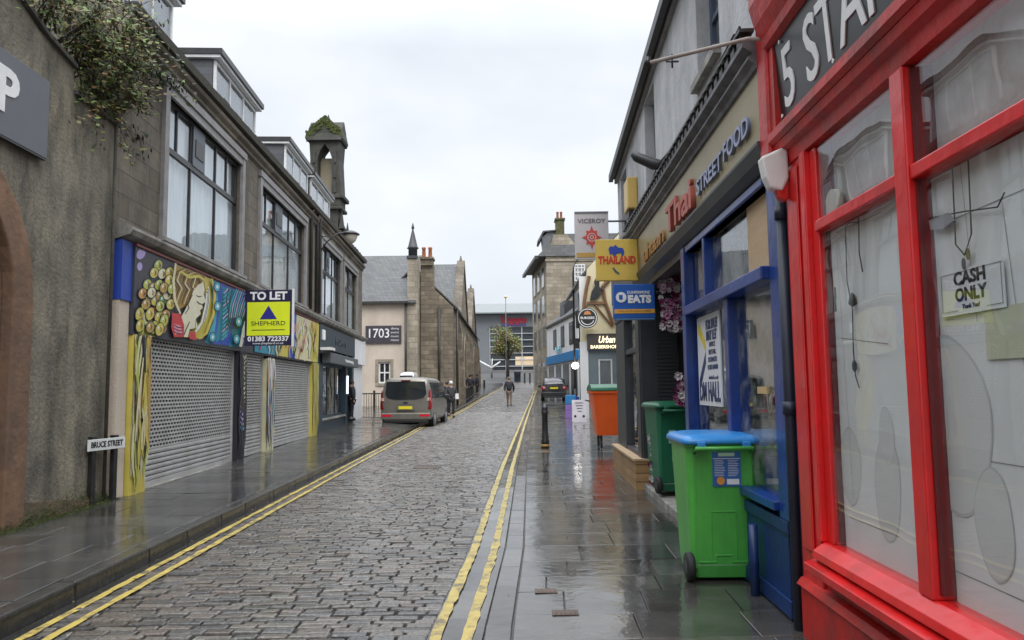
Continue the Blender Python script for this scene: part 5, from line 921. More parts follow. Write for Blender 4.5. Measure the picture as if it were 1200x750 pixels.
# street lantern on a wall bracket
ln = thing('wall_lantern', 'street lantern with a pale glass bowl on a curved wall bracket over the left pavement', 'lantern', FL, (22.9, 0, 5.6))
MB().tube([(22.7,0,5.55),(22.8,-.25,6.0),(22.9,-.55,6.28),(23,-.95,6.38)], .022).tube([(22.75,0,6.15),(22.9,-.5,6.22)], .012).build('bracket', black, ln)
MB().lathe([(.05,6.40),(.16,6.36),(.26,6.30),(.27,6.27)], (23,-.95,0)).build('hood', black, ln)
MB().lathe([(.2,6.268),(.2,6.2),(.15,6.08),(.07,6.0),(.01,5.98)], (23,-.95,0)).build('lamp_bowl', mat('frosted_bowl', (.55,.5,.4), .3), ln)
# ------------------------------------------------------------------ LEFT FAR: bell turret, cream building, stone church
def ngon(cx, cy, r, n=4, a0=45): return [(cx+r*math.cos(R_(a0+360*i/n)), cy+r*math.sin(R_(a0+360*i/n))) for i in range(n)]
def frus(mb, cx, cy, z0, z1, r0, r1, n=4, a0=45, m=0):
    A = ngon(cx, cy, r0, n, a0); B = ngon(cx, cy, max(r1, .001), n, a0)
    mb.add([(x, y, z0) for x, y in A]+[(x, y, z1) for x, y in B], [(i, (i+1) % n, n+(i+1) % n, n+i) for i in range(n)]+[tuple(range(n))[::-1], tuple(range(n, 2*n))], m); return mb
bt = thing('bell_turret', 'blackened gothic stone turret with mossy gabled top rising behind the terrace roofs', 'turret', FW, (-10.9, 44, .3))
X, Y = -10.9, 44
q = MB()
for s_ in (-1, 1):
    q.prism([(X+s_*.95,12.9),(X+s_*.42,12.9),(X+s_*.42,15.1),(X+s_*.25,15.6),(X,15.95),(X,16.2),(X+s_*.92,16.2),(X+s_*.84,15.0)], Y-.65, Y+.65)
    for k in range(3): q.box(X+s_*.62-.07, X+s_*.62+.07, Y-.72-.0, Y-.651, 13.0+k*.9, 13.7+k*.9)
q.build('bell_arch', blackstone, bt)
BX('louvre', mat('pale_stone_infill', (.36,.31,.22), .9), bt, X-.419, X+.419, Y+.1, Y+.29, 13.2, 15.3)
MB().prism([(X-1.02,16.1),(X+1.02,16.1),(X+1.1,16.25),(X+1.0,16.75),(X+.55,17.2),(X+.12,17.6),(X-.12,17.6),(X-.5,17.2),(X-.95,16.8),(X-1.12,16.3)], Y-.72, Y+.72).prism([(Y-.9,16.1),(Y+.9,16.1),(Y+.6,16.9),(Y,17.5),(Y-.6,16.9)], X-1.0, X+1.0, 'x').build('gabled_cap', blackstone, bt, bevel=.05)
c = MB(); rnd = random.Random(8)
for i in range(420):
    x = X+rnd.uniform(-1.05,1.0); z = 16.6+(1-abs(x-X)/1.05)*.95+rnd.uniform(-.45,.06); y = Y-.80+rnd.uniform(-.02,.3); s_ = rnd.uniform(.05,.12)
    c.add([(x-s_,y,z-s_),(x+s_,y-.04,z-s_*.6),(x+s_*.5,y,z+s_),(x-s_*.6,y-.04,z+s_*.8)], [(0,1,2,3)])
c.build('moss', moss, bt)
MB().box(X-1.15, X+1.15, Y-.85, Y+.85, 12.65, 12.9).box(X-.95, X+.95, Y-.72, Y+.72, 12.2, 12.648).box(X-1.05, X+1.05, Y-.8, Y+.8, 12.0, 12.198).build('cornice', blackstone, bt, bevel=.05)
q = MB(); q.box(X-.8, X+.8, Y-.6, Y+.6, 0, 11.998)
for s_, h in ((-1, 11.6), (1, 11.9)):
    q.prism([(X+s_*.802,7.5),(X+s_*1.55,7.5),(X+s_*1.5,9.3),(X+s_*1.25,9.9),(X+s_*1.22,10.8),(X+s_*.95,11.3),(X+s_*.802,11.6)], Y-.3, Y+.3)
    frus(q, X+s_*1.28, Y-.2, 9.9, 11.3, .26, .02); frus(q, X+s_*1.0, Y-.45, 10.9, 12.0, .2, .02); q.box(X+s_*1.28-.25, X+s_*1.28+.25, Y-.45, Y+.05, 9.6, 9.72)
for k in range(4): q.box(X-.45+k*.26, X-.33+k*.26, Y-.68, Y-.601, 9.2, 11.6)
q.build('shaft', blackstone, bt); frus(MB(), X+.05, Y, 17.55, 17.95, .13, .02).build('finial', blackstone, bt)

def pots(mb, xs, y, z, h=.6): 
    for x in xs: mb.lathe([(.13,z),(.12,z+.1),(.10,z+h*.8),(.13,z+h*.85),(.12,z+h)], (x, y, 0), n=10)
    return mb
terracotta = mat('terracotta', (.42,.13,.05), .8, (.25,.09,.04), 5)
cb = thing('cream_building', 'cream harled building with slate roof and a dark board reading 1703', 'building', FW, (-7.9, 45, .3))
w = MB(); wall_with_holes(w, -9.75, -5.95, .2, 6.5, 43, 43.4, [(-7.62,-6.95,1.85,3.05)])
w.box(-9.75,-9.4,43.4,52,.2,6.5); w.box(-9.4,-6,51.6,52,.2,6.5); w.build('wall', harl, cb)
MB().prism([(42.8,6.46),(47.4,9.95),(52.2,6.46),(52.2,6.38),(42.8,6.38)], -9.9, -5.5, 'x').build('roof', slate, cb)
BX('gutter', gutter_m, cb, -9.9, -5.9, 42.66, 42.798, 6.36, 6.5)
window(cb, -7.62, -6.95, 1.85, 3.05, 43.06, cols=2, rows=[1.85,2.45,3.05], fm=frame_white, behind=dark_in, fw=.08)
sr = MB().box(-7.8,-7.622,42.96,43.1,1.7,3.2).box(-6.948,-6.78,42.96,43.1,1.7,3.2).box(-7.622,-6.948,42.96,43.1,3.052,3.2).box(-7.622,-6.948,42.93,43.1,1.7,1.848); sr.build('window_surround', ashlar_lt, cb)
MB().tube([(-6.05,42.85,6.4),(-6.05,42.85,.3)], .07).build('drainpipe', gutter_m, cb)
bd = BX('name_board', mat('dark_name_board', (.05,.045,.055), .5), cb, -8.35, -6.32, 42.9, 42.998, 4.12, 5.12)
text('1703', .74, white_p, cb, -7.62, 42.89, 4.66, .01, .004, fit=1.15)
for k in range(4): text(['dining','events','music','history'][k], .17, white_p, cb, -6.68, 42.89, 4.95-k*.22, .004, 0, fit=.45)
MB().prism([(-5.98,0.2),(-5.4,.2),(-5.4,9.0),(-5.98,9.0)], 42.98, 44).build('wall_pier', ashlar_lt, cb)
k = MB(); k.box(-6.02,-5.42,42.9,43.6,9.0,9.15); k.lathe([(.26,9.15),(.26,9.6),(.36,9.65),(.28,9.75),(.06,10.7),(.04,10.8)], (-5.72,43.4,0), n=8); k.lathe([(.07,10.8),(.09,10.88),(.02,11.15)], (-5.72,43.4,0), n=8)
k.build('spirelet', mat('dark_lead', (.05,.052,.058), .5), cb)

ch = thing('stone_church_hall', 'long brown stone hall with slate roof, two street gables and a chimney with two pots', 'building', FW, (-5, 58, .8))
w = MB()
w.prism([(-5.4,.2),(-3.5,.2),(-3.5,6.34),(-4.62,7.45),(-4.62,8.8),(-5.4,8.8)], 44.4, 45, 'y')   # face-on gable
w.box(-3.9,-3.5,45,77,.3,6.4); w.box(-9,-3.9,76.6,77,.3,6.4)
for (c0, hw, hz) in ((54,4.2,10.5),(67,4.4,10.2)):
    w.prism([(c0-hw,6.4),(c0+hw,6.4),(c0,hz)], -3.86, -3.46, 'x')
w.build('wall', ashlar_md, ch)
r = MB(); r.prism([(-3.3,6.38),(-5.9,8.9),(-8.5,6.38),(-8.5,6.28),(-5.9,8.78),(-3.3,6.28)], 45.02, 77.2, 'y')
for (c0, hw, hz) in ((54,4.2,10.5),(67,4.4,10.2)): r.prism([(c0-hw-.1,6.4),(c0,hz-.05),(c0+hw+.1,6.4)], -9, -3.88, 'x')
r.build('roof', slate, ch)
cpn = MB()
for (c0, hw, hz) in ((54,4.2,10.5),(67,4.4,10.2)):
    cpn.prism([(c0-hw-.25,6.3),(c0,hz+.22),(c0+hw+.25,6.3),(c0+hw-.05,6.3),(c0,hz-.03),(c0-hw+.05,6.3)], -3.92, -3.36, 'x'); frus(cpn, -3.65, c0, hz+.1, hz+.55, .16, .05)
cpn.build('gable_coping', ashlar, ch)
ck = MB().box(-5.38,-4.66,44.2,45.0,8.8,9.15).box(-5.42,-4.6,44.1,45.1,9.15,9.28); kk = ck.build('chimney', ashlar_md, ch); pots(MB(), (-5.22,-4.84), 44.6, 9.28, .65).build('chimney_pot', terracotta, kk)
for d in (45.5,49.7,58.3,62.5,71.5,76):
    MB().prism([(-3.498,.3),(-3.2,.3),(-3.2,3.6),(-3.3,4.1),(-3.3,5.2),(-3.498,6.0)], d-.3, d+.3).build('buttress', ashlar_md, ch)
for d in (47.6,52.7,55.3,60.4,65.7,68.3,73.7):
    a = [(d-.55,1.6),(d+.55,1.6),(d+.55,4.2),(d+.38,4.8),(d,5.35),(d-.38,4.8),(d-.55,4.2)]
    f = MB().prism(a, -3.5, -3.44, 'x').build('lancet_window', ashlar_lt, ch); s = .75
    MB().prism([(d+(y-d)*s, 3.3+(z-3.3)*.86) for y, z in a], -3.44, -3.43, 'x').build('pane', GLd if False else frame_dark, f)
for x in (-4.3,): MB().tube([(x,44.3,6.3),(x,44.3,.4)], .07).build('drainpipe', gutter_m, ch)
MB().tube([(-3.3,45.2,6.3),(-3.3,45.2,.5)], .07).build('drainpipe', gutter_m, ch)
BX('gutter', gutter_m, ch, -3.42, -3.26, 45, 49.6, 6.24, 6.38)
# low bits in the yard
fe = thing('yard_railing', 'black iron railing across the yard before the cream building', 'railing', FW, (-7.2, 40.5, .3))
q = MB(); q.box(-9,-5.2,40.46,40.54,1.25,1.31); q.box(-9,-5.2,40.46,40.54,.45,.5)
for i in range(30): q.box(-9+i*.13,-8.975+i*.13,40.49,40.51,.5,1.25)
q.build('bars', black, fe)
for x in (-9,-7.4,-5.3): BX('post', black, fe, x-.05, x+.05, 40.43, 40.57, .3, 1.45)
BX('plinth', ashlar_lt, fe, -9, -5.2, 40.3, 40.7, .2, .44)

# ------------------------------------------------------------------ FAR: shopping centre, its trees, bins
ml = thing('shopping_centre', 'grey clad shopping centre with a red sign at the far end of the street', 'building', FW, (0, 131, 4.6))
cl = mat('grey_cladding', (.17,.185,.20), .6, (.15,.16,.175), .4)
MB().box(-20,-4.0,130,150,3,14.2).box(-4,14,130,150,12.1,14.2).box(-4,14,136,150,3,12.1).build('wall', cl, ml)
MB().prism([(128.5,14.25),(128.5,14.45),(140,17.2),(152,17.2),(152,14.25)], -21, 15, 'x').build('roof', mat('ribbed_metal_roof', (.22,.24,.24), .7, (.19,.21,.21), 2), ml)
g = MB()
for i in range(7): g.box(-3.9,14,130.2,130.35,5.2+i*1.13,5.32+i*1.13)
for x in (-3.95,-1.2,1.6,4.4,7.2): g.box(x,x+.14,130.18,130.36,4.6,12.1)
gf = g.build('glazing_bars', mat('steel_bars', (.5,.52,.53), .4), ml); BX('glazing', mat('dark_blue_glass', (.05,.06,.07), .12), gf, -3.95, 14, 130.5, 130.6, 4.6, 12.1)
BX('lit_foyer', mat('lit_foyer', (.62,.48,.30), .6, (.3,.25,.2), .5, emit=.25), gf, .5, 9, 130.37, 130.49, 5.4, 6.9)
text('Kingsgate', 1.6, mat('red_sign', (.45,.02,.045), .5), ml, .3, 129.9, 13.25, .1, .06, fit=4.4)
text('shopping centre', .8, mat('purple_sign', (.12,.08,.32), .4), ml, .3, 129.9, 12.4, .05, .01, fit=4.2)
def leaf_cloud(mb, c, rad, n, size, rnd, nm=3, squash=(1,1,1), clumps=14, hollow=.35):
    cl = []
    for i in range(clumps):
        v = Vector((rnd.gauss(0,1), rnd.gauss(0,1), rnd.gauss(0,1))).normalized()*rad*rnd.uniform(hollow,.85); cl.append((Vector((v.x*squash[0], v.y*squash[1], v.z*squash[2])), rad*rnd.uniform(.22,.42)))
    for i in range(n):
        k, r = rnd.choice(cl); p = Vector(c)+k+Vector((rnd.gauss(0,.5)*r, rnd.gauss(0,.5)*r, rnd.gauss(0,.5)*r))
        s = size*rnd.uniform(.6,1.4); u = Vector((rnd.gauss(0,1), rnd.gauss(0,1), rnd.gauss(0,1))).normalized(); v = u.orthogonal().normalized()*s*.45; u *= s
        mb.add([p-u, p+v, p+u, p-v], [(0,1,2,3)], rnd.randrange(nm))
lf = [mat('leaf_green', (.12,.20,.05), .6, (.17,.22,.06), 2), mat('leaf_olive', (.14,.14,.035), .6, (.18,.15,.04), 2), mat('leaf_rust', (.17,.085,.025), .6, (.09,.05,.02), 2)]
bark = mat('bark', (.06,.045,.035), .9, (.035,.028,.022), 5, bump=.01)
tr = thing('street_tree', 'bushy autumn tree standing in the square before the shopping centre', 'tree', FW, (-.6, 95, 2.95))
MB().tube([(-.6,95,2.9),(-.6,95,4.6),(-.5,95,6.5),(-.6,95,8.4)], [.2,.16,.11,.04]).tube([(-.6,95,4.6),(-1.5,95,6.6),(-1.9,95.2,7.6)], [.1,.06,.02]).tube([(-.6,95,4.8),(.2,95,6.6),(.5,94.8,7.9)], [.1,.06,.02]).tube([(-.55,95,5),(-.4,94.2,7),(-.5,93.9,8.2)], [.08,.05,.02]).build('trunk', bark, tr)
c = MB(); rnd = random.Random(4); leaf_cloud(c, (-.9,95,7.1), 2.0, 4200, .15, rnd, 3, (1.0,.95,1.25), 34, .1); c.build('crown', [lf[1], lf[0], lf[2]], tr)
for (x, y, h, lab) in ((-4.1,70,1.0,'nearest of the three steel bollards along the bending left kerb'),(-3.9,73,1.0,'middle one of the three steel bollards along the bending left kerb'),(-2.9,77,1.0,'farthest of the three steel bollards along the bending left kerb'),(1.35,86,1.2,'dark bollard on the rise in front of the shopping centre, left of the pair'),(1.95,86,1.2,'dark bollard on the rise in front of the shopping centre, right of the pair')):
    b = local('bollard', lab, 'bollard', (x, y, gz(y)), 0, 'bollards at the far end'); MB().lathe([(.1,0),(.1,h*.88),(.13,h*.9),(.12,h),(.02,h*1.03)], n=10).build('post', mat('steel_grey', (.12,.13,.14), .4), b)
lb = local('litter_bin', 'dark blue litter bin near the tree at the far end', 'litter bin', (.55, 88, gz(88)), 0)
MB().lathe([(.35,0),(.38,.1),(.38,1.0),(.44,1.02),(.40,1.2),(.1,1.35)], n=14).build('drum', navy, lb); BX('opening', black, lb, -.2, .2, -.42, -.36, .8, 1.0)
lp = local('lamp_column', 'thin lamp column with a round white head standing by the tree', 'street lamp', (-.75, 92, gz(92)), 0)
MB().tube([(0,0,0),(0,0,9.9)], [.07,.04]).build('column', lead, lp); MB().lathe([(.03,9.85),(.2,9.95),(.2,10.1),(.05,10.2)], n=12).build('lamp_head', mat('lamp_amber', (.75,.6,.3), .4), lp)
fw_ = local('rotary_sculpture', 'pale angular metal sculpture with two raised arms left of the tree', 'sculpture', (-2.6, 94, gz(94)), 0)
MB().tube([(0,0,0),(0,0,1.3)], .12).build('stem', lead, fw_); MB().tube([(0,0,1.2),(-1.5,0,2.1)], [.16,.07]).tube([(0,0,1.2),(1.1,0,2.0)], [.16,.07]).tube([(0,0,1.2),(.1,0,2.4)], [.1,.04]).build('arms', frame_white, fw_)
for (x0, x1, y, h, lab) in ((-60,-21,150,10,'plain grey block beyond the shopping centre on the left'),(16,60,150,13,'plain grey block beyond the shopping centre on the right')):
    t = thing('grey_block', lab, 'building', FW, ((x0+x1)/2, y, 5)); MB().box(x0,x1,y,y+15,4,4+h).build('wall', cl, t); BX('roof', lead, t, x0-.3, x1+.3, y-.3, y+15.3, 4+h, 4.4+h)

# ------------------------------------------------------------------ RIGHT FAR: tenement, white house, gabled building
tn = thing('stone_tenement', 'tall pale stone tenement with overhanging eaves and a mossy chimney on its gable', 'building', FW, (6, 70, 1))
A, B = (3.09,66.), (2.12,77.)
w = MB(); w.prism([(3.09,66),(2.12,77),(12,77),(12,66)], 1, 13.1, 'z')
w.prism([(3.3,13.1),(3.75,15.0),(5.0,15.0),(6.4,13.1)], 66.0, 66.7); w.build('wall', ashlar_lt, tn)
def wq(mb, a, b, t0, t1, z0, z1, off, dep=.1):
    """box laid on the vertical plane through a-b, t along in 0..1"""
    ax, ay = a; bx_, by = b; dx, dy = bx_-ax, by-ay; l = math.hypot(dx, dy); nx, ny = -dy/l, dx/l
    p = lambda t, o: (ax+dx*t+nx*o, ay+dy*t+ny*o)
    c = [p(t0, off), p(t1, off), p(t1, off-dep), p(t0, off-dep)]
    return mb.add([(x,y,z0) for x,y in c]+[(x,y,z1) for x,y in c], [(0,3,2,1),(4,5,6,7),(0,1,5,4),(1,2,6,5),(2,3,7,6),(3,0,4,7)])
for fz in (2.0,5.2,8.0,10.6):
    for t in (.12,.42,.72):
        f = wq(MB(), A, B, t-.02, t+.16, fz-.1, fz+1.9, .05, .048).build('window_surround', ashlar_lt, tn)
        wq(MB(), A, B, t, t+.14, fz, fz+1.75, .06, .008).build('pane', mat('tenement_glass', (.06,.07,.08), .1), f)
r = MB(); e = .8
r.add([(3.09-e,65.8,13.05),(2.12-e,77.2,13.05),(12.5,77.2,13.05),(12.5,65.8,13.05),(4.3,66.2,15.1),(3.6,77.2,15.1),(11,77.2,15.1),(11,66.2,15.1)], [(0,3,2,1),(4,5,6,7),(0,1,5,4),(1,2,6,5),(2,3,7,6),(3,0,4,7)]); r.build('roof', slate, tn)
q = wq(MB(), (3.09-e-.1,65.8), (2.12-e-.1,77.2), 0, 1, 12.8, 13.1, .1, .3).build('gutter', gutter_m, tn)
dm = MB().prism([(2.9,13.4),(2.75,14.8),(3.3,15.3),(4.1,15.3),(4.1,13.4)], 66.4, 68.5).build('dormer', lead, tn); MB().prism([(2.35,14.5),(2.85,15.4),(4.2,15.5),(4.2,15.4),(2.95,15.28),(2.5,14.42)], 66.2, 68.8).build('dormer_roof', slate, dm)
ck = MB().box(4.0,4.75,66.1,67.3,15.0,16.35).box(3.92,4.83,66.0,67.4,16.35,16.5); kk = ck.build('chimney', mat('mossy_chimney_stone', (.15,.14,.07), .9, (.08,.085,.03), 2, bump=.01, brick=(.5,.25,.01), bcol=(.06,.06,.04)), tn)
pots(MB(), (4.2,4.52), 66.7, 16.5, .7).build('chimney_pot', terracotta, kk)
BX('string_course', ashlar_lt, tn, 3.0, 12, 65.9, 65.998, 12.6, 12.8)
window(tn, 5.55, 6.5, 10.8, 12.3, 65.93, cols=3, rows=[10.8,11.2,11.6,12.0,12.3], fm=frame_white, behind=dark_in, fw=.09, depth=.06)

wh = thing('white_house', 'white two storey house with dormers over a bright blue shop fascia, beyond the black car', 'building', FW, (5, 55, .6))
A, B = (4.35,50.), (2.9,62.8)
MB().prism([(4.35,50),(2.9,62.8),(10,62.8),(10,50)], .4, 6.55, 'z').build('wall', white_wall2, wh)
r = MB(); r.add([(4.2,49.8,6.5),(2.7,63,6.5),(10.2,63,6.5),(10.2,49.8,6.5),(6.4,49.8,8.6),(5.2,63,8.6),(7.5,63,8.6),(7.6,49.8,8.6)], [(0,3,2,1),(4,5,6,7),(0,1,5,4),(1,2,6,5),(2,3,7,6),(3,0,4,7)]); r.build('roof', slate, wh)
wq(MB(), A, B, -.01, 1.01, 6.38, 6.52, .16, .158).build('gutter', gutter_m, wh)
for t in (.12,.38,.64):
    f = wq(MB(), A, B, t, t+.11, 4.45, 6.0, .03, .028).build('window', frame_dark, wh); wq(MB(), A, B, t+.012, t+.098, 4.55, 5.9, .04, .008).build('pane', mat('tenement_glass', (.06,.07,.08), .1), f)
for t in (.1,.5): wq(MB(), A, B, t, t+.14, 6.8, 8.0, -.3, 1.6).build('dormer', frame_dark if t > .4 else lead, wh)
fa = wq(MB(), A, B, 0, 1, 3.35, 3.98, .12, .118).build('shop_fascia', mat('bright_blue_fascia', (.01,.22,.52), .4, (.012,.18,.45), 1), wh)
text('LEAF', .5, mat('cyan_letters', (.35,.72,.8), .4), wh, 3.43, 57, 4.35, .03, .01, rz=-90+6.5, fit=2.2)
for t0, t1 in ((.03,.2),(.26,.44),(.5,.68),(.74,.95)): wq(MB(), A, B, t0, t1, 1.0, 3.2, .02, .018).build('shop_window', mat('dark_blue_glass', (.05,.06,.07), .12), wh)
BX('shop_stripe', mat('bright_blue_fascia', (.01,.22,.52)), wh, 4.36, 10, 49.9, 49.998, 3.35, 3.98)

gb = thing('gabled_building', 'cream gabled building with brown timber braces above a grey barber shopfront', 'building', FW, (4.7, 35, .1))
w = MB(); w.prism([(3.0,3.45),(8,3.45),(8,6.6),(5.5,9.0),(3.35,6.7)], 33, 33.3); w.build('wall', cream_w, gb)
w = MB(); w.prism([(33.3,0),(46,0),(46,6.6),(33.3,6.6)], 3.0, 3.3, 'x')
sd_ = MB().add([(3.0,33.301,0),(3.3,33.301,0),(4.6,46,.4),(4.3,46,.4),(3.0,33.301,6.4),(3.3,33.301,6.4),(4.6,46,6.4),(4.3,46,6.4)], [(0,3,2,1),(4,5,6,7),(0,1,5,4),(1,2,6,5),(2,3,7,6),(3,0,4,7)]).build('side_wall', white_wall2, gb)
MB().prism([(3.0,6.35),(5.5,9.15),(8.2,6.35),(8.2,6.25),(5.5,9.02),(3.0,6.25)], 33.31, 46, 'y').build('roof', slate, gb)
BX('corner_pier', white_wall2, gb, 2.96, 3.3, 32.92, 33.2, 0, 3.45)
t_ = MB(); t_.tube([(3.12,32.93,4.5),(3.18,32.93,5.2),(3.3,32.93,5.9),(3.42,32.93,6.35)], .09, n=6, smooth=False).build('timber_brace', oldwood, gb)
MB().tube([(4.0,32.93,5.9),(4.1,32.93,5.2),(4.32,32.93,4.5),(4.42,32.93,4.2)], .08, n=6, smooth=False).tube([(4.5,32.93,6.6),(4.25,32.93,6.1),(4.0,32.93,5.9)], .08, n=6, smooth=False).build('timber_brace', oldwood, gb)
MB().tube([(3.6,32.93,5.15),(4.05,32.93,4.55),(4.4,32.93,4.1)], .05, n=6, smooth=False).build('timber_brace', oldwood, gb); BX('timber_rail', oldwood, gb, 3.3, 4.1, 32.88, 32.998, 5.1, 5.22)
MB().tube([(4.02,32.93,5.85),(5.5,32.93,8.6),(7.9,32.93,6.3)], .09, n=6, smooth=False).build('timber_brace', oldwood, gb)
il = thing('iron_bird_ornament', 'black iron ornament in the shape of a perched bird on the cream gable', 'ornament', FW, (3.72, 32.85, 5.3))
MB().prism([(3.42,5.25),(3.75,5.35),(3.95,5.55),(3.85,5.6),(4.0,5.75),(3.85,5.85),(3.85,6.1),(3.7,6.25),(3.62,6.1),(3.66,5.9),(3.5,5.65)], 32.8, 32.9).build('plate', black, il, bevel=.01); BX('bracket', black, il, 3.68, 3.78, 32.9, 32.998, 5.5, 5.9)
BX('sill_course', cream_w, gb, 3.3, 6.6, 32.82, 33, 3.8, 3.98)
BX('shop_sign', mat('grey_brown_sign', (.075,.065,.06), .4), gb, 3.26, 6.5, 32.85, 33, 3.08, 3.798)
gl = mat('lit_gold_letters', (.95,.78,.5), .4, emit=.9)
text('Urban', .42, gl, gb, 4.1, 32.84, 3.53, .015, .008, shear=.3, fit=.72); text('BARBERSHOP', .2, gl, gb, 3.98, 32.84, 3.22, .01, .003, fit=1.15)
g_ = mat('blue_grey_shopfront', (.15,.19,.21), .5, (.12,.155,.17), 2)
wf = MB(); wall_with_holes(wf, 3.3, 7.8, 0, 3.078, 33, 33.15, [(3.75,4.35,1.05,2.7),(4.75,5.6,.1,2.6),(5.9,7.5,.95,2.7)]); wf.build('shopfront', g_, gb)
window(gb, 3.75, 4.35, 1.05, 2.7, 33.02, fm=frame_white, behind=room, fw=.06, name='shop_window'); window(gb, 5.9, 7.5, .95, 2.7, 33.02, cols=2, fm=frame_white, behind=room, fw=.06, name='shop_window')
BX('door', frame_dark, gb, 4.76, 5.59, 33.05, 33.1, .1, 2.6); BX('stall_riser', mat('stone_riser', (.32,.29,.25), .8), gb, 3.32, 4.7, 32.95, 32.998, 0, .9); BX('dark_board', frame_dark, gb, 3.36, 4.4, 32.93, 32.949, .88, .93)
# side of the street between the painted building and the gabled one
sw = thing('set_back_building', 'plain rendered building set back behind the orange bin, mostly hidden', 'building', FW, (4.3, 24, .05))
MB().add([(3.5,15.8,0),(8,15.8,0),(8,32.7,0),(4.9,32.7,0),(3.5,15.8,6),(8,15.8,6),(8,32.7,6),(4.9,32.7,6)], [(0,3,2,1),(4,5,6,7),(0,1,5,4),(1,2,6,5),(2,3,7,6),(3,0,4,7)]).build('wall', white_wall2, sw)
MB().add([(3.3,15.7,6.001),(8.2,15.7,6.001),(8.2,32.7,6.001),(4.7,32.7,6.001),(5.6,15.7,7.6),(6.4,15.7,7.6),(6.4,32.7,7.6),(5.8,32.7,7.6)], [(0,3,2,1),(4,5,6,7),(0,1,5,4),(1,2,6,5),(2,3,7,6),(3,0,4,7)]).build('roof', slate, sw)
# lamp columns on the right
l1 = local('lamp_column', 'tall black lamp column with a curved arm and a lit lamp low down', 'street lamp', (3.13, 38, gz(38)+.03), 0)
MB().tube([(0,0,0),(0,0,1.2)], .09).tube([(0,0,1.2),(0,0,7.0),(.03,0,7.3),(.15,0,7.65),(.4,0,7.85)], [.06,.05,.045,.04,.035]).build('column', black, l1)
MB().lathe([(.04,7.95),(.16,7.9),(.2,7.8),(.02,7.76)], (.5,0,0), n=12).build('lamp_head', black, l1)
MB().lathe([(.02,-.17),(.13,-.13),(.19,0),(.13,.13),(.02,.17)], (0,-.2,2.35), n=16).build('lit_lamp', mat('lit_white_lamp', (1,.93,.88), .4, emit=3.0), l1); BX('lamp_bracket', black, l1, -.04, .04, -.1, 0, 2.3, 2.4)
l2 = local('sign_column', 'second black column, close to the gabled building, carrying small boxes', 'column', (3.36, 37.2, gz(37)+.03), 0)
MB().tube([(0,0,0),(0,0,5.9)], [.09,.06]).build('column', black, l2); BX('control_box', black, l2, -.2, -.06, -.08, .08, 4.2, 4.9); BX('signal_box', black, l2, -.28, -.07, -.1, .1, 3.2, 3.7); BX('flag_arm', black, l2, -.3, -.06, -.02, .02, 5.0, 5.04)
rs = thing('round_hanging_sign', 'round black sign with a white ring hanging from the gabled building', 'sign', FW, (3.25, 32.3, 4.0))
MB().lathe([(.44,-.03),(.44,.03)], (3.25,32.4,4.45), n=32, axis='y').build('disc', black, rs); 
def ringp(mb, c, r0, r1, y, a0=0, a1=360, n=40):
    vs = []; 
    for i in range(n+1):
        a = R_(a0+(a1-a0)*i/n)
        for r in (r0, r1): vs.append((c[0]+r*math.cos(a), y, c[1]+r*math.sin(a)))
    return mb.add(vs, [(2*i, 2*i+1, 2*i+3, 2*i+2) for i in range(n)])
ringp(MB(), (3.25,4.45), .37, .40, 32.362).build('ring', white_p, rs); ringp(MB(), (3.25,4.45), .27, .30, 32.362, 200, 340).build('arc', white_p, rs)
MB().prism([(3.08,4.6),(3.42,4.6),(3.36,4.72),(3.25,4.77),(3.14,4.72)], 32.358, 32.366).build('emblem', mat('burnt_orange', (.55,.22,.08), .5), rs)
text('BURGERS', .14, white_p, rs, 3.25, 32.36, 4.45, .003, .003, fit=.6); MB().tube([(3.25,32.4,4.9),(3.25,32.4,5.0),(3.25,33,5.0)], .02).build('bracket', black, rs)
# ------------------------------------------------------------------ RIGHT NEAR: painted building with blue shop, entrance, charcoal shopfront
pb = thing('painted_building', 'pale painted two storey building over the blue shop, gold fascia and charcoal shopfront', 'building', FR, (RX(10), 0, .03))
def ez(d): return interp([(4.4,6.62),(9,6.33),(16,5.86)], d)
# upper wall: sloping eaves, openings cut by columns
def upper(mb, d0, d1, z0, ztop, holes, y0=.30, y1=.6):
    ds_ = sorted({d0, d1, *[h[0] for h in holes], *[h[1] for h in holes]})
    for a, b in zip(ds_, ds_[1:]):
        hs = [h for h in holes if h[0] <= a+1e-6 and h[1] >= b-1e-6]; z = z0
        if hs: mb.box(RX(a), RX(b), y0, y1, z, hs[0][2]); z = hs[0][3]
        mb.add([(RX(a),y0,z),(RX(b),y0,z),(RX(b),y1,z),(RX(a),y1,z),(RX(a),y0,ztop(a)),(RX(b),y0,ztop(b)),(RX(b),y1,ztop(b)),(RX(a),y1,ztop(a))], [(0,3,2,1),(4,5,6,7),(0,1,5,4),(1,2,6,5),(2,3,7,6),(3,0,4,7)])
wins = [(7.1,8.05,4.78,6.15),(10.9,11.85,4.5,6.0),(14.25,15.15,4.45,5.7)]
u = MB(); upper(u, 4.6, 15.7, 2.95, ez, wins)
u.box(RX(15.7), RX(15.4), .6, 6, 0, 5.8); u.box(RX(15.7), RX(13.86), .3, .6, 0, 2.95); u.box(RX(4.9), RX(4.6), .5, 6, 0, 6.6)
u.build('upper_wall', white_wall, pb)
for a, b, z0, z1 in wins:
    window(pb, RX(a), RX(b), z0, z1, .45, cols=1, rows=[z0,(z0+z1)/2,z1], fm=mat('blue_grey_sash', (.06,.085,.13), .5), fw=.07, behind=room)
    BX('window_sill', conc, pb, RX(a-.05), RX(b+.05), .22, .45, z0-.09, z0-.002)
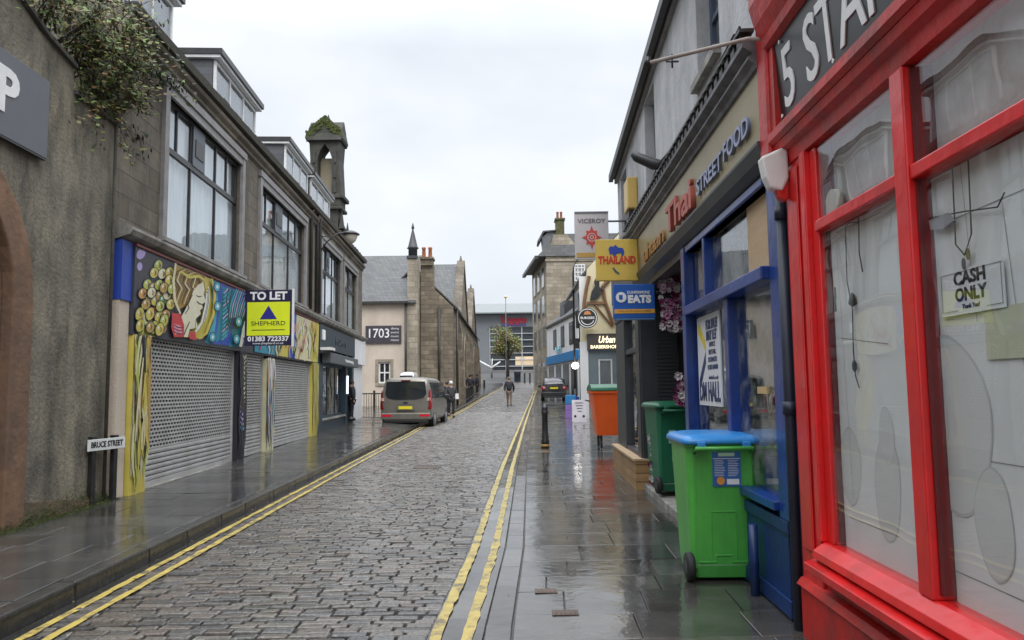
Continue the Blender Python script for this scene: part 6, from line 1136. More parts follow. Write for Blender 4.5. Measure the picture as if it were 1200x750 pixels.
def sloped(mb, d0, d1, y0, y1, z0, z1, f):
    a, b = RX(d0), RX(d1)
    return mb.add([(a,y0,f(d0)+z0),(b,y0,f(d1)+z0),(b,y1,f(d1)+z0),(a,y1,f(d0)+z0),(a,y0,f(d0)+z1),(b,y0,f(d1)+z1),(b,y1,f(d1)+z1),(a,y1,f(d0)+z1)], [(0,3,2,1),(4,5,6,7),(0,1,5,4),(1,2,6,5),(2,3,7,6),(3,0,4,7)])
m = MB(); 
for (a, b) in ((4.4,9),(9,15.75)): sloped(m, a, b, .21, .6, .002, .05, ez); sloped(m, a, b, .12, .208, -.06, .09, ez)
m.build('gutter', gutter_m, pb)
m = MB()
for (a, b) in ((4.4,9),(9,15.75)): sloped(m, a, b, .24, .298, -.1, .0, ez)
m.build('eaves_board', frame_gray, pb)
MB().add([(RX(4.4),.16,ez(4.4)+.06),(RX(15.7),.16,ez(15.7)+.06),(RX(15.7),3.5,ez(15.7)+2.3),(RX(4.4),3.5,ez(4.4)+2.3),(RX(4.4),7,ez(4.4)+.06),(RX(15.7),7,ez(15.7)+.06)], [(0,1,2,3),(3,2,5,4)]).build('roof', slate, pb)
# long fascia with cornice, gold panel and its lettering
fb = MB(); fb.prism([(-.02,2.88),(-.10,2.92),(-.13,3.0),(-.13,3.02),(.11,3.02),(.11,2.8),(-.02,2.8)], RX(10.75), RX(4.66), 'x'); fb.build('fascia_moulding', charcoal, pb)
gp = MB().add([(RX(10.6),-.06,3.022),(RX(4.66),-.06,3.022),(RX(4.66),-.10,3.5),(RX(10.6),-.10,3.5),(RX(10.6),.11,3.022),(RX(4.66),.11,3.022),(RX(4.66),.11,3.5),(RX(10.6),.11,3.5)], [(0,1,2,3),(4,7,6,5),(0,3,7,4),(1,5,6,2),(0,4,5,1),(3,2,6,7)]).build('fascia_panel', gold_panel, pb)
co = MB(); co.prism([(-.12,3.502),(-.13,3.53),(-.165,3.56),(-.165,3.58),(-.14,3.585),(-.14,3.605),(-.20,3.64),(-.20,3.675),(.298,3.72),(.298,3.502)], RX(10.75), RX(4.66), 'x'); co.build('cornice', mat('dirty_grey_cornice', (.20,.20,.21), .6, (.07,.07,.075), 5, stain=(.04,.04,.04), stain_amt=.7), pb)
gu = MB(); rnd = random.Random(2); d = 4.7
while d < 10.7:
    l = .085; gu.box(RX(d), RX(d+l), -.20, -.14, 3.68, 3.74+rnd.uniform(0,.02)); gu.tube([(RX(d+l/2),-.20,3.745),(RX(d+l+.04),-.20,3.745)], .018, n=6); d += .155
gu.box(RX(10.75), RX(4.66), -.215, -.12, 3.742, 3.765); gu.build('dentil_gutter', gutter_m, pb)
MB().tube([(RX(10.2),-.1,3.78),(RX(8.6),-.16,3.80),(RX(7.4),-.14,3.86),(RX(6.2),-.17,3.80),(RX(5),-.15,3.88)], .012).tube([(RX(9.6),-.12,3.77),(RX(7.9),-.2,3.84),(RX(6.4),-.12,3.79),(RX(4.8),-.17,3.84)], .009).build('cable', black, pb)
def fy(z): return -.06-.04*(z-3.022)/.478
def ftext(s, size, m_, d, z, th, fit, name='lettering', bold=.01): return text(s, size, m_, gp, RX(d), fy(z)-th, z, th, bold, fit=fit, name=name)
ftext('Thai', .40, mat('faded_red_letters', (.50,.12,.09), .5), 7.34, 3.22, .02, 1.3, bold=.008)
ftext('STREET', .19, mat('blue_chrome_letters', (.24,.27,.42), .3, metal=.3), 6.12, 3.21, .012, .88, bold=.003); ftext('FOOD', .19, mat('blue_chrome_letters', (.24,.27,.42), .3), 5.28, 3.23, .012, .66, bold=.003)
ftext('ahaan', .3, mat('gold_red_script', (.40,.20,.06), .5), 9.0, 3.18, .012, 1.5, bold=.002)
# blue shopfront
bf = MB()
bf.box(RX(7.60), RX(7.44), -.05, .16, .62, 2.86); bf.box(RX(4.90), RX(4.70), -.015, .16, .64, 2.80); bf.box(RX(6.07), RX(5.95), -.025, .14, .74, 2.17); bf.box(RX(6.72), RX(6.65), -.03, .12, 2.26, 2.85)
bf.box(RX(7.42), RX(4.90), -.07, .14, 2.17, 2.26); bf.box(RX(7.42), RX(4.90), -.05, .14, .68, .74); bf.box(RX(7.42), RX(4.90), -.04, .12, 2.80, 2.86)
bfo = bf.build('blue_shopfront', blue, pb, bevel=.008)
sr = MB(); sr.box(RX(7.62), RX(4.80), .0, .2, .05, .62); sr.box(RX(7.62), RX(4.75), -.018, -.001, .56, .64); sr.box(RX(7.62), RX(4.75), -.018, -.001, .05, .16); sr.box(RX(6.3), RX(6.15), -.015, -.001, .16, .56); sr.build('stall_riser', blue_dk, bfo, bevel=.006)
for a, b, z0, z1 in ((7.40,6.07,.74,2.17),(5.95,4.90,.74,2.17),(7.40,6.74,2.26,2.80),(6.64,4.90,2.26,2.80)):
    BX('pane', GLd, bfo, RX(a)+.002, RX(b)-.002, .05, .056, z0+.002, z1-.002)
teal_in = mat('teal_interior', (.16,.24,.22), .8, (.09,.14,.135), 1.2)
MB().box(RX(7.6), RX(4.8), 1.1, 1.15, .05, 2.9).box(RX(7.6), RX(4.8), .21, 1.1, .6, .64).box(RX(7.64), RX(7.61), .2, 1.1, .05, 2.9).box(RX(4.8), RX(4.77), .2, 1.1, .05, 2.9).build('shop_interior', teal_in, pb)
BX('counter', mat('grey_counter', (.24,.26,.25), .6), pb, RX(7.2), RX(5.2), .7, .95, .64, 1.1); BX('letter_plate', mat('brass_plate', (.6,.42,.2), .4), pb, RX(5.42), RX(5.2), .03, .048, 1.42, 1.47)
bag = MB(); rnd = random.Random(6); n = 16
for k in range(40):
    x = RX(5.78)+rnd.uniform(-.2,.2); z = rnd.uniform(2.33,2.74); bag.lathe([(.01,-.08),(.05,-.05),(.065,0),(.05,.06),(.01,.09)], (x, .13+rnd.uniform(-.02,.03), z), n=7, sy=.7)
bag.build('black_bin_bag_stuffing', mat('black_polythene', (.015,.015,.017), .18, (.03,.03,.03), 8, bump=.01), bfo); BX('plywood_board', ply, bfo, RX(5.52), RX(4.91), .035, .046, 2.27, 2.79); BX('notice', ply, bfo, RX(7.3), RX(7.0), .06, .07, 2.4, 2.78)
# agent's poster in the left pane
def RQ(d): return RX(6.46+(d-6.16)*.77)
po = BX('to_let_poster', mat('poster_white', (.74,.75,.78), .4, (.70,.71,.74), 2), bfo, RQ(7.28), RQ(6.16), .036, .048, 1.30, 2.13)
Yp = .033
def pp(pts, m_, nm='poster_mark'): MB().prism([(RQ(d), z) for d, z in pts], Yp, Yp+.002).build(nm, m_, po)
pp([(7.22,2.06),(7.13,2.06),(6.86,1.90),(6.86,1.80),(7.22,1.98)], mat('poster_yellow', (.75,.62,.05), .4)); pp([(6.86,1.79),(6.86,1.69),(7.18,1.46),(7.22,1.46),(7.22,1.54)], mat('poster_navy', (.03,.05,.14), .4))
text('FOR SALE/', .12, mat('poster_navy', (.03,.05,.14)), po, RQ(6.52), Yp, 2.03, .002, .004, fit=.43); text('MAY LET', .12, mat('poster_navy', (.03,.05,.14)), po, RQ(6.54), Yp, 1.93, .002, .004, fit=.39)
for i, s in enumerate(('OFFICE','RETAIL','BUSINESS','01383 604100')): text(s, .06, mat('poster_navy', (.03,.05,.14)), po, RQ(6.52), Yp, 1.85-i*.068, .001, .001, fit=.22+.05*i)
text('DM HALL', .24, mat('poster_navy', (.03,.05,.14)), po, RQ(6.72), Yp, 1.42, .002, .006, fit=.78)
text('dmhall.co.uk', .05, mat('poster_navy', (.03,.05,.14)), po, RQ(6.5), Yp, 1.555, .001, 0, fit=.35)
# blue riser downpipe stub, corner drainpipe
MB().tube([(RX(5.35),-.06,.03),(RX(5.35),-.06,.52)], .032, n=12).build('pipe_stub', blue_dk, pb)
MB().tube([(RX(4.60),-.02,.04),(RX(4.60),-.02,2.84)], .034, n=12).tube([(RX(4.60),-.02,1.3),(RX(4.60),-.02,1.38)], .043, n=12).tube([(RX(4.60),-.02,2.5),(RX(4.60),-.02,2.58)], .043, n=12).build('drainpipe', navy, pb)
BX('corner_strip', navy, pb, RX(4.70), RX(4.51), .0, .2, .03, 2.85)
# entrance recess with charcoal boards
rc = MB(); rc.box(RX(10.8), RX(7.66), .95, 1.0, .13, 2.85); rc.box(RX(7.70), RX(7.65), .0, .95, .13, 2.85); rc.box(RX(10.85), RX(10.8), .52, .95, .13, 2.85)
d = 7.75
while d < 10.7: rc.box(RX(d), RX(d+.10), .925, .949, .16, 2.8); d += .14
rc.build('entrance_recess', mat('black_boards', (.022,.022,.025), .4, (.035,.033,.033), 4), pb); BX('soffit', charcoal, pb, RX(10.8), RX(7.64), 0, .95, 2.84, 2.879)
BX('doorstep', conc, pb, RX(10.8), RX(7.6), -.03, .95, .0, .125, bevel=.01)
# charcoal shopfront
cs = MB(); cs.box(RX(13.7), RX(12.5), -.04, .16, .45, 2.6); cs.box(RX(11.15), RX(10.82), -.04, .12, .45, 2.6)
cs.box(RX(12.5), RX(11.15), -.02, .1, 2.0, 2.08); cs.box(RX(12.5), RX(11.15), -.03, .14, .45, .53); cs.box(RX(13.7), RX(10.82), -.06, .16, 2.6, 2.95); cs.box(RX(13.7), RX(10.7), -.10, .298, 2.952, 3.5)
cso = cs.build('charcoal_shopfront', charcoal, pb, bevel=.006)
rt = MB(); rt.box(RX(10.82)+.002, RX(10.75), -.02, .50, .45, 2.84)
for k in range(44): rt.box(RX(10.75), RX(10.735), .2, .47, .5+k*.053, .525+k*.053)
rt.build('ribbed_return_panel', charcoal, cso)
for a, b, z0, z1 in ((12.5,11.15,.53,2.0),(12.5,11.15,2.08,2.6)): BX('pane', GLs, cso, RX(a)+.002, RX(b)-.002, .03, .036, z0+.002, z1-.002)
w = MB(); n = 60; vs = []; fs = []
for i in range(n+1): xx = RX(12.48)+(RX(11.17)-RX(12.48))*i/n; vs += [(xx, .12+.02*math.sin(i*1.7), 2.05), (xx, .12+.02*math.sin(i*1.7), 2.58)]
w.add(vs, [(2*i,2*i+2,2*i+3,2*i+1) for i in range(n)], 0, True); w.build('half_curtain', mat('grey_curtain', (.3,.3,.31), .9), cso)
ew = MB(); wall_with_holes(ew, .16, 3.4, 0, 2.95, 0, .1, [(.2,2.9,.5,2.7)]); e2 = MB()
for v in ew.v: e2.v.append((RX(13.85)+.0+v[1], v[0], v[2]))
e2.f, e2.m, e2.sm = ew.f, ew.m, ew.sm; e2.build('end_wall', charcoal, pb); BX('end_pane', GLs, pb, RX(13.80), RX(13.805), .2, 2.9, .5, 2.7)
BX('interior_floor', mat('pale_floor', (.3,.29,.27), .4), pb, RX(13.7), RX(10.9), .2, 4, .05, .1); BX('interior_back', mat('white_interior', (.5,.5,.48), .8), pb, RX(13.7), RX(10.9), 3.4, 3.5, .1, 2.9); BX('interior_side', mat('white_interior', (.5,.5,.48)), pb, RX(10.95), RX(10.87), .5, 3.4, .1, 2.83)
BX('ceiling', mat('white_interior', (.5,.5,.48)), pb, RX(13.7), RX(10.9), .2, 3.4, 2.84, 2.9)
tb_ = MB(); tb_.box(RX(13.65), RX(10.84), -.14, .02, .03, .44); tb_.box(RX(10.84), RX(10.74), -.14, .42, .03, .44); tb_.build('timber_planter_riser', timber, cso); MB().box(RX(13.65), RX(10.72), -.17, .02, .442, .47).box(RX(10.84), RX(10.72), .022, .44, .442, .47).build('riser_top', ply, cso)

# signs on the painted building
def hang(name, label, cat, d, x0, x1, z0, z1, m_, th=.05):
    t = thing(name, label, cat, FW, ((x0+x1)/2, d, z0)); b = BX('board', m_, t, x0, x1, d-th/2, d+th/2, z0, z1, bevel=.006); t['d'] = d; return t, b
v, b = hang('hanging_sign', 'tall pale grey hanging sign with a red star crest, highest of the projecting signs', 'sign', 14.5, 1.24, 1.90, 3.95, 4.88, mat('pale_mauve_sign', (.46,.43,.43), .5, (.42,.39,.40), 1.5))
text('VICEROY', .12, mat('grey_sign_letters', (.13,.12,.14), .5), v, 1.57, 14.47, 4.70, .003, .002, fit=.54)
st = []
for i in range(24):
    a = math.pi/2+2*math.pi*i/24; r = .19 if i % 6 == 0 else (.115 if i % 3 else .15); st.append((1.57+r*math.cos(a), 4.38+r*1.25*math.sin(a)))
MB().prism(st, 14.465, 14.474).build('crest', mat('crest_red', (.50,.05,.03), .5), v); ringp(MB(), (1.57,4.38), .07, .085, 14.462).build('crest_ring', mat('pale_mauve_sign', (.46,.43,.43)), v); ringp(MB(), (1.57,4.38), .025, .04, 14.462).build('crest_ring', mat('pale_mauve_sign', (.46,.43,.43)), v)
BX('gold_band', mat('gold_band', (.45,.27,.06), .5), v, 1.27, 1.87, 14.468, 14.474, 3.99, 4.08); MB().box(1.24,1.9,14.46,14.47,4.86,4.89).tube([(1.9,14.5,4.7),(2.25,14.5,4.7)], .02).tube([(1.9,14.5,4.1),(2.25,14.5,4.1)], .02).build('bracket', lead, v)
v, b = hang('hanging_sign', 'yellow square hanging sign with blue elephant figure and red letters', 'sign', 11.0, 1.27, 1.87, 3.04, 3.64, mat('mustard_sign', (.66,.47,.09), .5, (.58,.40,.07), 2.5, stain=(.45,.33,.1), stain_amt=.4), .08)
rl = mat('sign_red_letters', (.60,.05,.02), .5)
text('THAILAND', .145, rl, v, 1.57, 10.955, 3.335, .004, .006, fit=.54)
el = [(1.47,3.42),(1.45,3.50),(1.48,3.54),(1.52,3.53),(1.55,3.56),(1.59,3.52),(1.66,3.51),(1.68,3.45),(1.66,3.40),(1.64,3.40),(1.63,3.44),(1.56,3.43),(1.55,3.385),(1.52,3.385),(1.51,3.43)]
MB().prism(el, 10.952, 10.958).build('emblem', mat('royal_blue_panel', (.02,.06,.36)), v); MB().prism([(1.50,3.22),(1.52,3.23),(1.57,3.17),(1.60,3.15),(1.59,3.13),(1.54,3.16)], 10.952, 10.958).build('emblem', mat('dark_teal_mark', (.03,.12,.14), .5), v)
MB().tube([(1.87,11,3.5),(1.93,11,3.5)], .02).tube([(1.87,11,3.15),(1.93,11,3.15)], .02).build('bracket', black, v)
BX('side_strip', mat('gold_band', (.45,.27,.06)), v, 1.875, 1.9, 10.97, 11.03, 3.04, 3.64)
v.location = Vector(v.location)+Vector((-.125, -.75, -.115)); v.scale = (.95,.95,.95)
v, b = hang('hanging_sign', 'blue rectangular hanging sign reading EATS with an orange strip along the bottom', 'sign', 9.75, 1.31, 1.84, 2.36, 2.80, mat('bright_blue_sign', (.012,.10,.42), .45, (.01,.085,.36), 2), .12)
text('EATS', .13, white_p, v, 1.64, 9.686, 2.60, .003, .008, fit=.30); text('DUNFERMLINE', .05, white_p, v, 1.63, 9.686, 2.69, .002, .001, fit=.29)
MB().lathe([(.068,0),(.068,.006)], (1.405,9.682,2.63), n=24, axis='y').build('roundel', white_p, v); MB().box(1.378,1.425,9.678,9.681,2.60,2.66).build('roundel_mark', mat('bright_blue_sign', (.012,.10,.42)), v)
BX('orange_strip', mat('orange_strip', (.72,.38,.06), .5), v, 1.315, 1.835, 9.684, 9.69, 2.42, 2.475); text('OPEN SEVEN DAYS A WEEK', .03, mat('strip_letters', (.35,.12,.02), .5), v, 1.575, 9.683, 2.447, .001, 0, fit=.42)
MB().box(1.32,1.83,9.69,9.81,2.34,2.358).build('base_trim', mat('pale_blue_trim', (.10,.22,.42), .4), v); MB().tube([(1.84,9.75,2.7),(1.95,9.75,2.7)], .02).build('bracket', black, v)
v.location = Vector(v.location)+Vector((-.05, -.35, -.03)); v.scale = (.965,.965,.965)
# fixtures on the upper wall
ab = thing('alarm_box', 'yellow alarm box with a dark base on the pale upper wall', 'alarm box', FR, (RX(11.8), .0, 4.15))
BX('box', mat('alarm_yellow', (.62,.42,.12), .4), ab, RX(13.3), RX(12.8), .12, .298, 4.55, 5.10, bevel=.02); BX('base', black, ab, RX(13.2), RX(12.9), .15, .29, 4.42, 4.548)
fl_ = thing('trough_light', 'black curved arm light leaning out above the gold fascia', 'light fitting', FR, (RX(8.8), -.2, 3.9))
MB().tube([(RX(8.05),-.44,4.02),(RX(8.05),-.40,3.98),(RX(8.0),-.22,3.88),(RX(8.0),-.04,3.86),(RX(8.0),.28,3.95)], [.035,.055,.065,.05,.025]).build('housing', frame_dark, fl_)
ar = thing('bracket_arm', 'thin pale conduit arm reaching out from the red console over the pavement', 'bracket', FW, (1.6, 4.75, 3.2))
MB().tube([(1.66,4.52,3.18),(1.63,4.52,3.5),(1.59,4.52,3.62),(1.5,4.55,3.64),(.88,4.62,3.52)], .014, n=8).build('arm', mat('weathered_conduit', (.42,.38,.35), .6, (.3,.25,.22), 8), ar)
MB().tube([(1.03,4.6,3.57),(1.03,4.6,3.48)], .006).tube([(.99,4.6,3.52),(1.07,4.6,3.52)], .006).build('aerial', black, ar); MB().tube([(.88,4.62,3.50),(.88,4.62,3.56)], .018).build('clip', black, ar)
cx = thing('cable_end', 'small grey cable loop and box at the end of the cornice', 'cable', FR, (RX(10.6), -.3, 3.3)); MB().tube([(RX(10.9),-.05,3.82),(RX(11.0),-.12,3.75),(RX(11.05),-.14,3.6)], .014).build('cable', frame_gray, cx); BX('junction_box', black, cx, RX(11.2), RX(10.95), -.18, .0, 3.80, 3.9)

# ------------------------------------------------------------------ RIGHT NEAR: red shop
rd = thing('red_shop', 'red painted shopfront with papered windows and a black fascia board reading 5 STAR', 'building', FR, (RX(3), 0, .03))
BX('console', red_dull, rd, RX(4.68), RX(4.50), -.11, .2, 2.88, 4.0, bevel=.015)
MB().prism([(-.12,4.002),(-.2,4.03),(-.22,4.12),(-.14,4.16),(.2,4.2),(.2,4.002)], RX(4.76), RX(4.44), 'x').build('console_cap', mat('mossy_gutter', (.055,.05,.045)), rd)
mo_ = MB()
mo_.prism([(-.09,2.93),(-.115,2.95),(-.115,3.0),(-.07,3.018),(.1,3.018),(.1,2.93)], RX(4.50)+.002, 2, 'x')
mo_.prism([(.1,2.928),(-.085,2.928),(-.075,2.88),(-.04,2.86),(-.03,2.79),(.0,2.785),(.1,2.785)], RX(4.50)+.002, 2, 'x')
mo_.prism([(-.08,3.532),(-.12,3.55),(-.13,3.60),(-.17,3.68),(-.20,3.80),(-.20,3.86),(.1,3.90),(.1,3.532)], RX(4.50)+.002, 2, 'x')
mo_.build('fascia_moulding', red_dull, rd)
fbd = MB().prism([(-.05,3.02),(-.08,3.53),(.1,3.53),(.1,3.02)], RX(4.42), 1.0, 'x').build('fascia_board', mat('black_gloss_board', (.010,.011,.012), .3, (.02,.021,.023), 2, spec=.3), rd)
BX('fascia_frame', red_dull, rd, RX(4.50)+.002, RX(4.422), -.09, .1, 3.022, 3.528)
text('5', .50, white_p, fbd, RX(4.23), -.0665, 3.25, .004, .004, rx=93.4, fit=.17, name='lettering'); text('STAR', .50, white_p, fbd, RX(3.48), -.0665, 3.25, .004, .004, rx=93.4, fit=.98)
for d in (4.3,3.55,2.9,2.2):
    for z in (3.05,3.5): MB().lathe([(.012,0),(.008,.008)], (RX(d),-.092,z), n=8, axis='y').build('screw', white_p, fbd)
jb = MB(); jb.box(RX(4.50), RX(4.20), -.02, .2, .03, 2.90); jb.box(RX(4.44), RX(4.28), -.035, -.021, .55, 2.75); jb.box(RX(4.20)+.001, RX(4.13), -.045, .2, .64, 2.785); jb.box(RX(4.13)+.001, RX(4.05), -.01, .14, .64, 2.785)
jb.build('jamb', red, rd, bevel=.008)
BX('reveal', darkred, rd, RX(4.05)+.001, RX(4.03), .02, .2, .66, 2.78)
fm_ = MB()
mull = [(3.01,3.12),(1.39,1.49),(.03,.13)]
for a, b in mull: fm_.box(RX(b), RX(a), -.04, .12, .64, 2.785)
prev = 4.05
for a, b in mull: fm_.box(RX(prev)+.001, RX(b)-.001, -.03, .1, 2.305, 2.365); prev = a
fmo = fm_.build('window_frame', red, rd, bevel=.007)
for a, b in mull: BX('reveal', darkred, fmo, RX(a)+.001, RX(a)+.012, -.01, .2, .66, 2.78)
sl = MB(); sl.prism([(-.03,.64),(-.09,.60),(-.10,.565),(-.07,.55),(.2,.55),(.2,.64)], RX(4.13), 2, 'x'); sl.prism([(-.07,.548),(-.13,.53),(-.13,.49),(-.05,.47),(.2,.47),(.2,.548)], RX(4.17), 2, 'x'); sl.build('sill', red, rd, bevel=.004)
rb_ = MB(); rb_.box(RX(4.56), 2, -.0, .2, .03, .468); rb_.box(RX(4.5), 2, -.035, -.001, .03, .33); rb_.prism([(-.035,.331),(-.06,.335),(-.035,.37),(-.001,.38),(-.001,.331)], RX(4.5), 2, 'x'); rb_.build('stall_riser', red_dull, rd)
prev = 4.03; panes = []
for a, b in mull:
    panes.append((prev, b)); prev = a-.012
paper = mat('window_paper', (.80,.80,.795), .75, (.72,.72,.71), 1.0, bump=.003, bscale=3, stain=(.60,.59,.57), stain_amt=.35, stain_scale=1.2)
paper_g = mat('wrinkled_film', (.62,.62,.61), .4, (.40,.38,.36), 2.6, bump=.02, bscale=3.5, stain=(.26,.15,.12), stain_amt=.45, stain_scale=2.4)
for i, (a, b) in enumerate(panes):
    BX('pane', glass('red_shop_glass', (.95,.96,.96), .03), fmo, RX(a)+.001, RX(b)-.001, .0, .006, .645, 2.298); BX('pane', glass('red_shop_glass'), fmo, RX(a)+.001, RX(b)-.001, .0, .006, 2.367, 2.78)
    BX('window_paper', paper, rd, RX(a)+.002, RX(b)-.002, .085, .09, .64, 2.30); BX('wrinkled_film', paper_g, rd, RX(a)+.002, RX(b)-.002, .12, .126, 2.3, 2.79)
def RP(d): return RX(min(d*1.055, 3.955) if d > 3 else d*1.055)
# damp patches, joins and cords seen on the papered panes
damp = mat('damp_patch', (.66,.655,.64), .7, (.61,.605,.59), 3); fold = mat('paper_fold_line', (.30,.29,.28), .8); cord = mat('dark_cord', (.06,.06,.055), .6)
def blot(d, z, rx, rz_, seed, k, m_=damp):
    r = random.Random(seed); n = 40; ph = [r.uniform(0, 6.3) for _ in range(3)]
    def ring(s, y): return [(RP(d)+rx*s*math.cos(2*math.pi*i/n)*(1+.07*math.sin(2*2*math.pi*i/n+ph[0])+.04*math.sin(3*2*math.pi*i/n+ph[1])), y, z+rz_*s*math.sin(2*math.pi*i/n)*(1+.06*math.sin(2*math.pi*i/n*2+ph[2]))) for i in range(n)]
    MB().add(ring(1.0, .0842-k*.0004), [tuple(range(n))]).build('damp_patch', mat('damp_edge', (.58,.57,.55), .7), rd)
    MB().add(ring(.96, .0840-k*.0004), [tuple(range(n))]).build('damp_patch', m_, rd)
for k, q in enumerate([(3.72,1.06,.13,.19,1),(3.34,1.0,.13,.25,2),(3.32,1.24,.07,.14,3),(2.80,1.32,.24,.36,4),(2.58,.98,.12,.19,5),(2.2,1.1,.2,.4,7)]): blot(*q, k)
ln_ = MB()
for (a, z0, b, z1) in ((3.9,.80,3.26,.80),(3.9,2.28,3.26,2.27),(3.06,1.20,1.6,1.20),(3.06,.76,1.6,.745),(3.06,2.1,1.6,2.12),(3.9,1.72,3.26,1.66)):
    ln_.add([(RP(a),.0836,z0-.002),(RP(b),.0836,z1-.002),(RP(b),.0836,z1+.002),(RP(a),.0836,z0+.002)], [(0,1,2,3)])
for (d0, z0, d1, z1) in ((3.79,2.25,3.70,.9),(2.42,2.1,2.30,.8),(2.64,2.3,2.6,1.7)):
    ln_.add([(RP(d0)-.0015,.0834,z0),(RP(d0)+.0015,.0834,z0),(RP(d1)+.0015,.0834,z1),(RP(d1)-.0015,.0834,z1)], [(0,1,2,3)])
ln_.build('paper_joins', fold, rd)
c1 = MB(); c1.tube([(RP(3.60),.07,2.28),(RP(3.61),.068,2.0),(RP(3.57),.07,1.86),(RP(3.58),.068,1.65),(RP(3.575),.07,1.52),(RP(3.54),.07,1.46)], .003, n=5); c1.tube([(RP(3.6),.07,2.28),(RP(3.56),.07,2.29),(RP(3.45),.07,2.27)], .002, n=5)
c1.lathe([(.004,-.03),(.012,-.015),(.012,.015),(.004,.03)], (RP(3.576),.068,1.57), n=8); c1.lathe([(.005,-.035),(.022,-.02),(.014,.02),(.003,.035)], (RP(3.56),.068,1.90), n=8); c1.tube([(RP(3.45),.07,2.29),(RP(3.46),.068,2.12),(RP(3.44),.07,2.02)], .003, n=5)
c1.tube([(RP(2.66),.066,2.29),(RP(2.67),.066,2.0),(RP(2.62),.066,1.95),(RP(2.57),.066,2.02),(RP(2.56),.066,2.29)], .003, n=5); c1.tube([(RP(2.9),.07,2.15),(RP(2.6),.068,2.11),(RP(2.42),.068,2.08),(RP(2.38),.068,2.12)], .003, n=5)
c1.build('hanging_cord', cord, rd)
tp = MB(); tp.prism([(RP(2.83),2.13),(RP(2.70),2.13),(RP(2.66),2.09),(RP(2.74),2.075),(RP(2.82),2.09)], .060, .066); tp.build('torn_tape', mat('silver_tape', (.3,.3,.32), .3), rd)
MB().lathe([(.085,0),(.085,.03),(.06,.045)], (RP(3.84),.03,2.43), n=24, axis='y').build('vent_dial', mat('cream_plastic', (.55,.53,.44), .5), rd)
mb = MB().box(RP(3.86),RP(3.80),.06,.07,1.93,1.99).box(RP(3.82),RP(3.76),.058,.068,1.86,1.94); mb.build('sticker', mat('grey_sticker', (.25,.27,.26), .5), rd)
nt_ = BX('cash_only_notice', mat('notice_paper', (.80,.80,.81), .6), rd, RP(2.80), RP(2.42), .072, .076, 1.735, 1.905)
text('CASH', .068, blk_p, nt_, RP(2.61), .071, 1.868, .001, .0022, fit=.20); text('ONLY', .068, blk_p, nt_, RP(2.61), .071, 1.806, .001, .0022, fit=.20); text('Thank You!', .026, blk_p, nt_, RP(2.61), .071, 1.762, .001, 0, fit=.11)
bo = MB()
for (a, b, z0, z1) in ((2.79,2.43,1.893,1.895),(2.79,2.69,1.75,1.752),(2.52,2.43,1.75,1.752),(2.79,2.787,1.752,1.893),(2.433,2.43,1.752,1.893)): bo.box(RP(a), RP(b), .0705, .0715, z0, z1)
bo.build('border', fold, nt_)
for (d, z) in ((2.93,1.80),(2.88,1.76),(2.63,1.92),(2.60,1.95)): MB().lathe([(.022,0),(.022,.002)], (RP(d),.066,z), n=12, axis='y', sx=.6).build('leaf_sticker', mat('olive_sticker', (.22,.20,.08), .5) if z < 1.9 and z > 1.78 or z > 1.93 else mat('dark_sticker', (.12,.12,.12), .5), rd)
BX('yellow_note', mat('faded_yellow_note', (.60,.60,.44), .7), rd, RP(2.55), RP(2.30), .078, .0805, 1.56, 1.74)
for o_ in rd.children:
    if o_.name.split('.')[0] in ('window_paper','wrinkled_film','damp_patch','paper_joins','hanging_cord','torn_tape','sticker','cash_only_notice','leaf_sticker','yellow_note'): o_.location.y -= .038
# intruder alarm box on the jamb
ia = thing('alarm_box', 'white shield shaped alarm box with a red lens on the corner of the red shopfront', 'alarm box', FR, (RX(4.44), -.1, 2.55))
MB().prism([(-.20,2.83),(-.04,2.90),(-.04,2.70),(-.08,2.62),(-.15,2.64),(-.18,2.71)], RX(4.46), RX(4.37), 'x').build('case', mat('white_plastic', (.80,.79,.76), .4), ia, bevel=.015)
MB().prism([(-.12,2.64),(-.04,2.69),(-.04,2.58),(-.06,2.56),(-.10,2.58)], RX(4.44), RX(4.38), 'x').build('lens', mat('red_lens', (.55,.02,.015), .3), ia, bevel=.01)
u = MB(); upper(u, -3, 4.58, 3.9, lambda d: 6.72, []); u.box(RX(-2), RX(-1.8), .5, 6, 0, 6.6); u.build('upper_wall', white_wall, rd)
BX('roof', slate, rd, RX(4.38), RX(-3), .1, 6, 6.73, 6.85)
BX('interior_wall', room, rd, RX(4.5), 2, 1.2, 1.25, .05, 3.0)
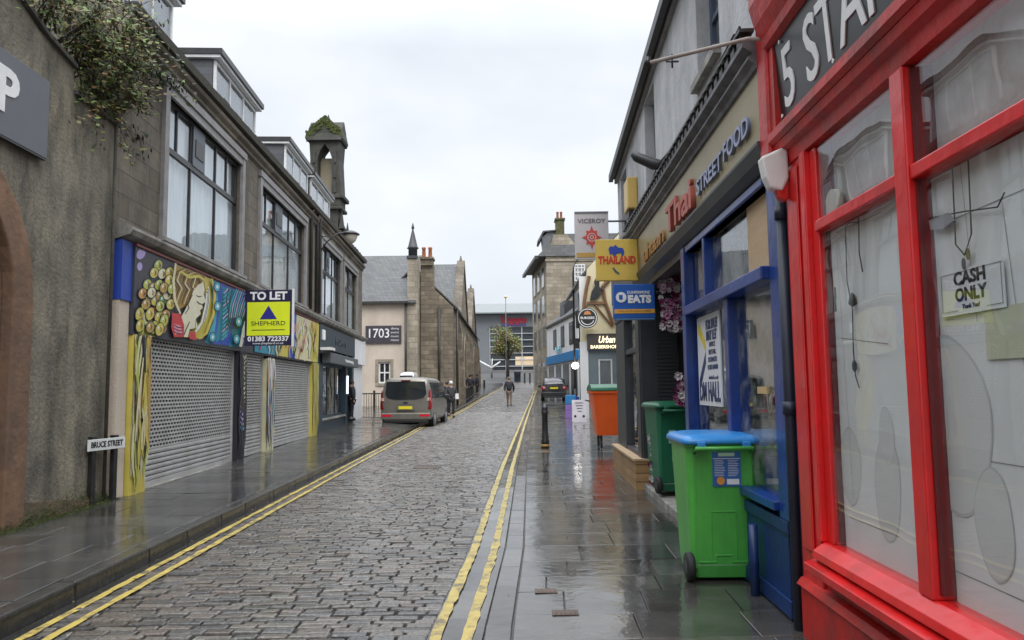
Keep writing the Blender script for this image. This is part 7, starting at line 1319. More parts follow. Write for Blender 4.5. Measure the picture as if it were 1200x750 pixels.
# ------------------------------------------------------------------ BINS
def wheelie(name, label, cat, loc, rot, body_m, lid_m, w=.58, d=.70, h=1.06, group=None, sticker=None, jut=.0, cast=False):
    """origin at the base centre; -y is the wheel and handle side"""
    t = local(name, label, cat, loc, rot, group)
    def rr(hw, hd, r, z, dy=0, n=4):
        pts = []
        for cx, cy, a0 in ((hw-r,hd-r,0),(-hw+r,hd-r,90),(-hw+r,-hd+r,180),(hw-r,-hd+r,270)):
            for i in range(n+1): a = R_(a0+90*i/n); pts.append((cx+r*math.cos(a), cy+r*math.sin(a)+dy, z))
        return pts
    prof = [(w*.40,d*.36,.05,.03,-.02),(w*.425,d*.39,.05,.12,-.02),(w*.45,d*.43,.05,.5,-.01),(w*.475,d*.47,.05,h*.86,0),(w*.478,d*.472,.05,h*.93,0),(w*.5,d*.495,.05,h*.935,0),(w*.5,d*.495,.05,h*.955,0)]
    mb = MB(); vs = []; n = 20
    for hw, hd, r, z, dy in prof: vs += rr(hw, hd, r, z, dy)
    fs = [(i*n+k, i*n+(k+1) % n, (i+1)*n+(k+1) % n, (i+1)*n+k) for i in range(len(prof)-1) for k in range(n)]
    fs += [tuple(range(n))[::-1], tuple(range(n*(len(prof)-1), n*len(prof)))]
    mb.add(vs, fs, 0, False); yb = -d*.40
    # rear panel details: raised frame of the recess, strengthening ribs
    def yat(z): return -interp([(.03,d*.36+.02),(.12,d*.39+.02),(.5,d*.43+.01),(h*.86,d*.47)], z)
    def slab(x0, x1, z0, z1, th=.006): mb.add([(x0,yat(z0)-th,z0),(x1,yat(z0)-th,z0),(x1,yat(z1)-th,z1),(x0,yat(z1)-th,z1),(x0,yat(z0)+.01,z0),(x1,yat(z0)+.01,z0),(x1,yat(z1)+.01,z1),(x0,yat(z1)+.01,z1)], [(0,1,2,3),(4,7,6,5),(0,3,7,4),(1,5,6,2),(0,4,5,1),(3,2,6,7)])
    s = w/.58
    for (a, b, c, e) in ((-.10,-.092,.14,.52),(.092,.10,.14,.52),(-.092,.092,.512,.52),(-.235,-.205,.1,h*.9),(.205,.235,.1,h*.9),(-.20,-.06,.14,.155),(.06,.20,.14,.155),(-.07,-.06,.155,.19),(.06,.07,.155,.19),(-.07,.07,.19,.20)): slab(a*s, b*s, c, e)
    mb.build('body', body_m, t, bevel=.004)
    lid = MB(); L = [(w*.53,d*.55,.06,h*.957,-.01),(w*.54,d*.56,.06,h*.965,-.01),(w*.54,d*.56,.06,h*.985,-.01),(w*.49,d*.50,.06,h*1.012,0),(w*.30,d*.32,.06,h*1.028,0)]
    vs = []
    for hw, hd, r, z, dy in L: vs += rr(hw, hd, r, z, dy)
    fs = [(i*n+k, i*n+(k+1) % n, (i+1)*n+(k+1) % n, (i+1)*n+k) for i in range(len(L)-1) for k in range(n)]+[tuple(range(n))[::-1], tuple(range(n*(len(L)-1), n*len(L)))]
    lid.add(vs, fs, 0, True); lo = lid.build('lid', lid_m, t)
    MB().box(-w*.38, w*.38, -d*.30, -d*.285, h*1.0, h*1.026).box(-w*.38, w*.38, d*.285, d*.30, h*1.0, h*1.026).box(-w*.38, -w*.365, -d*.28, d*.28, h*1.0, h*1.026).box(w*.365, w*.38, -d*.28, d*.28, h*1.0, h*1.026).build('lid_rib', lid_m, lo, bevel=.003)
    for sx in (-1, 1): BX('hinge', lid_m, lo, sx*w*.30-.03, sx*w*.30+.03, -d*.60, -d*.53, h*.925, h*.975, bevel=.006)
    hd_ = MB(); hd_.tube([(-w*.38,-d*.50,h*.90),(-w*.38,-d*.60,h*.93),(w*.38,-d*.60,h*.93),(w*.38,-d*.50,h*.90)], .015); 
    hd_.build('handle', body_m, t)
    for sx in (-1, 1):
        x = sx*w*.455; wm = MB().lathe([(.03,-.028),(.095,-.028),(.105,-.018),(.105,.018),(.095,.028),(.03,.028)], (x, -d*.36, .107), n=20, axis='x').build('wheel', rubber, t); MB().lathe([(.05,-.03),(.05,.03)], (x, -d*.36, .107), n=12, axis='x').build('hub', charcoal, wm)
    MB().tube([(-w*.44,-d*.405,.125),(w*.44,-d*.405,.125)], .011).build('axle', mat('pale_axle', (.35,.4,.36), .35), t)
    return t, yat
green_p = mat('green_bin_plastic', (.10,.46,.07), .36, (.06,.33,.055), 1.2, bump=.003, bscale=5, stain=(.05,.20,.055), stain_amt=.45, stain_scale=3)
b1, yat = wheelie('wheelie_bin', 'bright green wheelie bin with a blue lid and a blue sticker, on the right pavement', 'wheelie bin', (1.555, 6.0, .035), R_(-1), green_p, mat('blue_lid_plastic', (.04,.27,.66), .3, (.03,.22,.58), 3), w=.55, d=.66, group='wheelie bins on the right pavement')
yy = lambda z: yat(z)-.008
stk = MB().add([(-.075,yy(.70),.70),(.135,yy(.70),.70),(.135,yy(.965),.955),(-.075,yy(.965),.955)], [(0,1,2,3)]).build('label_sticker', mat('sticker_blue', (.04,.14,.40), .35), b1)
stm = MB()
for r in range(11): 
    z = .905-r*.0125
    if r == 0: stm.box(-.07,.13,yy(z)-.002,yy(z)-.001,z-.002,z+.003)
    else: stm.box(-.06,.02-random.random()*.02,yy(z)-.002,yy(z)-.001,z-.002,z+.001); stm.box(.04,.12-random.random()*.02,yy(z)-.002,yy(z)-.001,z-.002,z+.001)
stm.box(.03,.12,yy(.73)-.002,yy(.73)-.001,.715,.755); stm.build('sticker_print', white_p, stk)
MB().box(-.03,.09,yy(.935)-.002,yy(.935)-.001,.922,.948).build('sticker_print', mat('pale_green_print', (.45,.65,.4), .5), stk); MB().lathe([(.03,0),(.03,.002)], (-.015,yy(.74)-.003,.742), n=14, axis='y').build('sticker_print', mat('orange_print', (.75,.3,.05), .5), stk)
b2, _ = wheelie('wheelie_bin', 'dark green wheelie bin in the entrance behind the bright green one', 'wheelie bin', (2.03, 9.75, .16), R_(4), mat('dark_green_bin', (.015,.15,.075), .4, (.012,.11,.055), 2), mat('dark_green_lid', (.015,.14,.07), .35), w=.58, d=.7, h=1.1, group='wheelie bins on the right pavement')
stp = MB().box(-.14,-.05,-.345,-.335,.62,.78).box(-.1,.02,-.34,-.325,.40,.47).build('sticker_print', mat('faded_print', (.35,.5,.45), .5), b2)
# large orange four-wheeled bin
ob = local('large_orange_bin', 'large tapered orange communal bin with a dark green lid beyond the timber planter', 'communal bin', (2.40, 18.2, .05), 0)
orange = mat('orange_bin_plastic', (.88,.13,.015), .35, (.78,.10,.013), 1.5)
mb = MB(); A = [(-.42,-.38,.30),(.42,-.38,.30),(.42,.38,.30),(-.42,.38,.30)]; B = [(-.54,-.50,1.28),(.54,-.50,1.28),(.54,.50,1.28),(-.54,.50,1.28)]
mb.add(A+B, [(0,3,2,1),(4,5,6,7),(0,1,5,4),(1,2,6,5),(2,3,7,6),(3,0,4,7)]); mb.box(-.57,.57,-.53,.53,1.28,1.34)
for x in (-.3,.3): mb.add([(x-.02,-.405,.42),(x+.02,-.405,.42),(x+.03,-.49,1.2),(x-.01,-.49,1.2),(x-.02,-.37,.42),(x+.02,-.37,.42),(x+.03,-.47,1.2),(x-.01,-.47,1.2)], [(0,1,2,3),(4,7,6,5),(0,3,7,4),(1,5,6,2),(0,4,5,1),(3,2,6,7)])
mb.build('body', orange, ob, bevel=.015)
MB().prism([(-.55,1.342),(.57,1.342),(.55,1.42),(.2,1.50),(-.3,1.50),(-.52,1.42)], -.58, .58, 'x').build('lid', mat('dark_green_lid', (.015,.14,.07)), ob, bevel=.02)
for x in (-.34,.34):
    for y in (-.3,.3): MB().lathe([(.04,-.02),(.09,-.02),(.09,.02),(.04,.02)], (x,y,.09), n=14, axis='x').tube([(x,y,.09),(x,y,.31)], .03).build('castor', rubber, ob)
MB().tube([(-.57,-.1,1.1),(-.66,-.1,1.12),(-.66,.1,1.12),(-.57,.1,1.1)], .015).build('handle', black, ob)
# ------------------------------------------------------------------ FLOWERS of the entrance
petal = [mat('white_petal', (.75,.70,.70), .7, (.62,.55,.58), 20), mat('pink_petal', (.55,.25,.40), .7, (.42,.15,.30), 20), mat('magenta_petal', (.22,.02,.11), .7, (.14,.01,.07), 20)]
def flowers(name, label, c, sz, n, seed):
    t = local(name, label, 'flowers', c, 0, 'artificial flowers round the entrance'); r = random.Random(seed); mb = MB()
    for i in range(n):
        p = Vector((r.uniform(-.5,.5)*sz[0], r.uniform(-.5,.5)*sz[1], r.uniform(0,1)*sz[2])); k = r.choices((0,1,2), (5,3,3))[0]; s = r.uniform(.032,.055)
        for j in range(7):
            a = R_(j*51+r.uniform(-10,10)); tl_ = r.uniform(.1,.6); ax = Vector((math.cos(a), -.35, math.sin(a))).normalized(); sd = Vector((-math.sin(a), 0, math.cos(a)))
            mb.add([p, p+ax*s*.6+sd*s*.5+Vector((0,-s*tl_,0)), p+ax*s*1.15+Vector((0,-s*.3,0)), p+ax*s*.6-sd*s*.5+Vector((0,-s*tl_,0))], [(0,1,2,3)], k)
        mb.lathe([(s*.3,-.0),(s*.35,s*.2),(s*.05,s*.45)], p+Vector((0,-s*.5,0)), n=6, m=k)
    mb.build('blooms', petal, t); MB().box(-sz[0]*.42, sz[0]*.42, .03, .05, 0, sz[2]).build('backing', black, t); return t
flowers('flower_garland', 'panel of white and magenta artificial flowers hanging beside the blue hanging sign', (2.02, 9.35, 2.17), (.36,.10,.66), 130, 1)
flowers('flower_garland', 'bunch of white and purple artificial flowers just above the dark green bin', (2.10, 9.0, 1.26), (.34,.2,.34), 80, 2)
flowers('flower_garland', 'narrow strand of white and purple flowers low beside the dark green bin', (1.80, 9.85, .25), (.07,.06,.62), 34, 3)
# ------------------------------------------------------------------ BOLLARDS, A-board, crates
for i, (x, y, lab) in enumerate(((.77,18.5,'black cast iron bollard on the right kerb, the nearer of two'),(.86,20.6,'black cast iron bollard on the right kerb, just behind the nearer one'))):
    b = local('bollard', lab, 'bollard', (x, y, gz(y)+.03), 0, 'black bollards on the right kerb')
    MB().lathe([(.10,0),(.10,.18),(.075,.22),(.07,.80),(.09,.83),(.09,.87),(.065,.90),(.08,.95),(.06,1.0),(.01,1.03)], n=16).build('post', black, b)
    MB().lathe([(.103,.03),(.103,.09)], n=16).build('gold_band', mat('gold_band', (.45,.27,.06)), b)
af = local('pavement_sign', 'white A board with small print standing on the right pavement', 'A board', (2.66, 30.6, .08), R_(-3))
for s in (-1, 1): MB().add([(-.29,s*.22,0),(.29,s*.22,0),(.29,s*.03,.9),(-.29,s*.03,.9),(-.29,s*.19,0),(.29,s*.19,0),(.29,s*.0,.9),(-.29,s*.0,.9)], [(0,1,2,3),(4,7,6,5),(0,3,7,4),(1,5,6,2),(0,4,5,1),(3,2,6,7)]).build('panel', mat('mauve_white_board', (.62,.58,.62), .5), af)
pr = MB()
for k in range(4):
    z = .78-k*.11; y = -.22+.19*z/.9-.012; pr.box(-.16+.03*k,.16-.02*k,y-.004,y,z-.012,z+.012)
for x in (-.17,.17): y = -.22+.19*.25/.9-.012; pr.lathe([(.05,0),(.05,.004)], (x,y-.006,.25), n=12, axis='y')
pr.build('print', frame_dark, af)
cr_ = local('purple_crates', 'stack of lilac and blue plastic boxes behind the A board', 'boxes', (2.62, 34, .12), 0)
MB().box(-.28,.2,-.2,.2,0,.3).box(-.27,.19,-.19,.19,.31,.6).build('lilac_box', mat('lilac_plastic', (.24,.13,.42), .5, (.3,.2,.5), 3), cr_, bevel=.02); MB().box(-.27,.18,-.2,.2,.61,1.02).build('blue_box', mat('crate_blue', (.03,.22,.50), .45), cr_, bevel=.02); MB().box(.2,.34,-.2,.2,0,.95).build('blue_box', mat('royal_blue_panel', (.02,.06,.36)), cr_, bevel=.02)

# ------------------------------------------------------------------ VEHICLES
glass_v = mat('vehicle_glass', (.018,.022,.025), .06, (.025,.03,.032), 1, spec=.8)
def vehicle(name, label, cat, loc, rot, paint, W_, H_, L_, kind, plate=True, wheel_r=.33):
    """x across, y forward (rear at y=0), lofted body with tumblehome, glass set just proud of the skin"""
    t = local(name, label, cat, loc, rot)
    hw = W_/2
    if kind == 'van':   # y, z_low, z_belt, z_roof, width factor low, belt, roof
        S_ = [(0.0,.42,1.02,1.60,.93,.92,.78),(.05,.30,1.04,H_-.10,.97,.96,.83),(.22,.24,1.06,H_-.02,1,.99,.84),(1.2,.22,1.06,H_,1,1,.85),(3.4,.22,1.06,H_-.03,1,1,.84),(3.75,.22,1.08,H_-.18,1,.99,.82),(4.35,.22,1.06,1.30,.99,.97,.84),(4.85,.26,.86,.98,.92,.90,.80),(4.97,.38,.66,.78,.80,.78,.70)]
    elif kind == 'car':
        S_ = [(0.0,.46,.95,1.12,.90,.90,.70),(.06,.34,.97,1.22,.96,.95,.72),(.35,.26,.98,H_-.06,1,.99,.72),(.9,.24,.98,H_,1,1,.74),(2.2,.24,.97,H_-.02,1,1,.74),(2.6,.24,.96,H_-.14,1,.99,.74),(3.3,.25,.94,1.00,.99,.97,.80),(3.95,.30,.78,.86,.93,.90,.75),(4.1,.40,.62,.70,.82,.8,.7)]
    else:
        S_ = [(0.0,.5,1.2,1.75,.95,.95,.85),(.1,.4,1.2,H_-.08,1,1,.88),(.6,.35,1.2,H_,1,1,.9),(2.4,.35,1.2,H_,1,1,.9),(2.9,.35,1.2,H_-.1,1,1,.88),(3.3,.4,1.1,1.3,.98,.98,.85),(3.5,.5,.9,1.0,.9,.9,.8)]
    rings = []
    for y, zl_, zb, zr_, fl2, fb, frr in S_:
        a = [(-hw*fl2*.93, zl_), (-hw*fl2, zl_+.14), (-hw*fb*1.0, zb), (-hw*(frr+.04), zr_-.13*(zr_-zb)/.9), (-hw*frr*.86, zr_-.015), (0, zr_+.01)]
        ring = a+[(-x, z) for x, z in a[:-1][::-1]]; rings.append([(x, y, z) for x, z in ring])
    n = len(rings[0]); mb = MB(); vs = [p for r in rings for p in r]
    fs = [(i*n+k, i*n+(k+1) % n, (i+1)*n+(k+1) % n, (i+1)*n+k) for i in range(len(rings)-1) for k in range(n)]+[tuple(range(n))[::-1], tuple(range(n*(len(rings)-1), n*len(rings)))]
    mb.add(vs, fs, 0, True); body = mb.build('body', paint, t); body.modifiers.new('s', 'SUBSURF').render_levels = 2; body.modifiers['s'].levels = 2
    k = .965
    if kind == 'van': rz0, rz1, ry0, ry1, rw0, rw1 = 1.10, H_-.20, .0, .03, hw*.80, hw*.74
    elif kind == 'car': rz0, rz1, ry0, ry1, rw0, rw1 = .98, H_-.20, .05, .24, hw*.76, hw*.62
    else: rz0, rz1, ry0, ry1, rw0, rw1 = 1.25, H_-.2, -.01, .0, hw*.8, hw*.78
    # rear window, rounded lower corners
    pts = [(-rw1,rz1),(rw1,rz1),(rw0,rz0+.22),(rw0*.86,rz0+.06),(rw0*.5,rz0),(-rw0*.5,rz0),(-rw0*.86,rz0+.06),(-rw0,rz0+.22)]
    yf = lambda z: ry0+(ry1-ry0)*(z-rz0)/(rz1-rz0)-.012
    m = MB(); m.add([(x, yf(z), z) for x, z in pts]+[(x, yf(z)+.05, z) for x, z in pts], [tuple(range(8)), tuple(range(8, 16))[::-1]]+[(i, (i+1) % 8, 8+(i+1) % 8, 8+i) for i in range(8)]); m.build('rear_window', glass_v, t)
    # side windows
    for s in (-1, 1):
        if kind == 'van': segs = [(.35,1.45),(1.52,2.75),(2.82,3.75)]
        elif kind == 'car': segs = [(.45,.95),(1.02,1.75),(1.82,2.75)]
        else: segs = [(.3,1.4),(1.5,2.8)]
        for a, b in segs:
            zb = {'van':1.14,'car':1.0,'truck':1.25}[kind]; zt = H_-.24 if kind != 'car' else H_-.14; xb = hw*(.985 if kind != 'car' else .95); xt = hw*(.90 if kind != 'car' else .80)
            b2 = b+ (.25 if b > 2.6 else 0)
            m = MB().add([(s*xb,a,zb),(s*xb,b2,zb),(s*xt,b,zt),(s*xt,a,zt),(s*(xb-.06),a,zb),(s*(xb-.06),b2,zb),(s*(xt-.06),b,zt),(s*(xt-.06),a,zt)], [(0,1,2,3),(4,7,6,5),(0,3,7,4),(1,5,6,2),(0,4,5,1),(3,2,6,7)]); m.build('side_window', glass_v, t)
        yw = (.85 if kind == 'van' else .72), (3.95 if kind == 'van' else 3.25 if kind == 'car' else 2.8)
        for y in yw:
            wl_ = MB().lathe([(wheel_r*.6,-.10),(wheel_r*.93,-.10),(wheel_r,-.07),(wheel_r,.07),(wheel_r*.93,.10),(wheel_r*.6,.10)], (s*(hw-.12), y, wheel_r), n=24, axis='x').build('wheel', rubber, t)
            MB().lathe([(.02,-.06),(wheel_r*.58,-.05),(wheel_r*.6,.0),(wheel_r*.58,.05),(.02,.06)], (s*(hw-.05), y, wheel_r), n=14, axis='x').build('rim', mat('alloy', (.4,.4,.42), .35, metal=.7), wl_)
            MB().lathe([(wheel_r*1.13,-.02),(wheel_r*1.16,.0)], (s*(hw-.008), y, wheel_r+.02), n=24, axis='x').build('wheel_arch', black, t)
        # lights
        rl_ = mat('tail_light_red', (.30,.012,.015), .2, (.2,.01,.012), 5)
        if kind == 'van': MB().add([(s*hw*.985,-.0,.98),(s*hw*.91,-.03,1.0),(s*hw*.895,-.0,1.42),(s*hw*.935,.02,1.44),(s*hw*1.0,.22,.98),(s*hw*.955,.22,1.5),(s*hw*.85,-.0,.72),(s*hw*.99,.03,.74),(s*hw*1.01,.16,.8)], [(0,1,2,3),(0,3,5,4),(1,0,7,6),(0,4,8,7),(1,2,3,0)]).build('tail_light', rl_, t); MB().box(s*hw*.84, s*hw*.96, -.012, .1, 1.05, 1.16).build('indicator', mat('pale_lens', (.7,.45,.4), .2), t)
        elif kind == 'car': MB().box(s*hw*.66, s*hw*.99, -.03, .2, .74, .98).build('tail_light', rl_, t, bevel=.03); MB().box(s*hw*.70, s*hw*.85, -.04, -.03, .84, .93).build('indicator', mat('pale_lens', (.7,.45,.4)), t)
        MB().box(s*hw*.55, s*hw*.92, -.075, -.03, .46, .54).build('reflector', mat('reflector_red', (.65,.015,.03), .2), t) if kind == 'van' else None
        MB().rotbox((s*(hw+.10), 3.45 if kind == 'van' else 2.5, 1.15 if kind == 'van' else 1.0), (.2,.1,.2), Matrix.Identity(3)).build('door_mirror', black, t, bevel=.03)
    MB().box(-hw*.94, hw*.94, -.07, .25, .34, .60).build('bumper', paint if kind == 'van' else black, t, bevel=.04); MB().box(-hw*.85, hw*.85, -.05, .3, .22, .338).build('lower_bumper', black, t, bevel=.02)
    if plate:
        pz = .74 if kind == 'van' else .80; q = BX('number_plate', mat('yellow_plate', (.80,.66,.03), .4, (.78,.64,.03), 1), t, -.26, .26, -.065 if kind == 'van' else -.055, .0, pz, pz+.11)
        MB().box(-.34,.34,-.055 if kind == 'van' else -.045,.0,pz-.04,pz+.15).build('plate_recess', paint if kind == 'van' else black, t)
        pm_ = MB(); [pm_.box(-.22+i*.064, -.18+i*.064, -.067 if kind == 'van' else -.057, -.06 if kind == 'van' else -.05, pz+.03, pz+.08) for i in range(7)]
    if kind == 'van':
        MB().lathe([(.07,0),(.065,.012)], (0,-.03,.98), n=16, axis='y', sx=1.3, sy=.55).build('badge', mat('badge_dark', (.03,.04,.07), .2), t); MB().box(-.3,.3,-.03,.0,.90,.925).build('handle', mat('chrome', (.5,.5,.5), .2, metal=.9), t); MB().box(-.18,.18,-.02,.1,H_-.165,H_-.14).build('brake_light', rl_, t)
    # windscreen
    z0, z1, y0, y1 = {'van':(1.2,H_-.2,4.38,3.72),'car':(1.0,H_-.16,3.22,2.62),'truck':(1.25,H_-.2,3.22,2.95)}[kind]
    MB().add([(-hw*.86,y0,z0),(hw*.86,y0,z0),(hw*.76,y1,z1),(-hw*.76,y1,z1),(-hw*.86,y0-.05,z0),(hw*.86,y0-.05,z0),(hw*.76,y1-.05,z1),(-hw*.76,y1-.05,z1)], [(0,1,2,3),(4,7,6,5),(0,3,7,4),(1,5,6,2),(0,4,5,1),(3,2,6,7)]).build('windscreen', glass_v, t)
    for s in (-1, 1): BX('headlight', mat('headlight', (.7,.7,.72), .15), t, s*hw*.55, s*hw*.9, S_[-2][0]-.12, S_[-2][0]+.05, S_[-2][2]-.2, S_[-2][2]-.05, bevel=.02)
    return t
vehicle('van', 'warm grey people carrier van parked half on the left pavement', 'van', (-4.07, 28.8, .0), R_(-3), mat('warm_grey_metallic', (.25,.23,.20), .3, (.22,.205,.175), 1, metal=.4, coat=.1, stain=(.09,.08,.07), stain_scale=2, stain_amt=.3), 1.98, 1.98, 4.97, 'van')
vehicle('car', 'small black car parked on the right beyond the A board', 'car', (2.72, 50, .60), R_(-2), mat('black_metallic', (.02,.022,.026), .22, (.03,.03,.035), 1, metal=.3, coat=.8), 1.68, 1.58, 4.1, 'car', wheel_r=.31)
vehicle('service_vehicle', 'white cab of a small vehicle showing above the roof of the grey van', 'vehicle', (-5.2, 37.0, .22), R_(2), mat('white_vehicle_paint', (.72,.73,.74), .3, (.65,.66,.67), 1, coat=.5), .8, 2.15, 3.5, 'truck', plate=False, wheel_r=.28)

# ------------------------------------------------------------------ PEOPLE
def skin(name, joints, edges, m, parent, root=0, levels=2):
    me = bpy.data.meshes.new(name); me.from_pydata([j[0] for j in joints], edges, []); o = bpy.data.objects.new(name, me); COL.objects.link(o)
    sk = o.modifiers.new('skin', 'SKIN'); sk.use_smooth_shade = True
    for i, j in enumerate(joints):
        r = j[1]; me.skin_vertices[0].data[i].radius = (r, r) if not isinstance(r, tuple) else r
    me.skin_vertices[0].data[root].use_root = True
    ss = o.modifiers.new('sub', 'SUBSURF'); ss.levels = levels; ss.render_levels = levels
    dg = bpy.context.evaluated_depsgraph_get(); dg.update(); m2 = bpy.data.meshes.new_from_object(o.evaluated_get(dg)); bpy.data.objects.remove(o)
    m2.materials.clear(); m2.materials.append(m); m2.name = name
    for p in m2.polygons: p.use_smooth = True
    q = bpy.data.objects.new(name, m2); COL.objects.link(q); q.parent = parent; return q
skin_m = mat('skin', (.42,.25,.18), .55, (.36,.2,.14), 5)
def person(label, loc, rot, top, legs, h=1.75, stride=.18, arm=.0, hat=None, hair=mat('dark_hair', (.03,.02,.015), .7), bare=False, bulk=1.0, hold=None, bag=None):
    t = local('person', label, 'person', loc, rot); k = h/1.75
    V = lambda x, y, z: (x*k, y*k, z*k)
    hip = V(0,0,.93); ft = [(-1,stride),(1,-stride)]
    J = [(hip,.125),(V(0,.0,1.12),.125),(V(0,.01,1.32),.14),(V(0,0,1.46),.07),(V(0,.0,1.52),.055),(V(0,.015,1.60),.085),(V(0,.015,1.68),.075)]
    E = [(0,1),(1,2),(2,3),(3,4),(4,5),(5,6)]
    for s, d in ft:
        b = len(J); lift = .05 if d < 0 else 0
        J += [(V(s*.10,0,.86),.085),(V(s*.10,d*.55+.03,.48),.055),(V(s*.095,d,.10+lift),.038),(V(s*.10,d+.13,.045+lift*.6),.035)]
        E += [(0,b),(b,b+1),(b+1,b+2),(b+2,b+3)]
    for s, d in ft:
        b = len(J); e = V(s*.27,-d*.4+arm*.05,1.12); w_ = V(s*(.25-arm*.12),-d*.9+arm*.30,.88+arm*.16)
        J += [(V(s*.185,0,1.41),.058),(e,.04),(w_,.03),((w_[0],w_[1]+.03,w_[2]-.09*k*(1-arm)),.032)]
        E += [(2,b),(b,b+1),(b+1,b+2),(b+2,b+3)]
    skin('body', J, E, skin_m, t)
    # clothing: slightly larger surfaces over torso, arms and legs
    JT = [(V(0,0,.88),.155*bulk),(V(0,0,1.1),.15*bulk),(V(0,.01,1.32),.165*bulk),(V(0,0,1.46),.085)]; ET = [(0,1),(1,2),(2,3)]
    for s, d in ft:
        b = len(JT); w_ = V(s*(.25-arm*.12),-d*.9+arm*.30,.90+arm*.16)
        JT += [(V(s*.19,0,1.40),.078*bulk),(V(s*.275,-d*.4+arm*.05,1.12),.062*bulk),(w_,.046*bulk)]; ET += [(2,b),(b,b+1),(b+1,b+2)]
    skin('jacket', JT, ET, top, t)
    JL = [(V(0,0,.93),.14)]; EL = []
    for s, d in ft:
        b = len(JL); lift = .05 if d < 0 else 0; JL += [(V(s*.10,0,.84),.10)]; EL += [(0,b)]
        if bare: JL += [(V(s*.10,d*.42+.02,.56),.085)]; EL += [(b,b+1)]
        else: JL += [(V(s*.10,d*.55+.03,.48),.072),(V(s*.095,d,.13+lift),.055)]; EL += [(b,b+1),(b+1,b+2)]
    skin('trousers' if not bare else 'shorts', JL, EL, legs, t)
    for s, d in ft:
        lift = .05 if d < 0 else 0; MB().lathe([(.03,-.0),(.05,.015),(.052,.05),(.04,.09),(.02,.1)], V(s*.098, d+.05, lift), n=12, sy=2.6).build('shoe', black, t)
    hm = MB().lathe([(.01,.115),(.055,.105),(.088,.06),(.095,.01),(.088,-.04),(.06,-.06)], V(0,0.0,1.645), n=14, sy=1.12).build('hat' if hat else 'hair', hat or hair, t)
    f = MB(); f.lathe([(.008,-.0),(.014,.01),(.008,.02)], V(0,.11,1.60), n=6, axis='y')
    for s in (-1,1): f.lathe([(.002,-.012),(.012,0),(.002,.012)], V(s*.032,.092,1.635), n=6); f.lathe([(.01,-.03),(.018,0),(.01,.03)], V(s*.088,.01,1.61), n=6)
    f.build('face_details', skin_m, t)
    if bag: MB().lathe([(.05,-.22),(.13,-.20),(.16,0),(.14,.18),(.05,.24)], V(0,-.20,1.24), n=12, sy=.6).build('rucksack', bag, t)
    if hold: BX('held_papers', hold, t, -.32, -.16, .18, .20, .86, 1.12)
    return t
dkcoat = mat('black_coat', (.014,.015,.02), .8, (.02,.02,.028), 4); grcoat = mat('dark_grey_coat', (.03,.033,.037), .85, (.045,.045,.05), 4); tanp = mat('tan_trousers', (.20,.14,.10), .85, (.15,.10,.075), 5); blp = mat('dark_trousers', (.015,.016,.02), .85)
person('person in a puffy black jacket and tan trousers walking away down the street', (-.22, 45.5, gz(45.5)+.005), 0, dkcoat, tanp, 1.76, .14, bulk=1.22, hat=mat('grey_brown_hair', (.16,.11,.08), .8))
person('person in a dark coat and pale cap holding papers beside the grey van', (-2.95, 36.2, gz(36)+.01), R_(200), grcoat, blp, 1.72, .05, arm=.6, hat=mat('pale_cap', (.6,.6,.6), .7), bulk=1.12, hold=white_p)
person('person in dark clothes half hidden between the grey van and the pale capped person', (-3.28, 37.8, gz(37.8)+.0), R_(150), dkcoat, blp, 1.68, .04, bulk=1.1)
person('person in black with a rucksack standing in the shop doorway on the left', (-6.0, 28.15, .34), R_(-60), dkcoat, blp, 1.5, .04, bulk=1.15, bag=dkcoat)
for i, (x, y, lab) in enumerate(((-2.98,53,'person in black standing by the hall, nearest of three by its wall'),(-3.05,56.5,'person in dark grey standing by the hall, middle of three by its wall'),(-2.8,60,'person in black farther along the hall wall, farthest of three'))):
    person(lab, (x, y, gz(y)+.13), R_(40*i), dkcoat if i != 1 else grcoat, blp, 1.7-.04*i, .05, bulk=1.15)
# railing between them
fr2 = thing('street_railing', 'low black railing along the foot of the stone hall', 'railing', FW, (-2.9, 52, .7))
q = MB()
for i in range(26):
    y = 47.5+i*.35; q.box(-2.93,-2.90,y,y+.03,gz(y)+.12,gz(y)+1.0)
for a, b in ((47.5,52),(52,56.4)): 
    for h in (.3,1.0): q.add([(-2.94,a,gz(a)+h),(-2.89,a,gz(a)+h),(-2.89,b,gz(b)+h),(-2.94,b,gz(b)+h),(-2.94,a,gz(a)+h+.05),(-2.89,a,gz(a)+h+.05),(-2.89,b,gz(b)+h+.05),(-2.94,b,gz(b)+h+.05)], [(0,3,2,1),(4,5,6,7),(0,1,5,4),(1,2,6,5),(2,3,7,6),(3,0,4,7)])
q.build('bars', black, fr2)

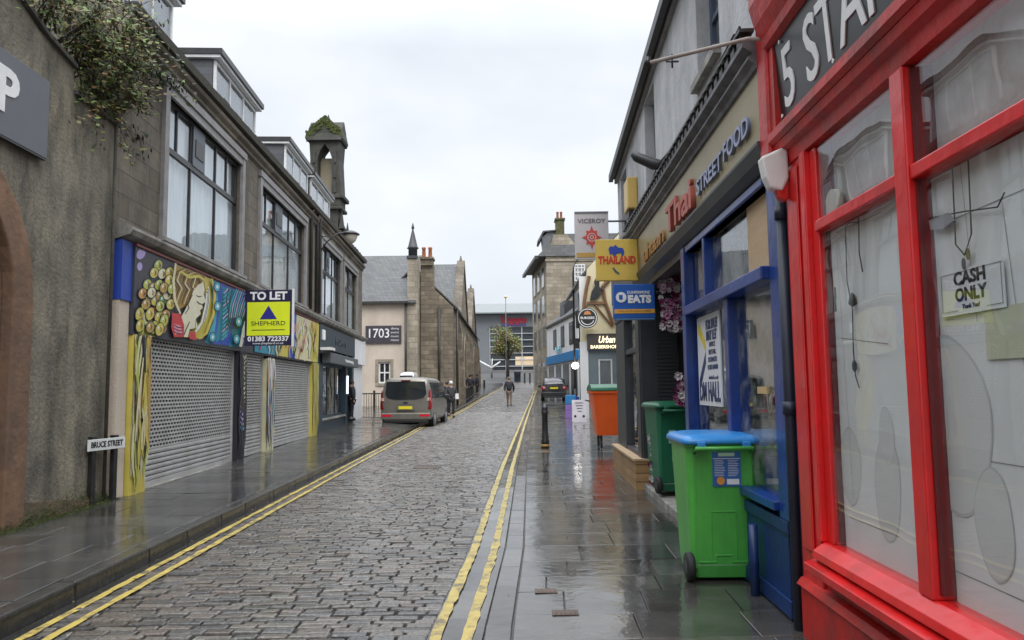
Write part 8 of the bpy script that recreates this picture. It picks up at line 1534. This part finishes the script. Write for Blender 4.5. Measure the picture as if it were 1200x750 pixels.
# ------------------------------------------------------------------ SHRUB on the wall top
sh = thing('overgrown_shrub', 'straggly shrub with green and rust leaves growing out of the broken wall top', 'shrub', FL, (9.4, .1, 5.0))
rnd = random.Random(17); br = MB(); lv = MB()
def twig(p0, dirv, L, r, n=6, droop=.12):
    p = Vector(p0); d = Vector(dirv).normalized(); pts = [p.copy()]
    for i in range(n): d = (d+Vector((rnd.gauss(0,.16), rnd.gauss(0,.16), rnd.gauss(0,.10)-droop))).normalized(); p = p+d*(L/n); pts.append(p.copy())
    br.tube(pts, [r*(1-i/(n+1)) for i in range(n+1)], n=4); return pts
def leafs(pts, dens, size, wts):
    for i in range(len(pts)-1):
        for _ in range(dens):
            t = rnd.random(); p = pts[i].lerp(pts[i+1], t)+Vector((rnd.gauss(0,.05), rnd.gauss(0,.05), rnd.gauss(0,.05))); s = size*rnd.uniform(.6,1.3)
            u = Vector((rnd.gauss(0,1), rnd.gauss(0,1), rnd.gauss(-.4,.7))).normalized(); v = u.orthogonal().normalized()*s*.30; 
            lv.add([p, p+u*s*.5+v, p+u*s, p+u*s*.5-v], [(0,1,2,3)], rnd.choices(range(4), wts)[0])
for k in range(58):
    x = rnd.uniform(7.8, 9.9); z = (5.05+rnd.uniform(0,.9)) if x > 8.7 else 5.5; y = rnd.uniform(-.05,.25)
    if x > 9.75: y = rnd.uniform(-.2,-.02)
    pts = twig((x, y, z), (rnd.uniform(-.8,.8), rnd.uniform(-.7,.3), rnd.uniform(.3,1.4)), rnd.uniform(.5,1.15), rnd.uniform(.008,.018), droop=.05); leafs(pts, 11, .075, (6,5,2,3))
    for _ in range(2): leafs(twig(pts[3], (rnd.gauss(0,1), rnd.gauss(-.3,.6), rnd.gauss(.2,.6)), .4, .005, 4), 8, .07, (5,5,3,3))
for k in range(5):
    x = rnd.uniform(8.7, 9.7); leafs(twig((x, -.03, 5.1), (rnd.uniform(-.3,.3), -.3, rnd.uniform(-.8,.1)), rnd.uniform(.3,.8), .006, droop=.3), 8, .07, (3,5,3,3))
for k in range(9): leafs(twig((10.2+rnd.uniform(0,.8), -.1, 6.0), (.8, -.3, .5), rnd.uniform(.5,.9), .006, droop=.05), 4, .09, (1,0,0,6))
for k in range(5): leafs(twig((9.8+k*.16, -.02, 5.3-rnd.random()*.3), (.6,-.25,-.4), .3, .005), 1, .10, (0,2,0,5))
br.build('stems', bark, sh); lv.build('foliage', lf+[mat('leaf_dark', (.022,.035,.014), .6)], sh)
